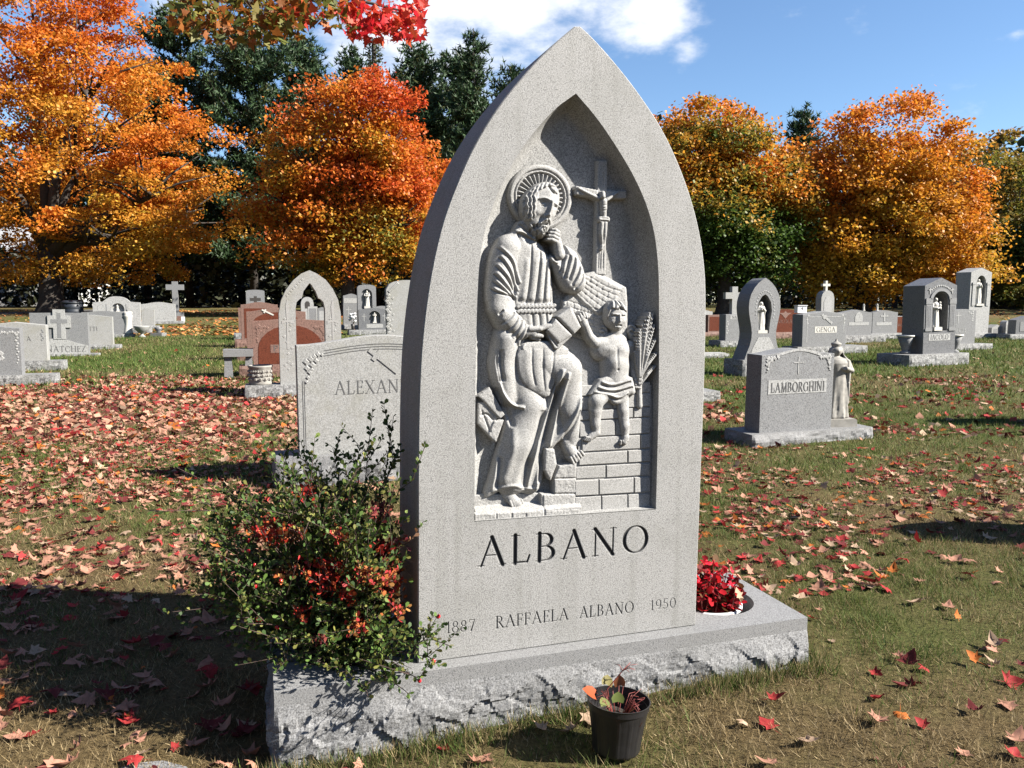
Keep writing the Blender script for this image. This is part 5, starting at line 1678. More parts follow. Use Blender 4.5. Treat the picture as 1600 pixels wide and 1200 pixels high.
s = Stone('headstone', 'long pale grey headstone in front of the tall stone cross', (222, 275, 475, 502), (214, 287, 506), M['white'], 0.28, kind='serp', rise=3, seed=28)
s.rect('face_panel', 228, 268, 480, 499, 0.003, M['white'])
# urn bowl, flower box, cross, bin
g = ground(222, 527)
ku = g[1] * cp / F_PX
t = thing('urn', 'pale stone urn bowl on a short foot in the left row', 'urn', tuple(g), 0)
b = MB(); b.lathe([(5.5 * ku, 0), (5.5 * ku, 1.5 * ku), (2.5 * ku, 3.5 * ku), (2.2 * ku, 6 * ku), (6 * ku, 8 * ku), (9.5 * ku, 12 * ku), (11.3 * ku, 16 * ku), (11.8 * ku, 18 * ku), (10.8 * ku, 18 * ku), (9 * ku, 14 * ku), (0.02, 12 * ku)], 22); b.build('bowl', M['pale'], t, True)
b = MB(); b.lathe([(9.4 * ku, 15 * ku), (5 * ku, 15.4 * ku), (0.02, 15.6 * ku)], 14); b.build('soil', M['soil'], t)
g = ground(238, 527)
t = thing('urn', 'dark stone urn bowl on a flat slab beside the pale urn', 'urn', tuple(g + np.array([0, 0.5, 0])), 0)
b = MB(); b.box(-9 * ku, 9 * ku, -0.2, 0.2, -0.02, 6 * ku); b.build('slab', M['rock'], t)
b = MB(); b.lathe([(3.5 * ku, 6 * ku), (3 * ku, 8 * ku), (5 * ku, 11 * ku), (6.3 * ku, 15 * ku), (5.6 * ku, 15 * ku), (0.02, 12 * ku)], 18); b.build('bowl', M['darkgrey'], t, True)
g = ground(282, 503)
kf = g[1] * cp / F_PX
t = thing('flower_box', 'small red and white flower box beside the long pale headstone', 'flower box', tuple(g), R(18))
b = MB(); b.box(-5 * kf, 1 * kf, 0, 0.3, 0, 9 * kf); b.build('box', M['pink'], t)
b = MB(); b.box(1.2 * kf, 6 * kf, 0.02, 0.28, 0, 8 * kf); b.build('liner', M['white_plastic'], t)
g = ground(275, 497)
kc = g[1] * cp / F_PX
t = thing('stone_cross', 'tall plain grey stone cross in front of the dark trees', 'cross', tuple(g), R(18))
b = cross_prism(MB(), 0, 0.25, 57 * kc, 48 * kc, 4.2 * kc, 13 * kc, 0, 0.3); fix_normals(b.build('cross', M['midgrey'], t))
b = MB(); b.box(-11 * kc, 11 * kc, -0.15, 0.45, -0.05, 0.28); b.build('plinth', M['midgrey'], t)
g = ground(114, 494)
kc = g[1] * cp / F_PX
t = thing('refuse_bin', 'dark blue barrel bin under the big orange maple', 'bin', tuple(g), 0)
b = MB(); b.lathe([(14 * kc, 0), (15 * kc, 3 * kc), (15.5 * kc, 10 * kc), (15 * kc, 11 * kc), (15.5 * kc, 12 * kc), (15.5 * kc, 20 * kc)], 22); b.build('barrel', M['bin'], t, True)
b = MB(); b.lathe([(16.5 * kc, 20 * kc), (16.5 * kc, 22 * kc), (12 * kc, 24.5 * kc), (2 * kc, 25 * kc)], 22); b.build('lid', M['bin'], t, True)

# ---- right-hand group
s = Stone('headstone', 'small white headstone end showing beside the tall monument', (1092, 1113, 487, 512), (1086, 1120, 520), WH, 0.2, kind='serp', rise=2, seed=31)
s.rect('face_panel', 1095, 1110, 491, 509, 0.003, WH)
s = Stone('headstone', 'small red granite headstone left of the cross topped one', (1106, 1128, 492, 519), (1098, 1136, 526), PK, 0.22, kind='flat', basemat=PK, seed=32)
s.rect('polished_panel', 1108, 1126, 495, 517, 0.004, RD)
s = Stone('cross_monument', 'grey headstone topped by a large granite cross', (1133, 1172, 491, 532), (1126, 1186, 542), MG, 0.34, kind='flat', seed=33, base_extra=0.3)
s.rect('name_plate', 1140, 1166, 492.5, 499, 0.004, WH)
s.text('NATALE', 1143, 1163, 498, 4.6, 0.005, M['letter'])
s.lumps('carved_spray', [(1136 + 1.2 * math.sin(k * 2), 503 + 3.4 * k, 1.6) for k in range(6)], WH, 0.008)
b = cross_prism(MB(), s.u(1150), s.z(492), s.z(448), s.z(462), 5 * s.k, 14.5 * s.kx, s.vf + 0.10, s.vf + 0.24); fix_normals(b.build('cross', M['pale'], s.root))
s = Stone('niche_monument', 'tall grey pointed monument with flared foot and keyhole niche', (1167, 1216, 435, 562), (1160, 1232, 587), MG, 0.42, make_die=False, cat='monument', seed=34, base_extra=0.22)
hwp = [(562, 29), (552, 26), (540, 21.5), (530, 19.3), (520, 18.8), (510, 20), (500, 22), (490, 23.8), (480, 24.6), (470, 24), (460, 21.5), (450, 16.5), (443, 11), (438, 5.5)]
rt = [(s.u(1191.5 + h), s.z(y)) for y, h in hwp]; lt = [(s.u(1191.5 - h), s.z(y)) for y, h in hwp]
s.outline = rt + [(s.u(1191.5), s.z(434.5))] + lt[::-1]
b = MB(); b.prism(s.outline, s.vf, s.vf + 0.42); s.die = fix_normals(b.build('die', MG, s.root))
key = [(s.u(x), s.z(y)) for x, y in [(1184, 521), (1199, 521), (1201, 500), (1203, 485), (1201, 472), (1196, 463), (1192, 460), (1187, 463), (1182, 472), (1180, 485), (1182, 500)]]
s.carve_niche(0, 0, 0, 0, 0.22, outline=key)
s.lumps('carved_border', [(1192 + 14.5 * math.cos(R(a)), 484 - 29 * math.sin(R(a)), 1.5) for a in range(-25, 206, 11)], WH, 0.012)
s.slab('polished_foot', [(1170, 561), (1213, 561), (1209, 545), (1203, 533), (1200, 527), (1183, 527), (1180, 533), (1174, 545)], 0.006, WH)
statue('white marble veiled woman standing in the keyhole niche of the pointed monument', 'mary', M['marble'], s.world(s.u(1190), s.vf + 0.10, s.z(521)), 50 * s.k, R(18), 0.1)

s = Stone('headstone', 'grey headstone with long pale name plate and corner roses, statue beside it', (1186, 1298, 552, 673), (1177, 1366, 692), MG, 0.25, yaw=20, kind='serp', rise=8, seed=35, base_extra=0.22)
s.rect('name_plate', 1197, 1287, 591.5, 613.5, 0.004, M['white'])
s.text('LAMBORGHINI', 1201, 1284, 610.5, 15, 0.005, M['letter'])
s.lumps('carved_roses', roses(1195, 557, 14, 22, 3.6, 6, 5), WH, 0.014)
s.lumps('carved_roses', roses(1290, 557, -14, 22, 3.6, 6, 6), WH, 0.014)
mb = MB()
for i in range(14):
    t0, t1 = i / 14, (i + 1) / 14
    f = lambda t: 556 - 8.5 * math.sin(math.pi * t)
    x0, x1 = 1208 + 68 * t0, 1208 + 68 * t1
    mb.prism([(s.u(x0), s.z(f(t0))), (s.u(x1), s.z(f(t1))), (s.u(x1), s.z(f(t1) - 4)), (s.u(x0), s.z(f(t0) - 4))], s.vf - 0.005, s.vf + 0.001)
fix_normals(mb.build('polished_band', WH, s.root))
s.cross('carved_cross', 1235, 1249, 556, 583, 565, 1.6, 0.004, WH)
s.lumps('carved_cross_tips', [(1235, 565, 1.6), (1249, 565, 1.6), (1242, 557, 1.6), (1242, 565, 2.2)], WH, 0.006)
statue('weathered marble statue of a crowned veiled figure on the base of a grey headstone', 'blessing', M['marble_old'], s.world(s.u(1322), 0.27), 141 * s.k, R(8), 0.09).scale = (1.28, 1.2, 1)

s = Stone('headstone', 'low granite footing block showing beside the tall monument', (1050, 1120, 612, 613), (1030, 1126, 629), M['rock'], 0.3, kind='flat', seed=36, make_die=False)
b = MB(); b.prism([(s.u(1052), s.hb), (s.u(1096), s.hb), (s.u(1096), s.hb + 0.35), (s.u(1052), s.hb + 0.35)], 0.09, 0.27); fix_normals(b.build('die', MG, s.root))
s = Stone('grave_marker', 'flat low granite marker on the grass behind the tall monument', (1070, 1136, 552, 553), (1062, 1140, 560), M['rock'], 0.25, kind='flat', cat='marker', seed=37, make_die=False)
b = MB(); b.prism([(s.u(1068), s.hb - 0.002), (s.u(1134), s.hb - 0.002), (s.u(1134), s.hb + 0.02), (s.u(1068), s.hb + 0.02)], 0.05, 0.38); fix_normals(b.build('tablet', WH, s.root))
s = Stone('headstone', 'red granite headstone left of the broad peaked grey headstone', (1208, 1250, 486, 519), (1200, 1260, 529), RD, 0.22, kind='serp', rise=3, basemat=PK, seed=38)
s.slab('carved_emblem', [(1226, 498), (1231, 492), (1236, 489), (1229, 489), (1226, 486), (1223, 489), (1216, 489), (1221, 492)], 0.006, PK)
s.text('NICOLAS', 1214, 1240, 505, 5.5, 0.001, PK)
s = Stone('headstone', 'broad peaked grey headstone with short white name plate and slanted cross', (1253, 1321, 491, 541), (1247, 1356, 553), MG, 0.42, kind='peak', rise=5, seed=39, base_extra=0.22)
s.rect('name_plate', 1272, 1306, 510, 520, 0.004, M['marble'])
s.text('GENGA', 1274.5, 1304, 518.6, 7.4, 0.005, M['letter'])
s.slab('carved_cross', slant(1290, 498, 17, 1.8, 42), 0.008, WH)
for q in ((1259, 1261, 495, 535), (1316, 1318, 495, 520)):
    s.rect('border_line', q[0] + .5, q[1] - .5, q[2], q[3], 0.003, WH)
s.rect('border_line', 1263, 1314, 494.4, 495.4, 0.003, WH)
s.lumps('carved_corner', [(1262, 493, 2), (1260, 499, 1.8), (1261, 505, 1.6), (1315, 493, 2), (1318, 499, 1.8), (1318, 505, 1.6)], WH, 0.008)
loc = s.world(s.u(1263), s.vf + 0.3, s.z(489))
t = thing('votive_lantern', 'small white votive box on top of the broad peaked grey headstone', 'lantern', loc, R(18))
b = MB(); b.box(-8.5 * s.k, 8.5 * s.k, 0, 0.14, 0, 11 * s.k); b.build('box', M['white_plastic'], t)
b = MB(); b.box(-0.7 * s.k, 0.7 * s.k, -0.004, 0.002, 4 * s.k, 9 * s.k); b.box(-1.8 * s.k, 1.8 * s.k, -0.005, 0.002, 6.5 * s.k, 7.6 * s.k); b.build('cross_mark', M['letter'], t)
b = MB(); b.box(-9.2 * s.k, 9.2 * s.k, -0.02, 0.16, 11 * s.k, 12 * s.k); b.build('lid', M['white_plastic'], t)
s = Stone('cross_monument', 'narrow pale round topped headstone crowned by a small white cross', (1282, 1302, 466, 515), (1275, 1309, 524), PL, 0.3, kind='round', rise=12, seed=40)
b = cross_prism(MB(), s.u(1292), s.z(456), s.z(439), s.z(445.5), 1.9 * s.k, 5.6 * s.kx, s.vf + 0.08, s.vf + 0.2); fix_normals(b.build('cross', M['marble'], s.root))
s.slab('carved_panel', [(1286, 508), (1298, 508), (1298, 472), (1295, 464), (1292, 462), (1289, 464), (1286, 472)], 0.008, WH)
s = Stone('headstone', 'grey granite headstone with carved arched shrine above a pale name plate', (1312, 1361, 489, 524), (1308, 1384, 535), MG, 0.24, kind='peak', rise=5, seed=41)
s.slab('carved_shrine', [(1334, 503), (1346, 503), (1346, 495), (1344, 490), (1340, 487), (1336, 490), (1334, 495)], 0.008, WH)
s.rect('name_plate', 1325, 1356, 503.5, 508.5, 0.005, WH)
s = Stone('headstone', 'grey granite headstone with small carved cross between the shrine stone and red stone', (1362, 1401, 488, 521), (1352, 1412, 530), MG, 0.24, kind='serp', rise=3, seed=42)
s.cross('carved_cross', 1374, 1386, 489, 502, 494, 2.2, 0.008, WH)
s.rect('name_plate', 1368, 1392, 503.5, 508.5, 0.005, WH)
for xx, lab in ((1351, 'small dark and white figurine on top of the shrine headstone'), (1372, 'small white figurine on top of the headstone with the little cross')):
    statue(lab, 'mary', M['marble'], s.world(s.u(xx), s.vf + 0.1, s.z(485.5)), 11 * s.k, R(18), 0.1)
s = Stone('headstone', 'red granite headstone with white rock edge left of the two urn monument', (1400, 1418, 494, 521), (1394, 1424, 528), M['white'], 0.24, kind='flat', seed=43)
s.rect('polished_panel', 1400.5, 1416, 495, 520, 0.004, RD)
s.text('RUGGER', 1402, 1414, 510, 4, 0.005, PK)

s = Stone('niche_monument', 'tall dark grey monument with pilasters, round niche and an urn each side', (1441, 1491, 446, 553), (1421, 1514, 571), DG, 0.6, make_die=True, cat='monument', kind='peak', rise=12, yaw=20, seed=44, base_extra=0.32, set_back=0.14)
s.carve_niche(1454, 1478, 456, 517, 0.28)
for x0 in (1443.5, 1480.5):
    s.rect('pilaster', x0, x0 + 9, 475, 517, 0.012, MG)
    s.rect('pilaster_capital', x0 - 0.8, x0 + 9.8, 466, 475.2, 0.02, MG)
    s.rect('pilaster_foot', x0 - 0.8, x0 + 9.8, 513, 517.5, 0.02, MG)
    for j in range(3):
        s.rect('flute', x0 + 1.4 + 2.3 * j, x0 + 2.4 + 2.3 * j, 478, 511, 0.014, DG)
b = MB()
for i in range(10):
    a0, a1 = R(180 - 18 * i), R(180 - 18 * (i + 1))
    c0 = lambda a, r: (s.u(1466) + r * s.kx * math.cos(a), s.z(468) + r * s.k * math.sin(a))
    b.prism([c0(a0, 13), c0(a1, 13), c0(a1, 17), c0(a0, 17)], s.vf - 0.02, s.vf + 0.002)
fix_normals(b.build('archivolt', MG, s.root))
s.lumps('carved_vine', [(1466 + 19.5 * math.cos(R(a)), 467 - 20.5 * math.sin(R(a)), 1.9) for a in range(38, 145, 9)], WH, 0.02)
s.cross('carved_cross', 1446, 1451, 450, 459, 453, 1.3, 0.012, WH); s.cross('carved_cross', 1481, 1486, 450, 459, 453, 1.3, 0.012, WH)
s.rect('name_plate', 1449, 1483, 522, 532.5, 0.006, WH)
s.text('IACOLO', 1452, 1480, 531, 8, 0.007, M['letter'])
statue('white marble statue holding a child in the niche between pilasters', 'anthony', M['marble'], s.world(s.u(1462), s.vf + 0.10, s.z(517)), 52 * s.k, R(24), 0.11)
for xx, vv, lab in ((1416, 0.42, 'fluted urn on the left end of the base of the pilastered monument'), (1502, 0.30, 'fluted urn on the right end of the base of the pilastered monument')):
    uu = s.u(xx) + (0.24 if xx < 1450 else -0.06)
    t = thing('urn', lab, 'urn', s.world(uu, vv), 0)
    kk = s.k
    b = MB(); b.lathe([(8 * kk, 0), (8 * kk, 2.5 * kk), (4 * kk, 4.5 * kk), (5 * kk, 6 * kk), (8.5 * kk, 16 * kk), (12 * kk, 26 * kk), (10 * kk, 26 * kk), (8 * kk, 18 * kk), (0.02, 17 * kk)], 28, fn=lambda a, z: 1 + (0.045 * math.cos(14 * a) if 5.5 * kk < z < 25 * kk else 0)); b.build('bowl', M['midgrey'], t, True)
    b = MB(); b.lathe([(12 * kk, 26 * kk), (13.6 * kk, 27 * kk), (13.6 * kk, 29 * kk), (11 * kk, 29 * kk), (10 * kk, 26 * kk)], 28); b.build('rim', M['marble'], t, True)
s = Stone('headstone', 'grey granite headstone with rose corner just behind the pilastered monument', (1486, 1522, 485, 537), (1478, 1551, 547), MG, 0.22, kind='serp', rise=2, seed=45)
s.text('LUCIA', 1489, 1508, 521, 8, 0.001, WH); s.lumps('carved_roses', [(1517, 487 + 3.5 * k, 1.8) for k in range(5)] + [(1511, 488, 1.8), (1514, 490, 1.8)], WH, 0.01)
s.cross('carved_cross', 1490, 1499, 488, 505, 493, 1.0, 0.004, WH)
s = Stone('niche_monument', 'tall white granite monument with pointed niche and standing figure at the back', (1511, 1543, 426, 521), (1504, 1557, 529), WH, 0.6, kind='peak', rise=7, cat='monument', seed=46, base_extra=0.3)
s.carve_niche(0, 0, 0, 0, 0.25, outline=arch_loop(s.u(1520), s.u(1535), s.z(478), s.z(431), point=0.6))
for x0 in (1514, 1536.5):
    s.rect('pilaster', x0, x0 + 4, 445, 478, 0.02, WH)
    s.rect('pilaster_capital', x0 - 0.6, x0 + 4.6, 442, 445.2, 0.03, WH)
statue('white marble figure standing in the pointed niche of the tall white monument', 'mary', M['marble'], s.world(s.u(1527), s.vf + 0.10, s.z(478)), 42 * s.k, R(18), 0.08)
s = Stone('headstone', 'dark grey headstone with pale carving beyond the tall white monument', (1586, 1625, 500, 522), (1578, 1632, 530), DG, 0.3, kind='peak', rise=6, seed=47)
s.rect('carved_panel', 1592, 1610, 503, 518, 0.01, MG)
s = Stone('headstone', 'small rough headstone with slanted top far right near the trees', (1549, 1566, 512, 523), (1546, 1570, 527), PL, 0.3, kind='peak', rise=5, seed=48)
s.rect('face_panel', 1552, 1563, 514, 521, 0.004, MG)
s = Stone('headstone', 'small white rounded headstone far right near the trees', (1571, 1582, 505, 522), (1568, 1586, 527), WH, 0.25, kind='round', rise=4, seed=49)
s.rect('face_panel', 1573, 1580, 508, 520, 0.004, PL)

# ---- stones just outside the picture on the right, whose shadows reach into it
for lab, X, Y, W_, H_, kd in (('round topped grey headstone on the turf nearest right of the tall monument', 4.15, 4.72, 0.62, 0.72, 'round'), ('wide grey headstone in line with the weathered crowned statue', 7.05, 9.5, 0.95, 0.72, 'serp')):
    t = thing('headstone', lab, 'gravestone', (X, Y, 0), R(18))
    rock_base('base', t, -W_ / 2 - 0.15, W_ / 2 + 0.15, -0.07, 0.33, 0.18, M['rock'], None, amp=0.02, step=0.05, seed=50)
    b = MB(); top = [(W_ / 2 * math.cos(R(a)), 0.18 + H_ + 0.28 * W_ * math.sin(R(a))) for a in range(0, 181, 12)]
    b.prism([(-W_ / 2, 0.178), (W_ / 2, 0.178)] + top, 0.0, 0.22); fix_normals(b.build('die', MG, t))
    FOOT.append((np.array([X, Y]), R(18), -W_ / 2 - 0.2, W_ / 2 + 0.2, -0.1, 0.4))

# ================================================================== trees
def leaf_quads(C, size, up=0.35, aspect=0.75, rg=None):
    """kite-shaped leaves at points C with random tilt"""
    rg = rg or rng
    n = len(C)
    nrm = rg.normal(size=(n, 3)); nrm[:, 2] = np.abs(nrm[:, 2]) + up
    nrm /= np.linalg.norm(nrm, axis=1)[:, None]
    t = rg.normal(size=(n, 3))
    t -= nrm * np.sum(t * nrm, 1)[:, None]
    t /= np.linalg.norm(t, axis=1)[:, None] + 1e-9
    b = np.cross(nrm, t)
    s = (size * rg.uniform(0.65, 1.3, n))[:, None]
    V = np.empty((n, 4, 3))
    V[:, 0] = C - t * s * 0.5
    V[:, 1] = C + b * s * aspect * 0.5 + t * s * 0.08
    V[:, 2] = C + t * s * 0.55
    V[:, 3] = C - b * s * aspect * 0.5 + t * s * 0.08
    return V.reshape(-1, 3), np.arange(4 * n).reshape(n, 4)

def limbs_mesh(rg, base, blobs, trunk_r, H0):
    """trunk that forks into limbs reaching into every part of the crown"""
    b = MB()
    base = Vector(base)
    fork = base + Vector((0, 0, H0))
    b.tube([base - Vector((0, 0, 0.3)), base + Vector((0, 0, 0.15)), base + Vector((0.03, 0, 0.8)), base + Vector((0, 0.05, H0 * 0.6)), fork], [trunk_r * 1.75, trunk_r * 1.4, trunk_r * 1.05, trunk_r * 0.95, trunk_r * 0.9], 14)
    sub = MB()
    for c, r in blobs:
        c = Vector(c)
        m = fork.lerp(c, 0.5) + Vector((rg.uniform(-.6, .6), rg.uniform(-.6, .6), 0.6))
        sub.tube([fork - Vector((0, 0, 0.4)), fork.lerp(m, 0.5) + Vector((0, 0, 0.3)), m, c], [trunk_r * 0.6, trunk_r * 0.45, trunk_r * 0.3, trunk_r * 0.12], 8)
        for k in range(7):
            d = Vector(rg.normal(size=3)); d.z = abs(d.z) * 0.7 + 0.1
            d.normalize()
            e = c + Vector((d.x * r[0], d.y * r[1], d.z * r[2])) * 0.85
            s_ = fork.lerp(c, rg.uniform(0.55, 1.0))
            sub.tube([s_, s_.lerp(e, 0.5) + Vector((0, 0, 0.25)), e], [trunk_r * 0.17, trunk_r * 0.10, trunk_r * 0.03], 5)
    return b, sub

def maple(label, xb, D, blobs_px, cols, n_leaf, seed, trunk_r=0.38, leaf=0.2, trunk_h=3.2, group='autumn maples behind the graves', tmix=None, depth=0.85, patch=2.2, hw_=0.5):
    """blobs_px: crown masses as (x, y, rx, ry) seen from the camera at distance D; each is a full ellipsoid"""
    rg = np.random.default_rng(seed)
    X = (xb - 800) / F_PX * D
    base = (X, D, float(gz(X, D)))
    t = thing('maple_tree', label, 'tree', base, 0, group)
    k = D * cp / F_PX
    bl = []
    for (x, y, rx, ry) in blobs_px:
        yy = D + rg.uniform(-0.35, 0.35) * rx * k
        p = at_depth(x, y, yy)
        bl.append((p - np.array(base), (rx * k, rx * k * depth, ry * k)))
    trunk, limb = limbs_mesh(rg, (0, 0, 0), bl, trunk_r, trunk_h)
    trunk.build('trunk', M['bark'], t, True)
    limb.build('limbs', M['bark'], t, True)
    area = np.array([r[0] * r[2] for c, r in bl])
    cnt = (n_leaf * area / area.sum()).astype(int)
    Cs, Cc = [], []
    zs = np.array([c[2] for c, r in bl])
    for (c, r), n in zip(bl, cnt):
        ncl = max(6, n // 250)
        d = rg.normal(size=(ncl, 3)); d /= np.linalg.norm(d, axis=1)[:, None]
        rad = rg.uniform(0.55, 1.12, ncl) ** 0.7
        rad = rad * (0.72 + 0.62 * vnoise(d[:, 0] * 1.7 + 9, d[:, 1] * 1.7 + 3, d[:, 2] * 1.7 + seed, seed))      # lobed, uneven outline
        cc = c + d * rad[:, None] * np.array(r)
        sz = rg.uniform(0.6, 1.4, ncl)
        idx = rg.integers(0, ncl, n)
        off = np.clip(rg.normal(size=(n, 3)), -1.7, 1.7) * np.array([0.58, 0.58, 0.27]) * sz[idx][:, None]
        P = cc[idx] + off
        Cs.append(P)
        # colour: patches of hue through the crown, brighter towards the top
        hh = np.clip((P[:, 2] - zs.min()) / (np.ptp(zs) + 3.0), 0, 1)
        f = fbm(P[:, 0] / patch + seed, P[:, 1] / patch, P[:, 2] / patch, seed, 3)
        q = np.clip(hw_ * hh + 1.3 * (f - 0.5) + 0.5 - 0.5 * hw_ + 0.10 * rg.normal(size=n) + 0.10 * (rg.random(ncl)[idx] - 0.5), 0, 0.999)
        stops = np.linspace(0, 1, len(cols))
        ca = np.array(cols)
        col = np.stack([np.interp(q, stops, ca[:, j]) for j in range(3)], -1)
        col *= rg.uniform(0.72, 1.28, n)[:, None]
        Cc.append(col)
    C = np.concatenate(Cs); col = np.concatenate(Cc)
    V, Fq = leaf_quads(C, leaf, rg=rg)
    np_mesh('crown', V, Fq, M['leaf'], t, col=np.repeat(np.clip(col, 0, 1), 4, 0))
    return t

GRN, OLV, YEL, GLD, ORG, DOR, RED = (0.06, 0.11, 0.02), (0.16, 0.17, 0.03), (0.50, 0.31, 0.035), (0.56, 0.24, 0.025), (0.62, 0.185, 0.022), (0.56, 0.115, 0.02), (0.52, 0.06, 0.02)
maple('large orange maple with spreading crown behind the left row of graves', 84, 46, [(60, 70, 170, 150), (150, 110, 110, 130), (140, 240, 180, 140), (250, 300, 105, 100), (50, 330, 190, 105), (300, 355, 72, 75), (-90, 180, 200, 230), (180, 370, 110, 65), (250, 400, 60, 40)],
      [YEL, GLD, GLD, ORG, ORG, DOR], 112000, 21, 0.62, 0.185, 3.6)
maple('red orange rounded maple left of the tall monument', 545, 43, [(565, 182, 68, 62), (480, 245, 66, 62), (605, 235, 52, 66), (530, 305, 95, 80), (605, 315, 62, 72), (440, 320, 46, 50), (500, 385, 85, 55), (590, 395, 70, 50), (640, 350, 40, 50)],
      [OLV, YEL, GLD, ORG, DOR, DOR, RED], 70000, 22, 0.36, 0.18, 3.0)
maple('small scarlet orange maple close behind the left shoulder of the tall monument', 690, 50, [(672, 262, 32, 34), (668, 330, 34, 44), (690, 390, 44, 60)], [YEL, GLD, ORG, DOR, RED], 14000, 23, 0.22, 0.19, 2.5)
maple('green and orange maple right behind the tall monument', 1130, 42, [(1120, 220, 80, 55), (1085, 265, 70, 70), (1185, 272, 66, 74), (1110, 330, 100, 85), (1190, 345, 66, 70), (1140, 400, 80, 48), (1060, 390, 60, 60)],
      [GRN, GRN, OLV, (0.40, 0.24, 0.03), GLD, ORG, ORG], 74000, 24, 0.36, 0.18, 2.8, patch=1.5, hw_=0.9)
maple('golden orange maple above the right hand graves', 1345, 44, [(1390, 238, 84, 64), (1325, 290, 76, 74), (1450, 300, 66, 70), (1370, 345, 115, 80), (1450, 370, 70, 62), (1305, 370, 54, 62), (1400, 420, 110, 48), (1500, 430, 50, 42), (1330, 430, 70, 40)],
      [YEL, YEL, GLD, GLD, ORG, ORG], 88000, 25, 0.40, 0.18, 2.6)
maple('brownish green maple at the far right edge', 1570, 56, [(1545, 280, 62, 66), (1590, 330, 80, 80), (1545, 390, 66, 70), (1620, 420, 90, 70), (1560, 455, 60, 36)],
      [GRN, (0.10, 0.12, 0.025), OLV, (0.24, 0.17, 0.03), (0.36, 0.19, 0.035), (0.46, 0.19, 0.03)], 42000, 26, 0.35, 0.22, 2.6)

def pine(label, xb, D, ytop, half, seed, ybase=None, dens=1.0, cone=0.75):
    rg = np.random.default_rng(seed)
    X = (xb - 800) / F_PX * D
    zb = float(gz(X, D))
    k = D * cp / F_PX
    H = at_depth(xb, ytop, D)[2] - zb
    Rm = half * k
    t = thing('pine_tree', label, 'tree', (X, D, zb), 0, 'tall pines behind the maples')
    b = MB(); b.tube([(0, 0, -0.3), (0, 0, H * 0.3), (0.1, 0, H * 0.7), (0, 0, H)], [0.32, 0.26, 0.14, 0.03], 10); b.build('trunk', M['bark'], t, True)
    br = MB()
    P, T = [], []
    z = H * 0.14
    while z < H * 0.985:
        f = (z / H)
        R_ = Rm * (1 - f ** 1.6) ** cone * (0.65 + 0.5 * rg.random()) + 0.25
        for q in range(int(rg.integers(4, 7))):
            a = rg.uniform(0, 2 * math.pi)
            L = R_ * rg.uniform(0.55, 1.15)
            d = np.array([math.cos(a), math.sin(a), 0])
            rise = rg.uniform(0.05, 0.35) + 0.5 * f
            pts = [np.array([0, 0, z]), np.array([0, 0, z]) + d * L * 0.5 + np.array([0, 0, L * rise * 0.3]), np.array([0, 0, z]) + d * L + np.array([0, 0, L * rise])]
            br.tube(pts, [0.05, 0.035, 0.012], 5)
            nt = max(3, int(L * 18 * dens))
            for j in range(nt):
                u = rg.uniform(0.3, 1.03)
                p = pts[0] * (1 - u) ** 2 + 2 * pts[1] * u * (1 - u) + pts[2] * u * u
                p = p + rg.normal(size=3) * np.array([0.28, 0.28, 0.13]) * (0.4 + u)
                P.append(p); T.append(d * 0.6 + np.array([0, 0, 0.7]))
        z += 0.62 * (1.15 - 0.4 * f)
    br.build('branches', M['bark'], t, True)
    P, T = np.array(P), np.array(T)
    m = 6                                         # needles of each tuft
    C = np.repeat(P, m, 0)
    d = np.repeat(T, m, 0) + rg.normal(size=(len(C), 3)) * 0.9
    d /= np.linalg.norm(d, axis=1)[:, None]
    s = np.cross(d, rg.normal(size=d.shape)); s /= np.linalg.norm(s, axis=1)[:, None] + 1e-9
    L = rg.uniform(0.28, 0.55, len(C))[:, None]
    V = np.empty((len(C), 3, 3))
    V[:, 0] = C - s * 0.06; V[:, 1] = C + s * 0.06; V[:, 2] = C + d * L
    tone = np.repeat(rg.uniform(0.6, 1.4, len(P)), m)
    col = np.array([0.046, 0.086, 0.032]) * tone[:, None] * rg.uniform(0.75, 1.25, len(C))[:, None]
    yel = np.repeat(rg.random(len(P)) < 0.06, m)
    col[yel] = np.array([0.085, 0.095, 0.028]) * tone[yel][:, None]
    np_mesh('needles', V.reshape(-1, 3), np.arange(3 * len(C)).reshape(-1, 3), M['needle'], t, col=np.repeat(col, 3, 0))
for k_, (lab, xb, D, yt, hw, cn) in enumerate([
    ('tall dark pine beside the big orange maple', 300, 62, 20, 105, 0.6), ('broad dark pine under the hanging red branch', 400, 60, 40, 110, 0.55), ('dense dark pine left of the bare ivy trunk', 480, 64, 62, 90, 0.6),
    ('slim ragged pine left of the ivy clad trunk', 555, 66, 78, 50, 0.7), ('dark pine right of the ivy clad trunk', 655, 62, 78, 75, 0.55), ('tall pine with a thin leaning top near the monument', 742, 60, 44, 72, 1.1),
    ('dark pine half hidden by the left shoulder of the tall monument', 710, 66, 92, 80, 0.55), ('rounded pine behind the tall monument', 800, 66, 105, 75, 0.7), ('single pine tip between the two right hand maples', 1243, 64, 172, 52, 0.75),
    ('dark pine behind the golden maple', 1330, 68, 250, 80, 0.7), ('dark pine behind the brownish maple', 1470, 70, 265, 80, 0.7), ('dark pine in the gap beside the big orange maple', 235, 66, 110, 90, 0.6), ('dark pine behind the green and orange maple', 1060, 66, 260, 90, 0.7),
    ('dark pine far behind the big orange maple', 120, 68, 150, 100, 0.7), ('dark pine at the far right behind the brownish maple', 1640, 66, 300, 90, 0.7)]):
    pine(lab, xb, D, yt, hw, 40 + k_, cone=cn, dens=1.0 if xb < 780 or xb == 1243 else 0.6)
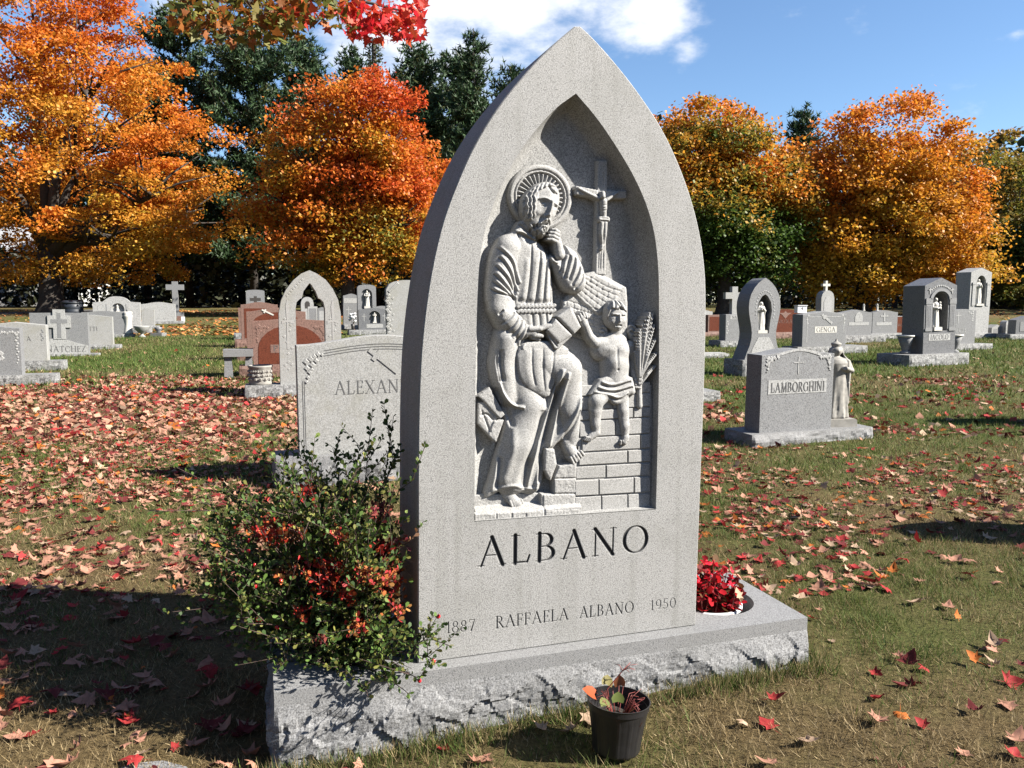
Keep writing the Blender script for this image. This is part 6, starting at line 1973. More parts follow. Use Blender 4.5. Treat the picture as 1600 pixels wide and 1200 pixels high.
# dead trunk wrapped in ivy
X = (592 - 800) / F_PX * 61; zb = float(gz(X, 61)); Ht = at_depth(592, 62, 61)[2] - zb
t = thing('ivy_trunk', 'bare upright trunk wrapped in ivy among the pines', 'tree', (X, 61, zb), 0)
b = MB(); b.tube([(0, 0, -0.2), (0.1, 0, Ht * 0.5), (0, 0, Ht)], [0.32, 0.26, 0.16], 10); b.build('trunk', M['bark'], t, True)
rg = np.random.default_rng(77)
n = 5000
a = rg.uniform(0, 2 * math.pi, n); zz = rg.uniform(1, Ht, n); r_ = 0.3 + np.abs(rg.normal(size=n)) * 0.22
V, Fq = leaf_quads(np.stack([r_ * np.cos(a), r_ * np.sin(a), zz], -1), 0.17, rg=rg)
np_mesh('ivy', V, Fq, M['needle'], t, col=np.repeat(np.array([0.07, 0.085, 0.03]) * rg.uniform(0.5, 1.5, n)[:, None], 4, 0))

# dark wood behind everything: trunks one can make out, and a mass of undergrowth
rg = np.random.default_rng(5)
proto = None
for k_ in range(26):
    D = rg.uniform(54, 82)
    x = rg.uniform(-120, 1720)
    X = (x - 800) / F_PX * D
    if proto is None:
        proto = thing('bare_trunk', 'dark straight tree trunk standing in the shaded wood', 'tree', (0, 0, 0), 0, 'trunks in the wood behind the graves')
        b = MB(); b.tube([(0, 0, -0.3), (0, 0, 0.3), (0.08, 0, 5), (-0.05, 0, 12), (0, 0, 17)], [0.34, 0.26, 0.21, 0.15, 0.03], 10); b.build('trunk', M['bark'], proto, True)
        b = MB()
        for j in range(14):
            z = 4 + j * 0.9; a_ = j * 2.4
            b.tube([(0, 0, z), (1.3 * math.cos(a_), 1.3 * math.sin(a_), z + 0.4), (2.4 * math.cos(a_), 2.4 * math.sin(a_), z + 0.5)], [0.05, 0.03, 0.01], 5)
        b.build('branches', M['bark'], proto, True)
        o = proto
    else:
        o = proto.copy(); COL.objects.link(o)
        for ch in proto.children:
            c = ch.copy(); COL.objects.link(c); c.parent = o
    s_ = rg.uniform(0.7, 1.25)
    o.location = (X, D, float(gz(X, D))); o.rotation_euler = (0, 0, rg.uniform(0, 6.28)); o.scale = (s_, s_, rg.uniform(0.45, 0.6))
def wood(name, D0, D1, h0, h1, n, size, base, seed, xr=(-300, 1900)):
    rg = np.random.default_rng(seed)
    D = rg.uniform(D0, D1, n)
    x = rg.uniform(xr[0], xr[1], n)
    X = (x - 800) / F_PX * D
    top = h0 + (h1 - h0) * fbm(X / 5.0, D * 0.0, 0, seed, 3)
    Z = gz(X, D) + rg.random(n) ** 0.8 * top
    keep = fbm(X / 2.5, D / 2.5, Z / 2.2, seed + 3, 2) > 0.40
    P = np.stack([X, D, Z], -1)[keep]
    V, Fq = leaf_quads(P, size, rg=rg)
    col = np.array(base) * rg.uniform(0.5, 1.5, len(P))[:, None]
    o = np_mesh(name, V, Fq, M['needle'], None, col=np.repeat(col, 4, 0))
    o['kind'] = 'stuff'
    o['label'] = 'dark undergrowth and foliage of the wood behind the graves'
    return o
wood('undergrowth', 58, 88, 2.5, 6.5, 60000, 0.5, (0.030, 0.034, 0.016), 31)
wood('wood_foliage', 80, 110, 9, 22, 50000, 0.95, (0.030, 0.042, 0.018), 32)
# wood added round the unseen sides to block low sky light on the stones
rg = np.random.default_rng(33)
n = 26000
a = rg.uniform(R(42), R(318), n); rr = rg.uniform(62, 92, n)
X, Y = rr * np.sin(a), rr * np.cos(a)
top = 8 + 16 * fbm(np.sin(a) * 9, np.cos(a) * 9, 0, 35, 3)
Z = gz(X, Y) + rg.random(n) ** 0.8 * top
V, Fq = leaf_quads(np.stack([X, Y, Z], -1), 2.2, rg=rg)
pal = np.array([(0.04, 0.055, 0.02), (0.09, 0.08, 0.025), (0.20, 0.11, 0.02), (0.05, 0.06, 0.02)])
ci = (fbm(a * 14, Z / 9, 0, 36, 2) * 3.99).astype(int)
o = np_mesh('wood_foliage', V, Fq, M['needle'], None, col=np.repeat(pal[ci] * rg.uniform(0.6, 1.4, n)[:, None], 4, 0))
o['kind'] = 'stuff'; o['label'] = 'autumn wood added on the unseen sides to block low sky light'

# ---- maple whose lowest branches hang into the top of the picture; it stands left of the view
MAPLE_LEAF = [(0, -0.06), (0.14, -0.02), (0.44, -0.08), (0.30, 0.14), (0.52, 0.36), (0.27, 0.37), (0.20, 0.54), (0, 0.92), (-0.20, 0.54), (-0.27, 0.37), (-0.52, 0.36), (-0.30, 0.14), (-0.44, -0.08), (-0.14, -0.02)]
def maple_leaf_mesh(curl, seed):
    q = random.Random(seed)
    V = [(0, 0.22, 0.0)]
    for x, y in MAPLE_LEAF:
        x2, y2 = x * q.uniform(0.9, 1.1), y * q.uniform(0.92, 1.08)
        V.append((x2, y2, curl * (abs(x2) ** 1.6 * 1.1 + abs(y2 - 0.25) ** 2 * 0.7) + q.uniform(-0.05, 0.05) * abs(curl) * 2))
    n = len(MAPLE_LEAF)
    Fc = [(0, 1 + i, 1 + (i + 1) % n) for i in range(n)]
    return np.array(V), np.array(Fc)
def scatter_leaves(var, P, size, yaw, tilt_axis, tilt, col, rg):
    """many leaves as arrays: returns V, F, colours"""
    Vs, Fs, Cs = [], [], []
    base = 0
    pick = rg.integers(0, len(var), len(P))
    for j, (LV, LF) in enumerate(var):
        m = np.where(pick == j)[0]
        if not len(m):
            continue
        v = LV[None] * size[m][:, None, None]
        c, s_ = np.cos(yaw[m])[:, None], np.sin(yaw[m])[:, None]
        x, y, z = v[..., 0] * c - v[..., 1] * s_, v[..., 0] * s_ + v[..., 1] * c, v[..., 2]
        # tilt about a horizontal axis
        ax, ay = np.cos(tilt_axis[m])[:, None], np.sin(tilt_axis[m])[:, None]
        ct, st = np.cos(tilt[m])[:, None], np.sin(tilt[m])[:, None]
        dot = x * ax + y * ay
        cx_, cy_, cz_ = ay * z, -ax * z, ax * y - ay * x
        x2 = x * ct + cx_ * st + ax * dot * (1 - ct); y2 = y * ct + cy_ * st + ay * dot * (1 - ct); z2 = z * ct + cz_ * st
        vv = np.stack([x2, y2, z2], -1) + P[m][:, None]
        nv = LV.shape[0]
        Vs.append(vv.reshape(-1, 3))
        Fs.append((LF[None] + (np.arange(len(m)) * nv)[:, None, None] + base).reshape(-1, 3))
        Cs.append(np.repeat(col[m], nv, 0))
        base += len(m) * nv
    return np.concatenate(Vs), np.concatenate(Fs), np.concatenate(Cs)

def hanging_maple():
    rg = np.random.default_rng(12)
    bx, by = -8.2, 6.0
    t = thing('maple_tree', 'red and olive leaved maple whose low branches hang into the top of the view', 'tree', (bx, by, 0), 0)
    b = MB(); b.tube([(0, 0, -0.3), (0, 0, 0.3), (0.05, 0, 2.0), (0.1, 0, 4.2), (0.3, 0, 7.5)], [0.42, 0.32, 0.26, 0.22, 0.10], 14); b.build('trunk', M['bark'], t, True)
    lim = MB()
    tips = []
    def W(x, y, D):
        return at_depth(x, y, D) - np.array([bx, by, 0])
    mains = [[(0.1, 0, 4.0), W(150, -120, 7.4), W(330, -30, 8.0), W(520, -10, 8.4), W(640, 20, 8.6)], [(0.1, 0, 4.3), W(120, -150, 8.0), W(280, -20, 8.6), W(420, 10, 9.2), W(500, 30, 9.4)],
             [(0.1, 0, 4.4), W(60, -220, 7.0), W(300, -120, 7.4), W(520, -60, 8.0), W(620, -20, 8.2)], [(0.1, 0, 4.2), W(100, -90, 8.8), W(290, 0, 9.4), W(370, 28, 9.6)]]
    for m in mains:
        lim.tube(m, [0.11, 0.075, 0.045, 0.022, 0.008][:len(m)], 7)
    P, col = [], []
    def spray(x0, x1, ycen, yspread, n, pal, D0, D1):
        for k in range(n):
            x = rg.uniform(x0, x1)
            y = ycen(x) + rg.normal() * yspread - abs(rg.normal()) * yspread
            D = rg.uniform(D0, D1)
            P.append(W(x, min(y, ycen(x) + 16), D))
            c = np.array(pal[rg.integers(0, len(pal))]) * rg.uniform(0.75, 1.25)
            col.append(c)
    redp = [(0.55, 0.02, 0.03), (0.62, 0.03, 0.03), (0.50, 0.05, 0.03), (0.60, 0.10, 0.04)]
    olvp = [(0.16, 0.15, 0.03), (0.20, 0.16, 0.03), (0.25, 0.09, 0.02), (0.12, 0.14, 0.03), (0.32, 0.10, 0.02)]
    spray(540, 664, lambda x: 46 - 0.002 * (x - 610) ** 2, 16, 340, redp, 7.6, 8.9)
    spray(420, 560, lambda x: 26, 18, 260, redp[2:] + olvp, 7.6, 9.2)
    spray(268, 470, lambda x: 50 - 0.0016 * (x - 390) ** 2, 22, 620, olvp, 7.6, 9.6)
    # unseen crown above the frame, thickened to block sky light from the left
    n = 24000
    d = rg.normal(size=(n, 3)); d /= np.linalg.norm(d, axis=1)[:, None]
    Q = np.array([0.6, 0.2, 8.4]) + d * np.array([5.0, 5.0, 3.6]) * rg.uniform(0.55, 1, n)[:, None]
    Q[:, 2] = np.maximum(Q[:, 2], 5.4 + 0.3 * rg.random(n))
    P, col = np.array(P), np.array(col)
    pal = np.array(redp + olvp)
    colQ = pal[rg.integers(0, len(pal), n)] * rg.uniform(0.75, 1.25, n)[:, None]
    for k in range(60):
        e = P[rg.integers(0, 1200)]
        m = mains[rg.integers(0, len(mains))]
        s_ = np.array(m[rg.integers(2, len(m))])
        if np.linalg.norm(s_ - e) < 1.6:
            lim.tube([s_, (s_ + e) / 2 + np.array([0, 0, 0.1]), e], [0.012, 0.008, 0.003], 5)
    for k in range(14):
        a = k * 2.4
        lim.tube([(0.2, 0, 4.5 + 0.2 * k), (2 * math.cos(a), 2 * math.sin(a), 6.5 + 0.2 * k), (4 * math.cos(a), 3.6 * math.sin(a), 7.6 + 0.15 * k)], [0.12, 0.07, 0.02], 6)
    lim.build('limbs', M['bark'], t, True)
    var = [maple_leaf_mesh(c, i) for i, c in enumerate((0.05, -0.12, 0.2, -0.25))]
    N = len(P)
    V, Fq, C = scatter_leaves(var, P, rg.uniform(0.075, 0.125, N), rg.uniform(0, 6.28, N), rg.uniform(0, 6.28, N), rg.uniform(0.2, 1.7, N), col, rg)
    np_mesh('low_branch_leaves', V, Fq, M['leaf'], t, col=np.clip(C, 0, 1))['kind'] = 'stuff'
    V, Fq = leaf_quads(Q, 0.22, rg=rg)
    np_mesh('crown', V, Fq, M['leaf'], t, col=np.repeat(np.clip(colQ, 0, 1), 4, 0))
hanging_maple()

# ---- house beyond the lane at the far left
def house():
    D = 74.0
    x0 = (-70 - 800) / F_PX * D
    x1 = (118 - 800) / F_PX * D
    g = float(gz(0, D))
    k = D / F_PX
    t = thing('house', 'pale sided house with light grey roof beyond the big orange maple', 'house', ((x0 + x1) / 2, D, g), 0)
    hw = (x1 - x0) / 2
    zt = lambda y: at_depth(0, y, D)[2] - g
    b = MB(); b.box(-hw, hw, 0, 8, -0.3, zt(396)); b.build('wall', M['siding'], t)
    b = MB()
    e, r = zt(394), zt(345)
    b.add([(-hw - 0.5, -0.6, e), (hw + 0.5, -0.6, e), (hw + 0.5, 4, r), (-hw - 0.5, 4, r), (hw + 0.5, 8.6, e), (-hw - 0.5, 8.6, e),
           (-hw - 0.5, -0.6, e + 0.2), (hw + 0.5, -0.6, e + 0.2), (hw + 0.5, 4, r + 0.2), (-hw - 0.5, 4, r + 0.2), (hw + 0.5, 8.6, e + 0.2), (-hw - 0.5, 8.6, e + 0.2)],
          [(0, 1, 2, 3), (3, 2, 4, 5), (6, 9, 8, 7), (9, 11, 10, 8), (0, 6, 7, 1), (5, 4, 10, 11), (1, 7, 8, 2), (2, 8, 10, 4), (0, 3, 9, 6), (3, 5, 11, 9)])
    fix_normals(b.build('roof', M['shingle'], t))
    px = lambda x: (x - 800) / F_PX * D - (x0 + x1) / 2
    b = MB(); b.prism([(px(15), zt(394)), (px(20), zt(394)), (px(48), zt(414)), (px(48), zt(419)), (px(44), zt(419))], -1.2, -0.9); fix_normals(b.build('rake_board', M['white_plastic'], t))
    for xw in (-30, 0, 66, 92):
        w = MB(); w.box(px(xw), px(xw + 11), -0.06, 0.02, zt(434), zt(408)); f = w.build('window', M['white_plastic'], t)
        w = MB(); w.box(px(xw + 1.2), px(xw + 9.8), -0.09, 0.0, zt(432), zt(421.5)); w.build('pane', M['glass'], f)
        w = MB(); w.box(px(xw + 1.2), px(xw + 9.8), -0.09, 0.0, zt(420), zt(410)); w.build('pane', M['glass'], f)
house()
def house2():
    D = 92.0
    g = float(gz(0, D))
    xc = (150 - 800) / F_PX * D
    t = thing('house', 'far pale house glimpsed between the dark trunks', 'house', (xc, D, g), 0)
    zt = lambda y: at_depth(0, y, D)[2] - g
    hw = 60 * D / F_PX
    b = MB(); b.box(-hw, hw, 0, 7, -0.3, zt(425)); b.build('wall', M['siding'], t)
    b = MB(); b.prism([(-hw - 0.5, zt(426)), (hw + 0.5, zt(426)), (hw * 0.9, zt(405)), (-hw * 0.9, zt(405))], -0.5, 7.5); fix_normals(b.build('roof', M['shingle'], t))
    for u in (-0.6, 0.0, 0.55):
        w = MB(); w.box(u * hw - 0.6, u * hw + 0.6, -0.06, 0.02, zt(452), zt(434)); f = w.build('window', M['white_plastic'], t)
        w = MB(); w.box(u * hw - 0.5, u * hw + 0.5, -0.09, 0, zt(451), zt(435)); w.build('pane', M['glass'], f)
house2()

# ================================================================== planting round the monument
def mon_world(u, v, z):
    return MON_O + mw * u + md * v + np.array([0, 0, z])

def barberry():
    rg = np.random.default_rng(8)
    root = mon_world(HOLE_UL, HOLE_V, HB - 0.02)
    t = thing('barberry_bush', 'barberry bush with green and red leaves spilling over the left end of the base', 'bush', tuple(root), 0)
    tips = []
    for k in range(205):
        a = rg.uniform(0, 2 * math.pi); r = math.sqrt(rg.uniform(0.12, 1.0))
        tips.append((488 + 182 * r * math.cos(a), 893 + 172 * r * math.sin(a), rg.uniform(-0.32, 0.34)))
    for k in range(46):                             # fuller low and to the right
        a = rg.uniform(0, 2 * math.pi); r = math.sqrt(rg.uniform(0, 1.0))
        tips.append((555 + 105 * r * math.cos(a), 975 + 95 * r * math.sin(a), rg.uniform(-0.32, 0.05)))
    tips += [(645, 636, 0.02), (662, 688, -0.12), (582, 642, 0.12), (615, 650, 0.1), (630, 690, 0.05), (704, 1010, -0.26), (690, 1000, -0.22), (660, 812, -0.15), (680, 1030, -0.28), (470, 690, 0.0), (440, 705, 0.1), (410, 715, 0.1), (385, 740, 0.1), (455, 725, -0.1), (425, 740, -0.1), (520, 700, 0.1), (560, 710, 0.1), (350, 760, 0.05), (320, 780, 0.0), (312, 850, 0.05), (640, 1085, -0.34), (610, 1080, -0.36), (655, 1060, -0.34), (575, 1090, -0.34)]
    stems = MB()
    P, Dn, S, Col = [], [], [], []
    zones = [((420, 835), 34, 0), ((512, 905), 40, 0), ((470, 890), 20, 1), ((612, 910), 36, 1), ((635, 845), 26, 2), ((570, 900), 22, 1), ((592, 800), 22, 2), ((460, 835), 22, 1), ((620, 955), 22, 1), ((545, 935), 18, 0), ((480, 770), 18, 0), ((380, 830), 14, 0), ((640, 890), 20, 0), ((500, 1000), 16, 2), ((440, 900), 18, 1), ((560, 980), 20, 1), ((470, 960), 18, 0), ((600, 860), 22, 0), ((530, 840), 18, 1)]
    pal = {0: [(0.55, 0.05, 0.03), (0.60, 0.13, 0.04), (0.42, 0.03, 0.03)], 1: [(0.55, 0.16, 0.05), (0.50, 0.05, 0.05), (0.45, 0.22, 0.07)], 2: [(0.28, 0.05, 0.06), (0.36, 0.09, 0.07), (0.20, 0.10, 0.05)]}
    green = [(0.10, 0.17, 0.035), (0.065, 0.115, 0.03), (0.15, 0.20, 0.045), (0.05, 0.085, 0.028), (0.20, 0.20, 0.05)]
    nfree = 251
    for it, (x, y, dv) in enumerate(tips):
        over = it >= nfree and x > 655              # the few sprigs that do hang in front of the stone
        D = root[1] + dv
        tip = at_depth(x, y, D) - root
        if tip[2] < -0.13:
            tip[2] = -0.13
        st = np.array([rg.uniform(-.10, .10), rg.uniform(-.10, .10), 0])
        mid = (st + tip) * 0.5 + np.array([0, 0, 0.03 + 0.07 * rg.random()])
        L = np.linalg.norm(tip - st)
        n = max(8, int(L / 0.03))
        pts = [st * (1 - q) ** 2 + 2 * mid * q * (1 - q) + tip * q * q for q in np.linspace(0, 1, n)]
        def clear(p):                               # branches bend round the face of the stone, not through it
            w_ = p + root - MON_O
            u_, v_ = w_ @ mw, w_ @ md
            return p + md * (-0.035 - v_) if u_ > -0.03 and -0.035 < v_ < 0.4 else p
        inside = lambda p: (p + root - MON_O) @ mw > -0.02
        if over:
            pts = [clear(p) for p in pts]
        else:                                       # the rest stop short of it
            pts = [p for p in pts if not inside(p)]
            n = len(pts)
            if n < 6:
                continue
        stems.tube(pts[::2] + [pts[-1]], [0.0032 * (1 - 0.7 * i / (n / 2 + 1)) for i in range(len(pts[::2]) + 1)], 5, cap=False)
        twigs = [(pts, 0.22)]
        for j in range(5):
            i0 = min(n - 1, int(n * rg.uniform(0.35, 0.95)))
            d = rg.normal(size=3) * 0.09; d[2] = abs(d[2]) * 0.8
            e = pts[min(i0, n - 1)] + d + (tip - st) * 0.08
            if not over and inside(e):
                continue
            tw = [clear(pts[min(i0, n - 1)] + (e - pts[min(i0, n - 1)]) * q) for q in np.linspace(0, 1, 6)]
            stems.tube([tw[0], tw[3], tw[5]], [0.0016, 0.0012, 0.0006], 4, cap=False)
            twigs.append((tw, 0.0))
        for pl, q0 in twigs:
            for i in range(len(pl) - 1):
                if i / len(pl) < q0:
                    continue
                a, b_ = pl[i], pl[i + 1]
                dr = (b_ - a); dr /= np.linalg.norm(dr) + 1e-9
                for q in range(3 if rg.random() < 0.75 else 4):
                    c = a + (b_ - a) * rg.random()
                    if not over and inside(c):
                        continue
                    dd = rg.normal(size=3); dd -= dr * (dd @ dr); dd /= np.linalg.norm(dd) + 1e-9
                    dd = dd * 0.8 + dr * 0.55 + np.array([0, 0, 0.25])
                    P.append(c); Dn.append(dd / np.linalg.norm(dd)); S.append(rg.uniform(0.013, 0.026))
                    w = c + root
                    f = w[1] * cp - (w[2] - CAM_H) * sp
                    px, py = 800 + F_PX * w[0] / f, 600 - F_PX * (w[1] * sp + (w[2] - CAM_H) * cp) / f
                    cl = None
                    for (zx, zy), zr, kind in zones:
                        if math.hypot(px - zx, py - zy) < zr * rg.uniform(0.4, 1.0):
                            cl = pal[kind][rg.integers(0, 3)]
                            break
                    if cl is None:
                        cl = green[rg.integers(0, 5)]
                    Col.append(np.array(cl) * rg.uniform(0.7, 1.3))
    stems.build('stems', M['twig'], t, True)
    P, Dn, S, Col = np.array(P), np.array(Dn), np.array(S)[:, None], np.array(Col)
    n = len(P)
    sd = np.cross(Dn, rg.normal(size=(n, 3))); sd /= np.linalg.norm(sd, axis=1)[:, None] + 1e-9
    V = np.empty((n, 5, 3))
    V[:, 0] = P
    V[:, 1] = P + Dn * S * 0.62 + sd * S * 0.30
    V[:, 2] = P + Dn * S * 0.95 + sd * S * 0.16
    V[:, 3] = P + Dn * S * 0.95 - sd * S * 0.16
    V[:, 4] = P + Dn * S * 0.62 - sd * S * 0.30
    o = np_mesh('foliage', V.reshape(-1, 3), np.arange(5 * n).reshape(n, 5), M['bush'], t, col=np.repeat(np.clip(Col, 0, 1), 5, 0))
    o['kind'] = 'stuff'
    bm_ = None
    for (x, y, dv) in ((380, 832, -0.1), (401, 957, -0.22), (404, 959, -0.2), (424, 978, -0.2), (409, 868, -0.2), (396, 850, -0.2), (402, 908, -0.2), (682, 1046, -0.3), (665, 1058, -0.32), (470, 778, -0.1), (433, 887, -0.25), (672, 942, -0.2)):
        p = at_depth(x, y, root[1] + dv) - root
        p = P[np.argmin(np.sum((P - p) ** 2, 1))] + np.array([0, 0, -0.008])   # each hangs from a twig
        if bm_ is None:
            b = MB(); b.lathe([(0.001, -0.008), (0.005, -0.006), (0.0072, 0.0), (0.006, 0.006), (0.001, 0.009)], 10); o = b.build('berry', M['berry'], t, True); bm_ = o.data
        else:
            o = link(bpy.data.objects.new('berry', bm_), t)
        o.location = tuple(p); o.rotation_euler = (rg.uniform(-.5, .5), rg.uniform(-.5, .5), 0)
    # soil in the well
    b = MB(); b.lathe([(HOLE_R - 0.004, -0.035), (HOLE_R * 0.5, -0.02), (0.01, -0.012)], 24); b.build('soil', M['soil'], t)
barberry()

def round_leaves(C, size, rg, up=0.5):
    """rounded, slightly cupped leaves (six-sided)"""
    n = len(C)
    nrm = rg.normal(size=(n, 3)); nrm[:, 2] = np.abs(nrm[:, 2]) + up
    nrm /= np.linalg.norm(nrm, axis=1)[:, None]
    t = rg.normal(size=(n, 3)); t -= nrm * np.sum(t * nrm, 1)[:, None]; t /= np.linalg.norm(t, axis=1)[:, None] + 1e-9
    b = np.cross(nrm, t)
    V = np.empty((n, 7, 3)); V[:, 0] = C - nrm * size[:, None] * 0.12
    for k in range(6):
        a = math.pi / 3 * k
        V[:, 1 + k] = C + (t * math.cos(a) * 0.55 + b * math.sin(a) * 0.42) * size[:, None] * rg.uniform(0.85, 1.15, n)[:, None]
    F = np.array([(0, 1 + k, 1 + (k + 1) % 6) for k in range(6)])
    return V.reshape(-1, 3), (F[None] + (np.arange(n) * 7)[:, None, None]).reshape(-1, 3)

def red_flowers():
    rg = np.random.default_rng(18)
    root = mon_world(HOLE_UR - 0.02, HOLE_V - 0.005, HB - 0.118)
    t = thing('potted_begonia', 'red leaved begonia in a white bowl set into the right end of the base', 'potted plant', tuple(root), MON_A)
    r = 0.138
    b = MB(); b.lathe([(r * 0.7, 0), (r * 0.8, 0.02), (r * 0.97, 0.095), (r * 1.03, 0.098), (r * 1.03, 0.112), (r * 0.92, 0.112), (r * 0.88, 0.08), (0.01, 0.075)], 40); b.build('bowl', M['white_plastic'], t, True)
    b = MB(); b.lathe([(r * 0.87, 0.083), (r * 0.5, 0.095), (0.01, 0.10)], 20); b.build('soil', M['soil'], t)
    stems = MB(); P, S, C = [], [], []
    for k in range(95):
        a = rg.uniform(0, 6.28); q = math.sqrt(rg.random()) * 0.118
        base = np.array([q * math.cos(a), q * math.sin(a), 0.09])
        h = rg.uniform(0.06, 0.235) * (1.15 - q / 0.2)
        tip = base * np.array([1.28, 1.28, 1]) + np.array([rg.normal() * .012, rg.normal() * .012, h])
        stems.tube([base, (base + tip) / 2 + rg.normal(size=3) * 0.004, tip], [0.003, 0.0025, 0.0012], 5, cap=False)
        for j in range(7):
            u = rg.uniform(0.25, 1.05)
            P.append(base + (tip - base) * u + rg.normal(size=3) * 0.011); S.append(rg.uniform(0.018, 0.036))
            pal = [(0.38, 0.008, 0.016), (0.22, 0.01, 0.016), (0.09, 0.012, 0.010), (0.50, 0.015, 0.02), (0.10, 0.05, 0.02)]
            C.append(np.array(pal[rg.integers(0, 5)]) * rg.uniform(0.8, 1.2))
    stems.build('stems', M['redstem'], t, True)
    V, Fq = round_leaves(np.array(P), np.array(S) * 1.15, rg)
    o = np_mesh('foliage', V, Fq, M['petal'], t, smooth=True, col=np.repeat(np.array(C), 7, 0)); o['kind'] = 'stuff'
    fm = None
    for k in range(24):
        a = rg.uniform(0, 6.28); q = math.sqrt(rg.random()) * 0.12
        if fm is None:
            V, Fc = [(0, 0, 0.0)], []
            for j in range(4):
                a0 = j * math.pi / 2
                i = len(V)
                V += [(0.008 * math.cos(a0 - 0.7), 0.008 * math.sin(a0 - 0.7), 0.004), (0.017 * math.cos(a0 - .35), 0.017 * math.sin(a0 - .35), 0.007), (0.017 * math.cos(a0 + .35), 0.017 * math.sin(a0 + .35), 0.007), (0.008 * math.cos(a0 + 0.7), 0.008 * math.sin(a0 + 0.7), 0.004)]
                Fc.append((0, i, i + 1, i + 2, i + 3))
            o = np_mesh('flower', np.array(V), np.array(Fc), M['petal'], t, col=np.tile(np.array([[0.75, 0.02, 0.05]]), (len(V), 1))); fm = o.data
        else:
            o = link(bpy.data.objects.new('flower', fm), t)
        o.location = (q * 1.05 * math.cos(a), q * 1.05 * math.sin(a), 0.17 + 0.16 * rg.random() * (1 - q / 0.2)); o.rotation_euler = (rg.uniform(-1, 1), rg.uniform(-1, 1), rg.uniform(0, 3))
red_flowers()

def nursery_pot():
    rg = np.random.default_rng(28)
    g = ground(962, 1176)
    t = thing('plant_pot', 'black plastic nursery pot with a nearly bare plant against the base', 'plant pot', (g[0], g[1], 0.0), 0)
    t.rotation_euler = (R(-3), R(3), 0)
    t.scale = (1.1, 1.1, 1.1)
    h = 0.155
    rib = lambda a, z: 1 + (0.014 * (1 if math.sin(14 * a) > 0.2 else 0) if z < h * 0.86 else 0)
    b = MB(); b.lathe([(0.070, 0), (0.0725, 0.006), (0.076, h * 0.3), (0.083, h * 0.6), (0.0885, h * 0.84), (0.0885, h * 0.86), (0.094, h * 0.87), (0.095, h * 0.97), (0.097, h), (0.0935, h), (0.0905, h * 0.86), (0.083, h * 0.62), (0.002, h * 0.60)], 84, fn=rib)
    b.build('pot', M['black_plastic'], t)
    b = MB(); b.lathe([(0.082, h * 0.62), (0.05, h * 0.66), (0.002, h * 0.68)], 20); b.build('soil', M['soil'], t)
    st = MB()
    st.tube([(-0.02, 0, h * 0.65), (-0.035, 0.01, 0.18), (0.01, 0.02, 0.235), (0.032, 0.02, 0.262)], [0.0024, 0.002, 0.0016, 0.0010], 6)
    for e in ((0.055, 0.02, 0.258), (0.05, 0.03, 0.235), (0.03, 0.01, 0.235), (-0.01, 0.03, 0.25), (0.045, 0.0, 0.25)):
        st.tube([(0.01, 0.02, 0.235), tuple(0.5 * (np.array((0.01, 0.02, 0.25)) + np.array(e))), e], [0.0013, 0.001, 0.0005], 5)
    for k in range(34):
        a = rg.uniform(0, 6.28)
        st.tube([(0.02 * math.cos(a), 0.02 * math.sin(a), h * 0.62), (0.05 * math.cos(a), 0.05 * math.sin(a), h * rg.uniform(0.8, 1.1)), (0.08 * math.cos(a), 0.08 * math.sin(a), h * rg.uniform(0.75, 1.15))], [0.0014, 0.001, 0.0006], 5)
    st.build('stems', M['redstem'], t, True)
    pal = [(0.15, 0.17, 0.04), (0.20, 0.17, 0.05), (0.13, 0.16, 0.04), (0.28, 0.10, 0.04), (0.24, 0.18, 0.07)]
    def heart(sz, col, loc, rot):
        V = [(0, 0, 0), (0.5, -0.15, 0.05), (0.62, 0.25, 0.10), (0.45, 0.65, 0.06), (0, 1.0, -0.08), (-0.45, 0.65, 0.06), (-0.62, 0.25, 0.10), (-0.5, -0.15, 0.05), (0, 0.4, -0.04)]
        Fc = [(8, 0, 1), (8, 1, 2), (8, 2, 3), (8, 3, 4), (8, 4, 5), (8, 5, 6), (8, 6, 7), (8, 7, 0)]
        o = np_mesh('leaf', np.array(V) * sz, np.array(Fc), M['bush'], t, smooth=True, col=np.tile(np.array([col]), (len(V), 1)))
        o.location = loc; o.rotation_euler = rot
    for loc, sz, c, rot in (((-0.045, -0.03, 0.145), 0.03, 0, (0.7, 0.2, 0.4)), ((-0.005, -0.02, 0.155), 0.032, 2, (0.8, -0.1, -0.2)), ((-0.03, -0.06, 0.118), 0.028, 0, (1.0, 0.1, 0.8)), ((0.0, -0.065, 0.10), 0.028, 2, (1.0, 0.3, -0.5)),
                            ((-0.035, 0.03, 0.185), 0.032, 1, (0.9, 0.3, 0.1)), ((0.008, 0.04, 0.18), 0.032, 3, (1.1, -0.3, -0.4)), ((0.045, -0.05, 0.105), 0.03, 3, (0.9, 0.5, -1.0)), ((0.02, -0.05, 0.09), 0.034, 4, (0.8, 0.2, 2.0)), ((-0.06, -0.01, 0.11), 0.03, 1, (0.9, 0.2, 1.6)), ((0.03, 0.0, 0.12), 0.026, 3, (0.6, 0.4, -2.0))):
        heart(sz, pal[c], loc, rot)
    heart(0.042, (0.42, 0.09, 0.03), (-0.075, 0.0, 0.165), (0.5, -0.3, 1.5))
    return g
POT = nursery_pot()
FOOT.append((np.array([POT[0], POT[1]]), 0.0, -0.09, 0.09, -0.09, 0.09))

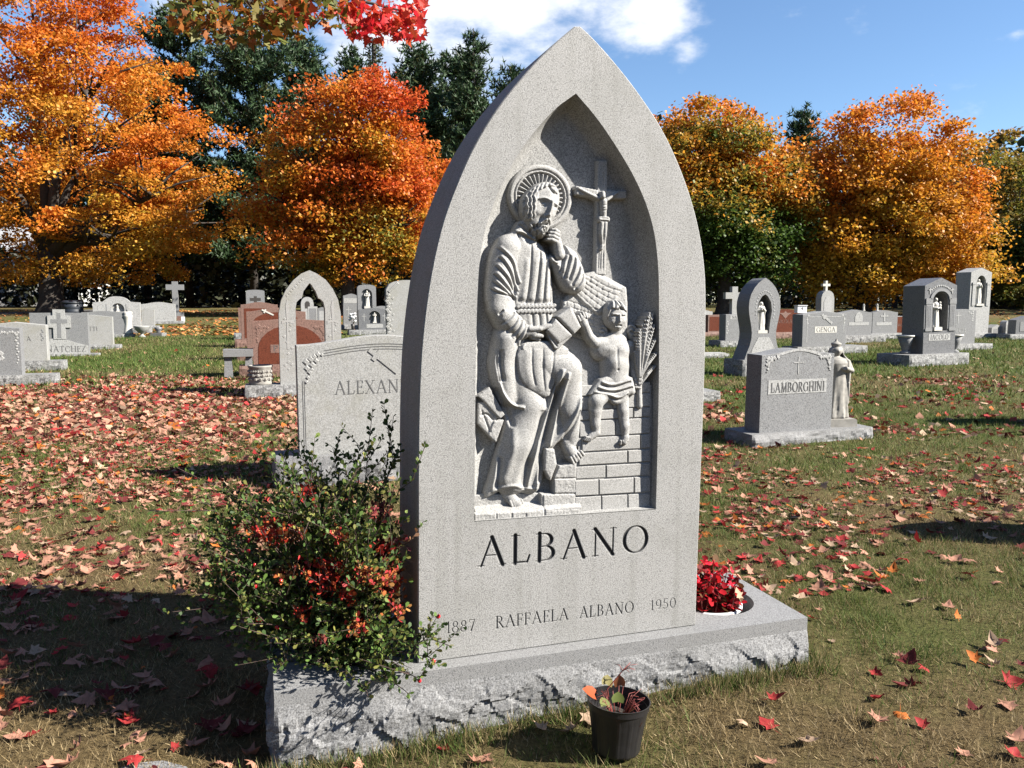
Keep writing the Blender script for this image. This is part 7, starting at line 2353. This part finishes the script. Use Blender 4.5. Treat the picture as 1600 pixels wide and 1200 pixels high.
# flat slab sunk in the grass at the lower left
V, Fc = [], []
c = [ground(x, y) for x, y in ((165, 1216), (205, 1199), (255, 1194), (292, 1204), (310, 1230), (175, 1235))]
n = len(c)
V = [(p[0], p[1], p[2] + 0.014) for p in c] + [(p[0] * 1.01, p[1], p[2] - 0.06) for p in c]
Fc = [tuple(range(n))] + [(i, (i + 1) % n, n + (i + 1) % n, n + i) for i in range(n)]
o = fix_normals(mk('footing_slab', V, Fc, M['rock']))
tag(o, 'flat grey granite slab sunk in the grass left of the base', 'slab')

# ================================================================== turf and fallen leaves
def blocked(X, Y, pad=0.0):
    m = np.zeros(X.shape, bool)
    for o, a, u0, u1, v0, v1 in FOOT:
        dx, dy = X - o[0], Y - o[1]
        u = dx * math.cos(a) + dy * math.sin(a)
        v = -dx * math.sin(a) + dy * math.cos(a)
        m |= (u > u0 - pad) & (u < u1 + pad) & (v > v0 - pad) & (v < v1 + pad)
    return m
def lawn_z(X, Y):
    return gz(X, Y) + np.where((Y > 2) & (Y < 30), (fbm(X * 0.9, Y * 0.9, 0, 5, 3) - 0.5) * 0.03, 0)

def grass(name, y0, y1, n, hgt, wid, seed):
    rg = np.random.default_rng(seed)
    Y = np.sqrt(rg.uniform(y0 * y0, y1 * y1, n))
    X = rg.uniform(-1, 1, n) * (Y * 0.68 + 0.25)
    ok = ~blocked(X, Y, -0.02)
    X, Y = X[ok], Y[ok]
    tuft = fbm(X * 7, Y * 7, 0, seed, 3)
    keep = rg.random(len(X)) < np.clip(0.45 + 1.6 * (tuft - 0.35), 0.15, 1)
    X, Y, tuft = X[keep], Y[keep], tuft[keep]
    n = len(X)
    Z = lawn_z(X, Y) - 0.004
    g = np.clip(green_at(X, Y) * 0.9 + 0.9 * (fbm(X * 2.2, Y * 2.2, 0, seed + 4, 3) - 0.5), 0, 1)
    isg = rg.random(n) < g
    h = hgt * rg.uniform(0.5, 1.4, n) * (0.6 + 0.9 * tuft) * np.where(isg, 1.15, 0.85)
    a = rg.uniform(0, 6.28, n)
    lean = rg.uniform(0.2, 1.6, n) * np.where(isg, 0.8, 1.3)
    d = np.stack([np.cos(a) * lean, np.sin(a) * lean, np.ones(n)], -1)
    d /= np.linalg.norm(d, axis=1)[:, None]
    b = rg.uniform(0, 6.28, n)
    s = np.stack([np.cos(b), np.sin(b), np.zeros(n)], -1) * (wid * rg.uniform(0.6, 1.4, n))[:, None]
    P = np.stack([X, Y, Z], -1)
    V = np.empty((n, 3, 3))
    V[:, 0] = P - s; V[:, 1] = P + s; V[:, 2] = P + d * h[:, None] * 1.3
    straw = np.array([(0.32, 0.235, 0.115), (0.22, 0.155, 0.072), (0.42, 0.325, 0.18), (0.14, 0.10, 0.05)])
    gr = np.array([(0.085, 0.135, 0.025), (0.055, 0.10, 0.02), (0.13, 0.17, 0.04), (0.17, 0.18, 0.06)])
    k = rg.integers(0, 4, n)
    col = np.where(isg[:, None], gr[k], straw[k]) * rg.uniform(0.7, 1.3, n)[:, None]
    o = np_mesh(name, V.reshape(-1, 3), np.arange(3 * n).reshape(n, 3), M['grass'], None, col=np.repeat(col, 3, 0))
    o['kind'] = 'stuff'
    o['label'] = 'mown straw coloured and green grass blades of the lawn'
# longer blades the mower leaves along the foot of the monument's base
def fringe():
    rg = np.random.default_rng(57)
    n = 9000
    u = rg.uniform(-0.58, 1.68, n); v = -0.10 - np.abs(rg.normal(size=n)) * 0.035
    e = rg.random(n) < 0.22
    u = np.where(e, 1.64 + np.abs(rg.normal(size=n)) * 0.03, u); v = np.where(e, rg.uniform(-0.1, 0.55, n), v)
    cl = fbm(u * 5, v * 5, 0, 91, 3)
    k = rg.random(n) < np.clip(3 * (cl - 0.36), 0.05, 1)
    u, v = u[k], v[k]; n = len(u)
    P = MON_O[None] + mw[None] * u[:, None] + md[None] * v[:, None]
    P[:, 2] = lawn_z(P[:, 0], P[:, 1]) - 0.004
    d = rg.normal(size=(n, 3)) * 0.45; d[:, 2] = 1
    d /= np.linalg.norm(d, axis=1)[:, None]
    b = rg.uniform(0, 6.28, n)
    s = np.stack([np.cos(b), np.sin(b), 0 * b], -1) * 0.0018
    h = rg.uniform(0.03, 0.095, n)[:, None]
    V = np.empty((n, 3, 3)); V[:, 0] = P - s; V[:, 1] = P + s; V[:, 2] = P + d * h
    pal = np.array([(0.085, 0.135, 0.025), (0.055, 0.10, 0.02), (0.30, 0.225, 0.11), (0.17, 0.18, 0.06), (0.38, 0.30, 0.16)])
    o = np_mesh('grass', V.reshape(-1, 3), np.arange(3 * n).reshape(n, 3), M['grass'], None, col=np.repeat(pal[rg.integers(0, 5, n)] * rg.uniform(0.7, 1.3, n)[:, None], 3, 0))
    o['kind'] = 'stuff'; o['label'] = 'longer uncut grass along the foot of the monument base'
fringe()
grass('grass', 1.85, 5.5, 210000, 0.034, 0.0016, 51)
grass('grass', 5.5, 12.0, 190000, 0.042, 0.0035, 52)
grass('grass', 12.0, 28.0, 150000, 0.06, 0.010, 53)

def fallen_mesh(curl, seed):
    """dry maple leaf: lobes bent up or down one by one, midrib creased, a stalk"""
    q = random.Random(seed)
    sx, sy = q.uniform(0.8, 1.1), q.uniform(0.85, 1.1)
    fold = q.uniform(-0.5, 0.5)
    lob = [q.uniform(-0.25, 0.55) * curl for _ in range(5)]
    V = [(0, 0.22, 0.0)]
    for i, (x, y) in enumerate(MAPLE_LEAF):
        x2, y2 = x * sx * q.uniform(0.8, 1.15), y * sy * q.uniform(0.85, 1.1)
        r = math.hypot(x2, y2 - 0.22)
        k = [0, 0, 0, 1, 1, 1, 2, 2, 2, 3, 3, 3, 4, 4][i]
        bend = curl * 0.5 + lob[k]
        V.append((x2 * (1 - 0.25 * abs(bend) * r), y2 - 0.12 * abs(bend) * r * (1 if y2 > 0.3 else -1), bend * r ** 1.7 + fold * abs(x2) * 0.5 + q.uniform(-0.03, 0.03)))
    n = len(MAPLE_LEAF)
    V = [V[0]] + [((V[0][0] + 2 * a[0]) / 3 if False else a[0], a[1], a[2]) for a in V[1:]]
    Fc = [(0, 1 + i, 1 + (i + 1) % n) for i in range(n)]
    b = len(V)
    V += [(0.015, -0.05, 0.0), (-0.015, -0.05, 0.0), (q.uniform(-.15, .15), -0.55, q.uniform(0, 0.2))]
    Fc.append((b, b + 1, b + 2))
    return np.array(V), np.array(Fc)
def fine_leaf(LV, LF, seed):
    """the same leaf with a ring of points half way out, so that it can buckle"""
    q = random.Random(seed)
    n = len(MAPLE_LEAF)
    c = LV[0]; outer = LV[1:1 + n]; stalk = LV[1 + n:]
    inner = c + (outer - c) * 0.55
    inner[:, 2] = c[2] + (outer[:, 2] - c[2]) * 0.2 + np.array([q.uniform(-0.05, 0.07) for _ in range(n)])
    V = np.concatenate([c[None], inner, outer, stalk])
    Fc = [(0, 1 + i, 1 + (i + 1) % n) for i in range(n)]
    for i in range(n):
        j = (i + 1) % n
        Fc += [(1 + i, 1 + n + i, 1 + n + j), (1 + i, 1 + n + j, 1 + j)]
    b = 1 + 2 * n
    Fc.append((b, b + 1, b + 2))
    return V, np.array(Fc)
LEAF_VAR = [fallen_mesh(c, 100 + i) for i, c in enumerate((0.25, 0.5, 0.8, -0.35, -0.6, 0.4, 1.1, -0.9, 1.5, -1.3))]
CLASS = {'tan': (0.47, 0.235, 0.16), 'pale': (0.50, 0.345, 0.235), 'red': (0.37, 0.035, 0.035), 'dark': (0.17, 0.03, 0.03), 'orange': (0.52, 0.15, 0.03)}
CN = ['tan', 'pale', 'red', 'dark', 'orange']
def litter():
    rg = np.random.default_rng(61)
    Ps, left = [], []
    def zone(n, y0, y1, side, dens):
        Y = np.sqrt(rg.uniform(y0 * y0, y1 * y1, n))
        X = rg.uniform(-1, 1, n) * (Y * 0.68 + 0.3)
        p = dens(X, Y)
        k = rg.random(n) < p
        return X[k], Y[k]
    def dens(X, Y):
        cl = fbm(X * 1.1, Y * 1.1, 0, 71, 4)
        L = X < -0.10 * Y - 0.05
        edge = np.clip((-X - 0.08 * Y) / (0.06 * Y + 0.2), 0, 1)
        far = np.interp(Y, [2, 3.3, 4.6, 6, 11.5, 14.5, 17, 24, 28], [0.22, 0.40, 0.62, 1.0, 1.0, 0.6, 0.06, 0.03, 0.02])
        dl = edge * far * np.clip(0.62 + 2.2 * (cl - 0.42), 0.10, 1)
        fr = np.interp(Y, [2, 6, 9, 13, 20, 28], [0.62, 0.40, 0.26, 0.18, 0.05, 0.02])
        dr = (1 - edge) * fr * np.clip(5.0 * (cl - 0.42), 0.10, 2.2)
        return np.clip(dl + dr, 0, 1)
    area = 0.68 * (28 ** 2 - 2 ** 2)
    X, Y = zone(int(300 * area * 0.46), 2.0, 15.5, 0, dens)
    X2, Y2 = zone(9000, 15.5, 28.0, 0, dens)
    X = np.concatenate([X, X2]); Y = np.concatenate([Y, Y2])
    ok = ~blocked(X, Y, 0.02)
    X, Y = X[ok], Y[ok]
    n = len(X)
    isl = X < -0.10 * Y
    pr = np.where(isl[:, None], np.array([[0.56, 0.10, 0.12, 0.18, 0.04]]), np.array([[0.27, 0.18, 0.26, 0.20, 0.09]]))
    cls = (rg.random(n)[:, None] > np.cumsum(pr, 1)).sum(1).clip(0, 4)
    size = 0.034 + 0.066 * rg.random(n) ** 0.9 * np.where(isl, 1.0, 0.95)
    Z = lawn_z(X, Y) + rg.uniform(0.004, 0.028, n)
    P = np.stack([X, Y, Z], -1)
    yaw = rg.uniform(0, 6.28, n); tax = rg.uniform(0, 6.28, n); tilt = np.abs(rg.normal(size=n)) * 0.42
    # the ones that show largest become leaves of their own
    f = Y * cp - (Z - CAM_H) * sp
    px = 800 + F_PX * X / f; py = 600 - F_PX * (Y * sp + (Z - CAM_H) * cp) / f
    inside = (px > 5) & (px < 1595) & (py < 1195)
    rank = np.where(inside, size / f, 0)
    # behind the monument's stone nothing shows
    hid = (px > 655) & (px < 1088) & (Y > 3.2)
    rank = np.where(hid, 0, rank)
    top = np.argsort(-rank)[:300]
    single = np.zeros(n, bool); single[top] = True
    label = {'tan': 'pinkish tan curled maple leaf lying on the grass', 'pale': 'pale dry maple leaf lying on the grass', 'red': 'bright red maple leaf lying on the grass', 'dark': 'dark maroon maple leaf lying on the grass', 'orange': 'orange maple leaf lying on the grass'}
    cache = {}
    for i in top:
        c = CN[cls[i]]; v = int(rg.integers(0, len(LEAF_VAR)))
        if (c, v) not in cache:
            LV, LF = fine_leaf(*LEAF_VAR[v], v)
            col = np.tile(np.array([CLASS[c]]), (len(LV), 1)) * np.random.default_rng(v).uniform(0.75, 1.2, (len(LV), 1))
            o = np_mesh('fallen_leaf', LV, LF, M['litter'], None, smooth=False, col=col)
            cache[(c, v)] = o.data
        else:
            o = link(bpy.data.objects.new('fallen_leaf', cache[(c, v)]))
        o.location = tuple(P[i])
        o.rotation_euler = (rg.normal() * 0.3, rg.normal() * 0.3, yaw[i])
        s = size[i]
        o.scale = (s, s, s * rg.uniform(0.7, 1.3))
        tag(o, label[c], 'leaf', {'tan': 'tan', 'pale': 'pale', 'red': 'red', 'dark': 'maroon', 'orange': 'orange'}[c] + ' maple leaves on the lawn')
    m = ~single & (Y < 8.5)
    mf = ~single & (Y >= 8.5)
    col = np.array([CLASS[c] for c in CN])[cls] * rg.uniform(0.65, 1.3, n)[:, None]
    V, Fq, C = scatter_leaves(LEAF_VAR, P[m], size[m], yaw[m], tax[m], tilt[m], col[m], rg)
    o = np_mesh('leaf_litter', V, Fq, M['litter'], None, col=np.clip(C, 0, 1))
    o['kind'] = 'stuff'; o['label'] = 'carpet of pink, tan and red fallen maple leaves on the lawn'
    V, Fq = leaf_quads(P[mf], size[mf] * 1.25, up=0.9, aspect=0.9, rg=rg)
    o = np_mesh('leaf_litter', V, Fq, M['litter'], None, col=np.repeat(np.clip(col[mf], 0, 1), 4, 0))
    o['kind'] = 'stuff'; o['label'] = 'fallen leaves further back on the lawn towards the left row'
    # orange carpet under the far maples
    k = 26000
    Yf = rg.uniform(28, 52, k); xf = rg.uniform(-40, 1640, k)
    Xf = (xf - 800) / F_PX * Yf
    cl = fbm(Xf * 0.25, Yf * 0.25, 0, 81, 3)
    w = np.where((xf > 200) & (xf < 420), 1.0, 0.25) * np.clip(3 * (cl - 0.3), 0.05, 1)
    kk = (rg.random(k) < w) & ~blocked(Xf, Yf, 0.02)
    Pf = np.stack([Xf, Yf, lawn_z(Xf, Yf) + 0.03], -1)[kk]
    V, Fq = leaf_quads(Pf, 0.16, up=1.8, rg=rg)
    pal = np.array([(0.52, 0.24, 0.06), (0.45, 0.15, 0.04), (0.50, 0.32, 0.14), (0.34, 0.12, 0.05)])
    o = np_mesh('leaf_litter', V, Fq, M['litter'], None, col=np.repeat(pal[rg.integers(0, 4, len(Pf))] * rg.uniform(0.7, 1.3, len(Pf))[:, None], 4, 0))
    o['kind'] = 'stuff'; o['label'] = 'orange leaf carpet on the grass under the far maples'
    return n
litter()
# single leaf caught on the begonia, and one by the base
for (x, y, D, c, lab) in ((1155, 934, 3.22, 'pale', 'pale yellow maple leaf caught on the red begonia'), (1172, 896, 3.6, 'tan', 'pinkish maple leaf resting at the back of the red begonia')):
    LV, LF = LEAF_VAR[0]
    o = np_mesh('fallen_leaf', LV, LF, M['litter'], None, col=np.tile(np.array([CLASS[c]]), (len(LV), 1)))
    o.location = tuple(at_depth(x, y, D)); o.rotation_euler = (0.9, 0.2, 0.5); o.scale = (0.062,) * 3
    tag(o, lab, 'leaf')
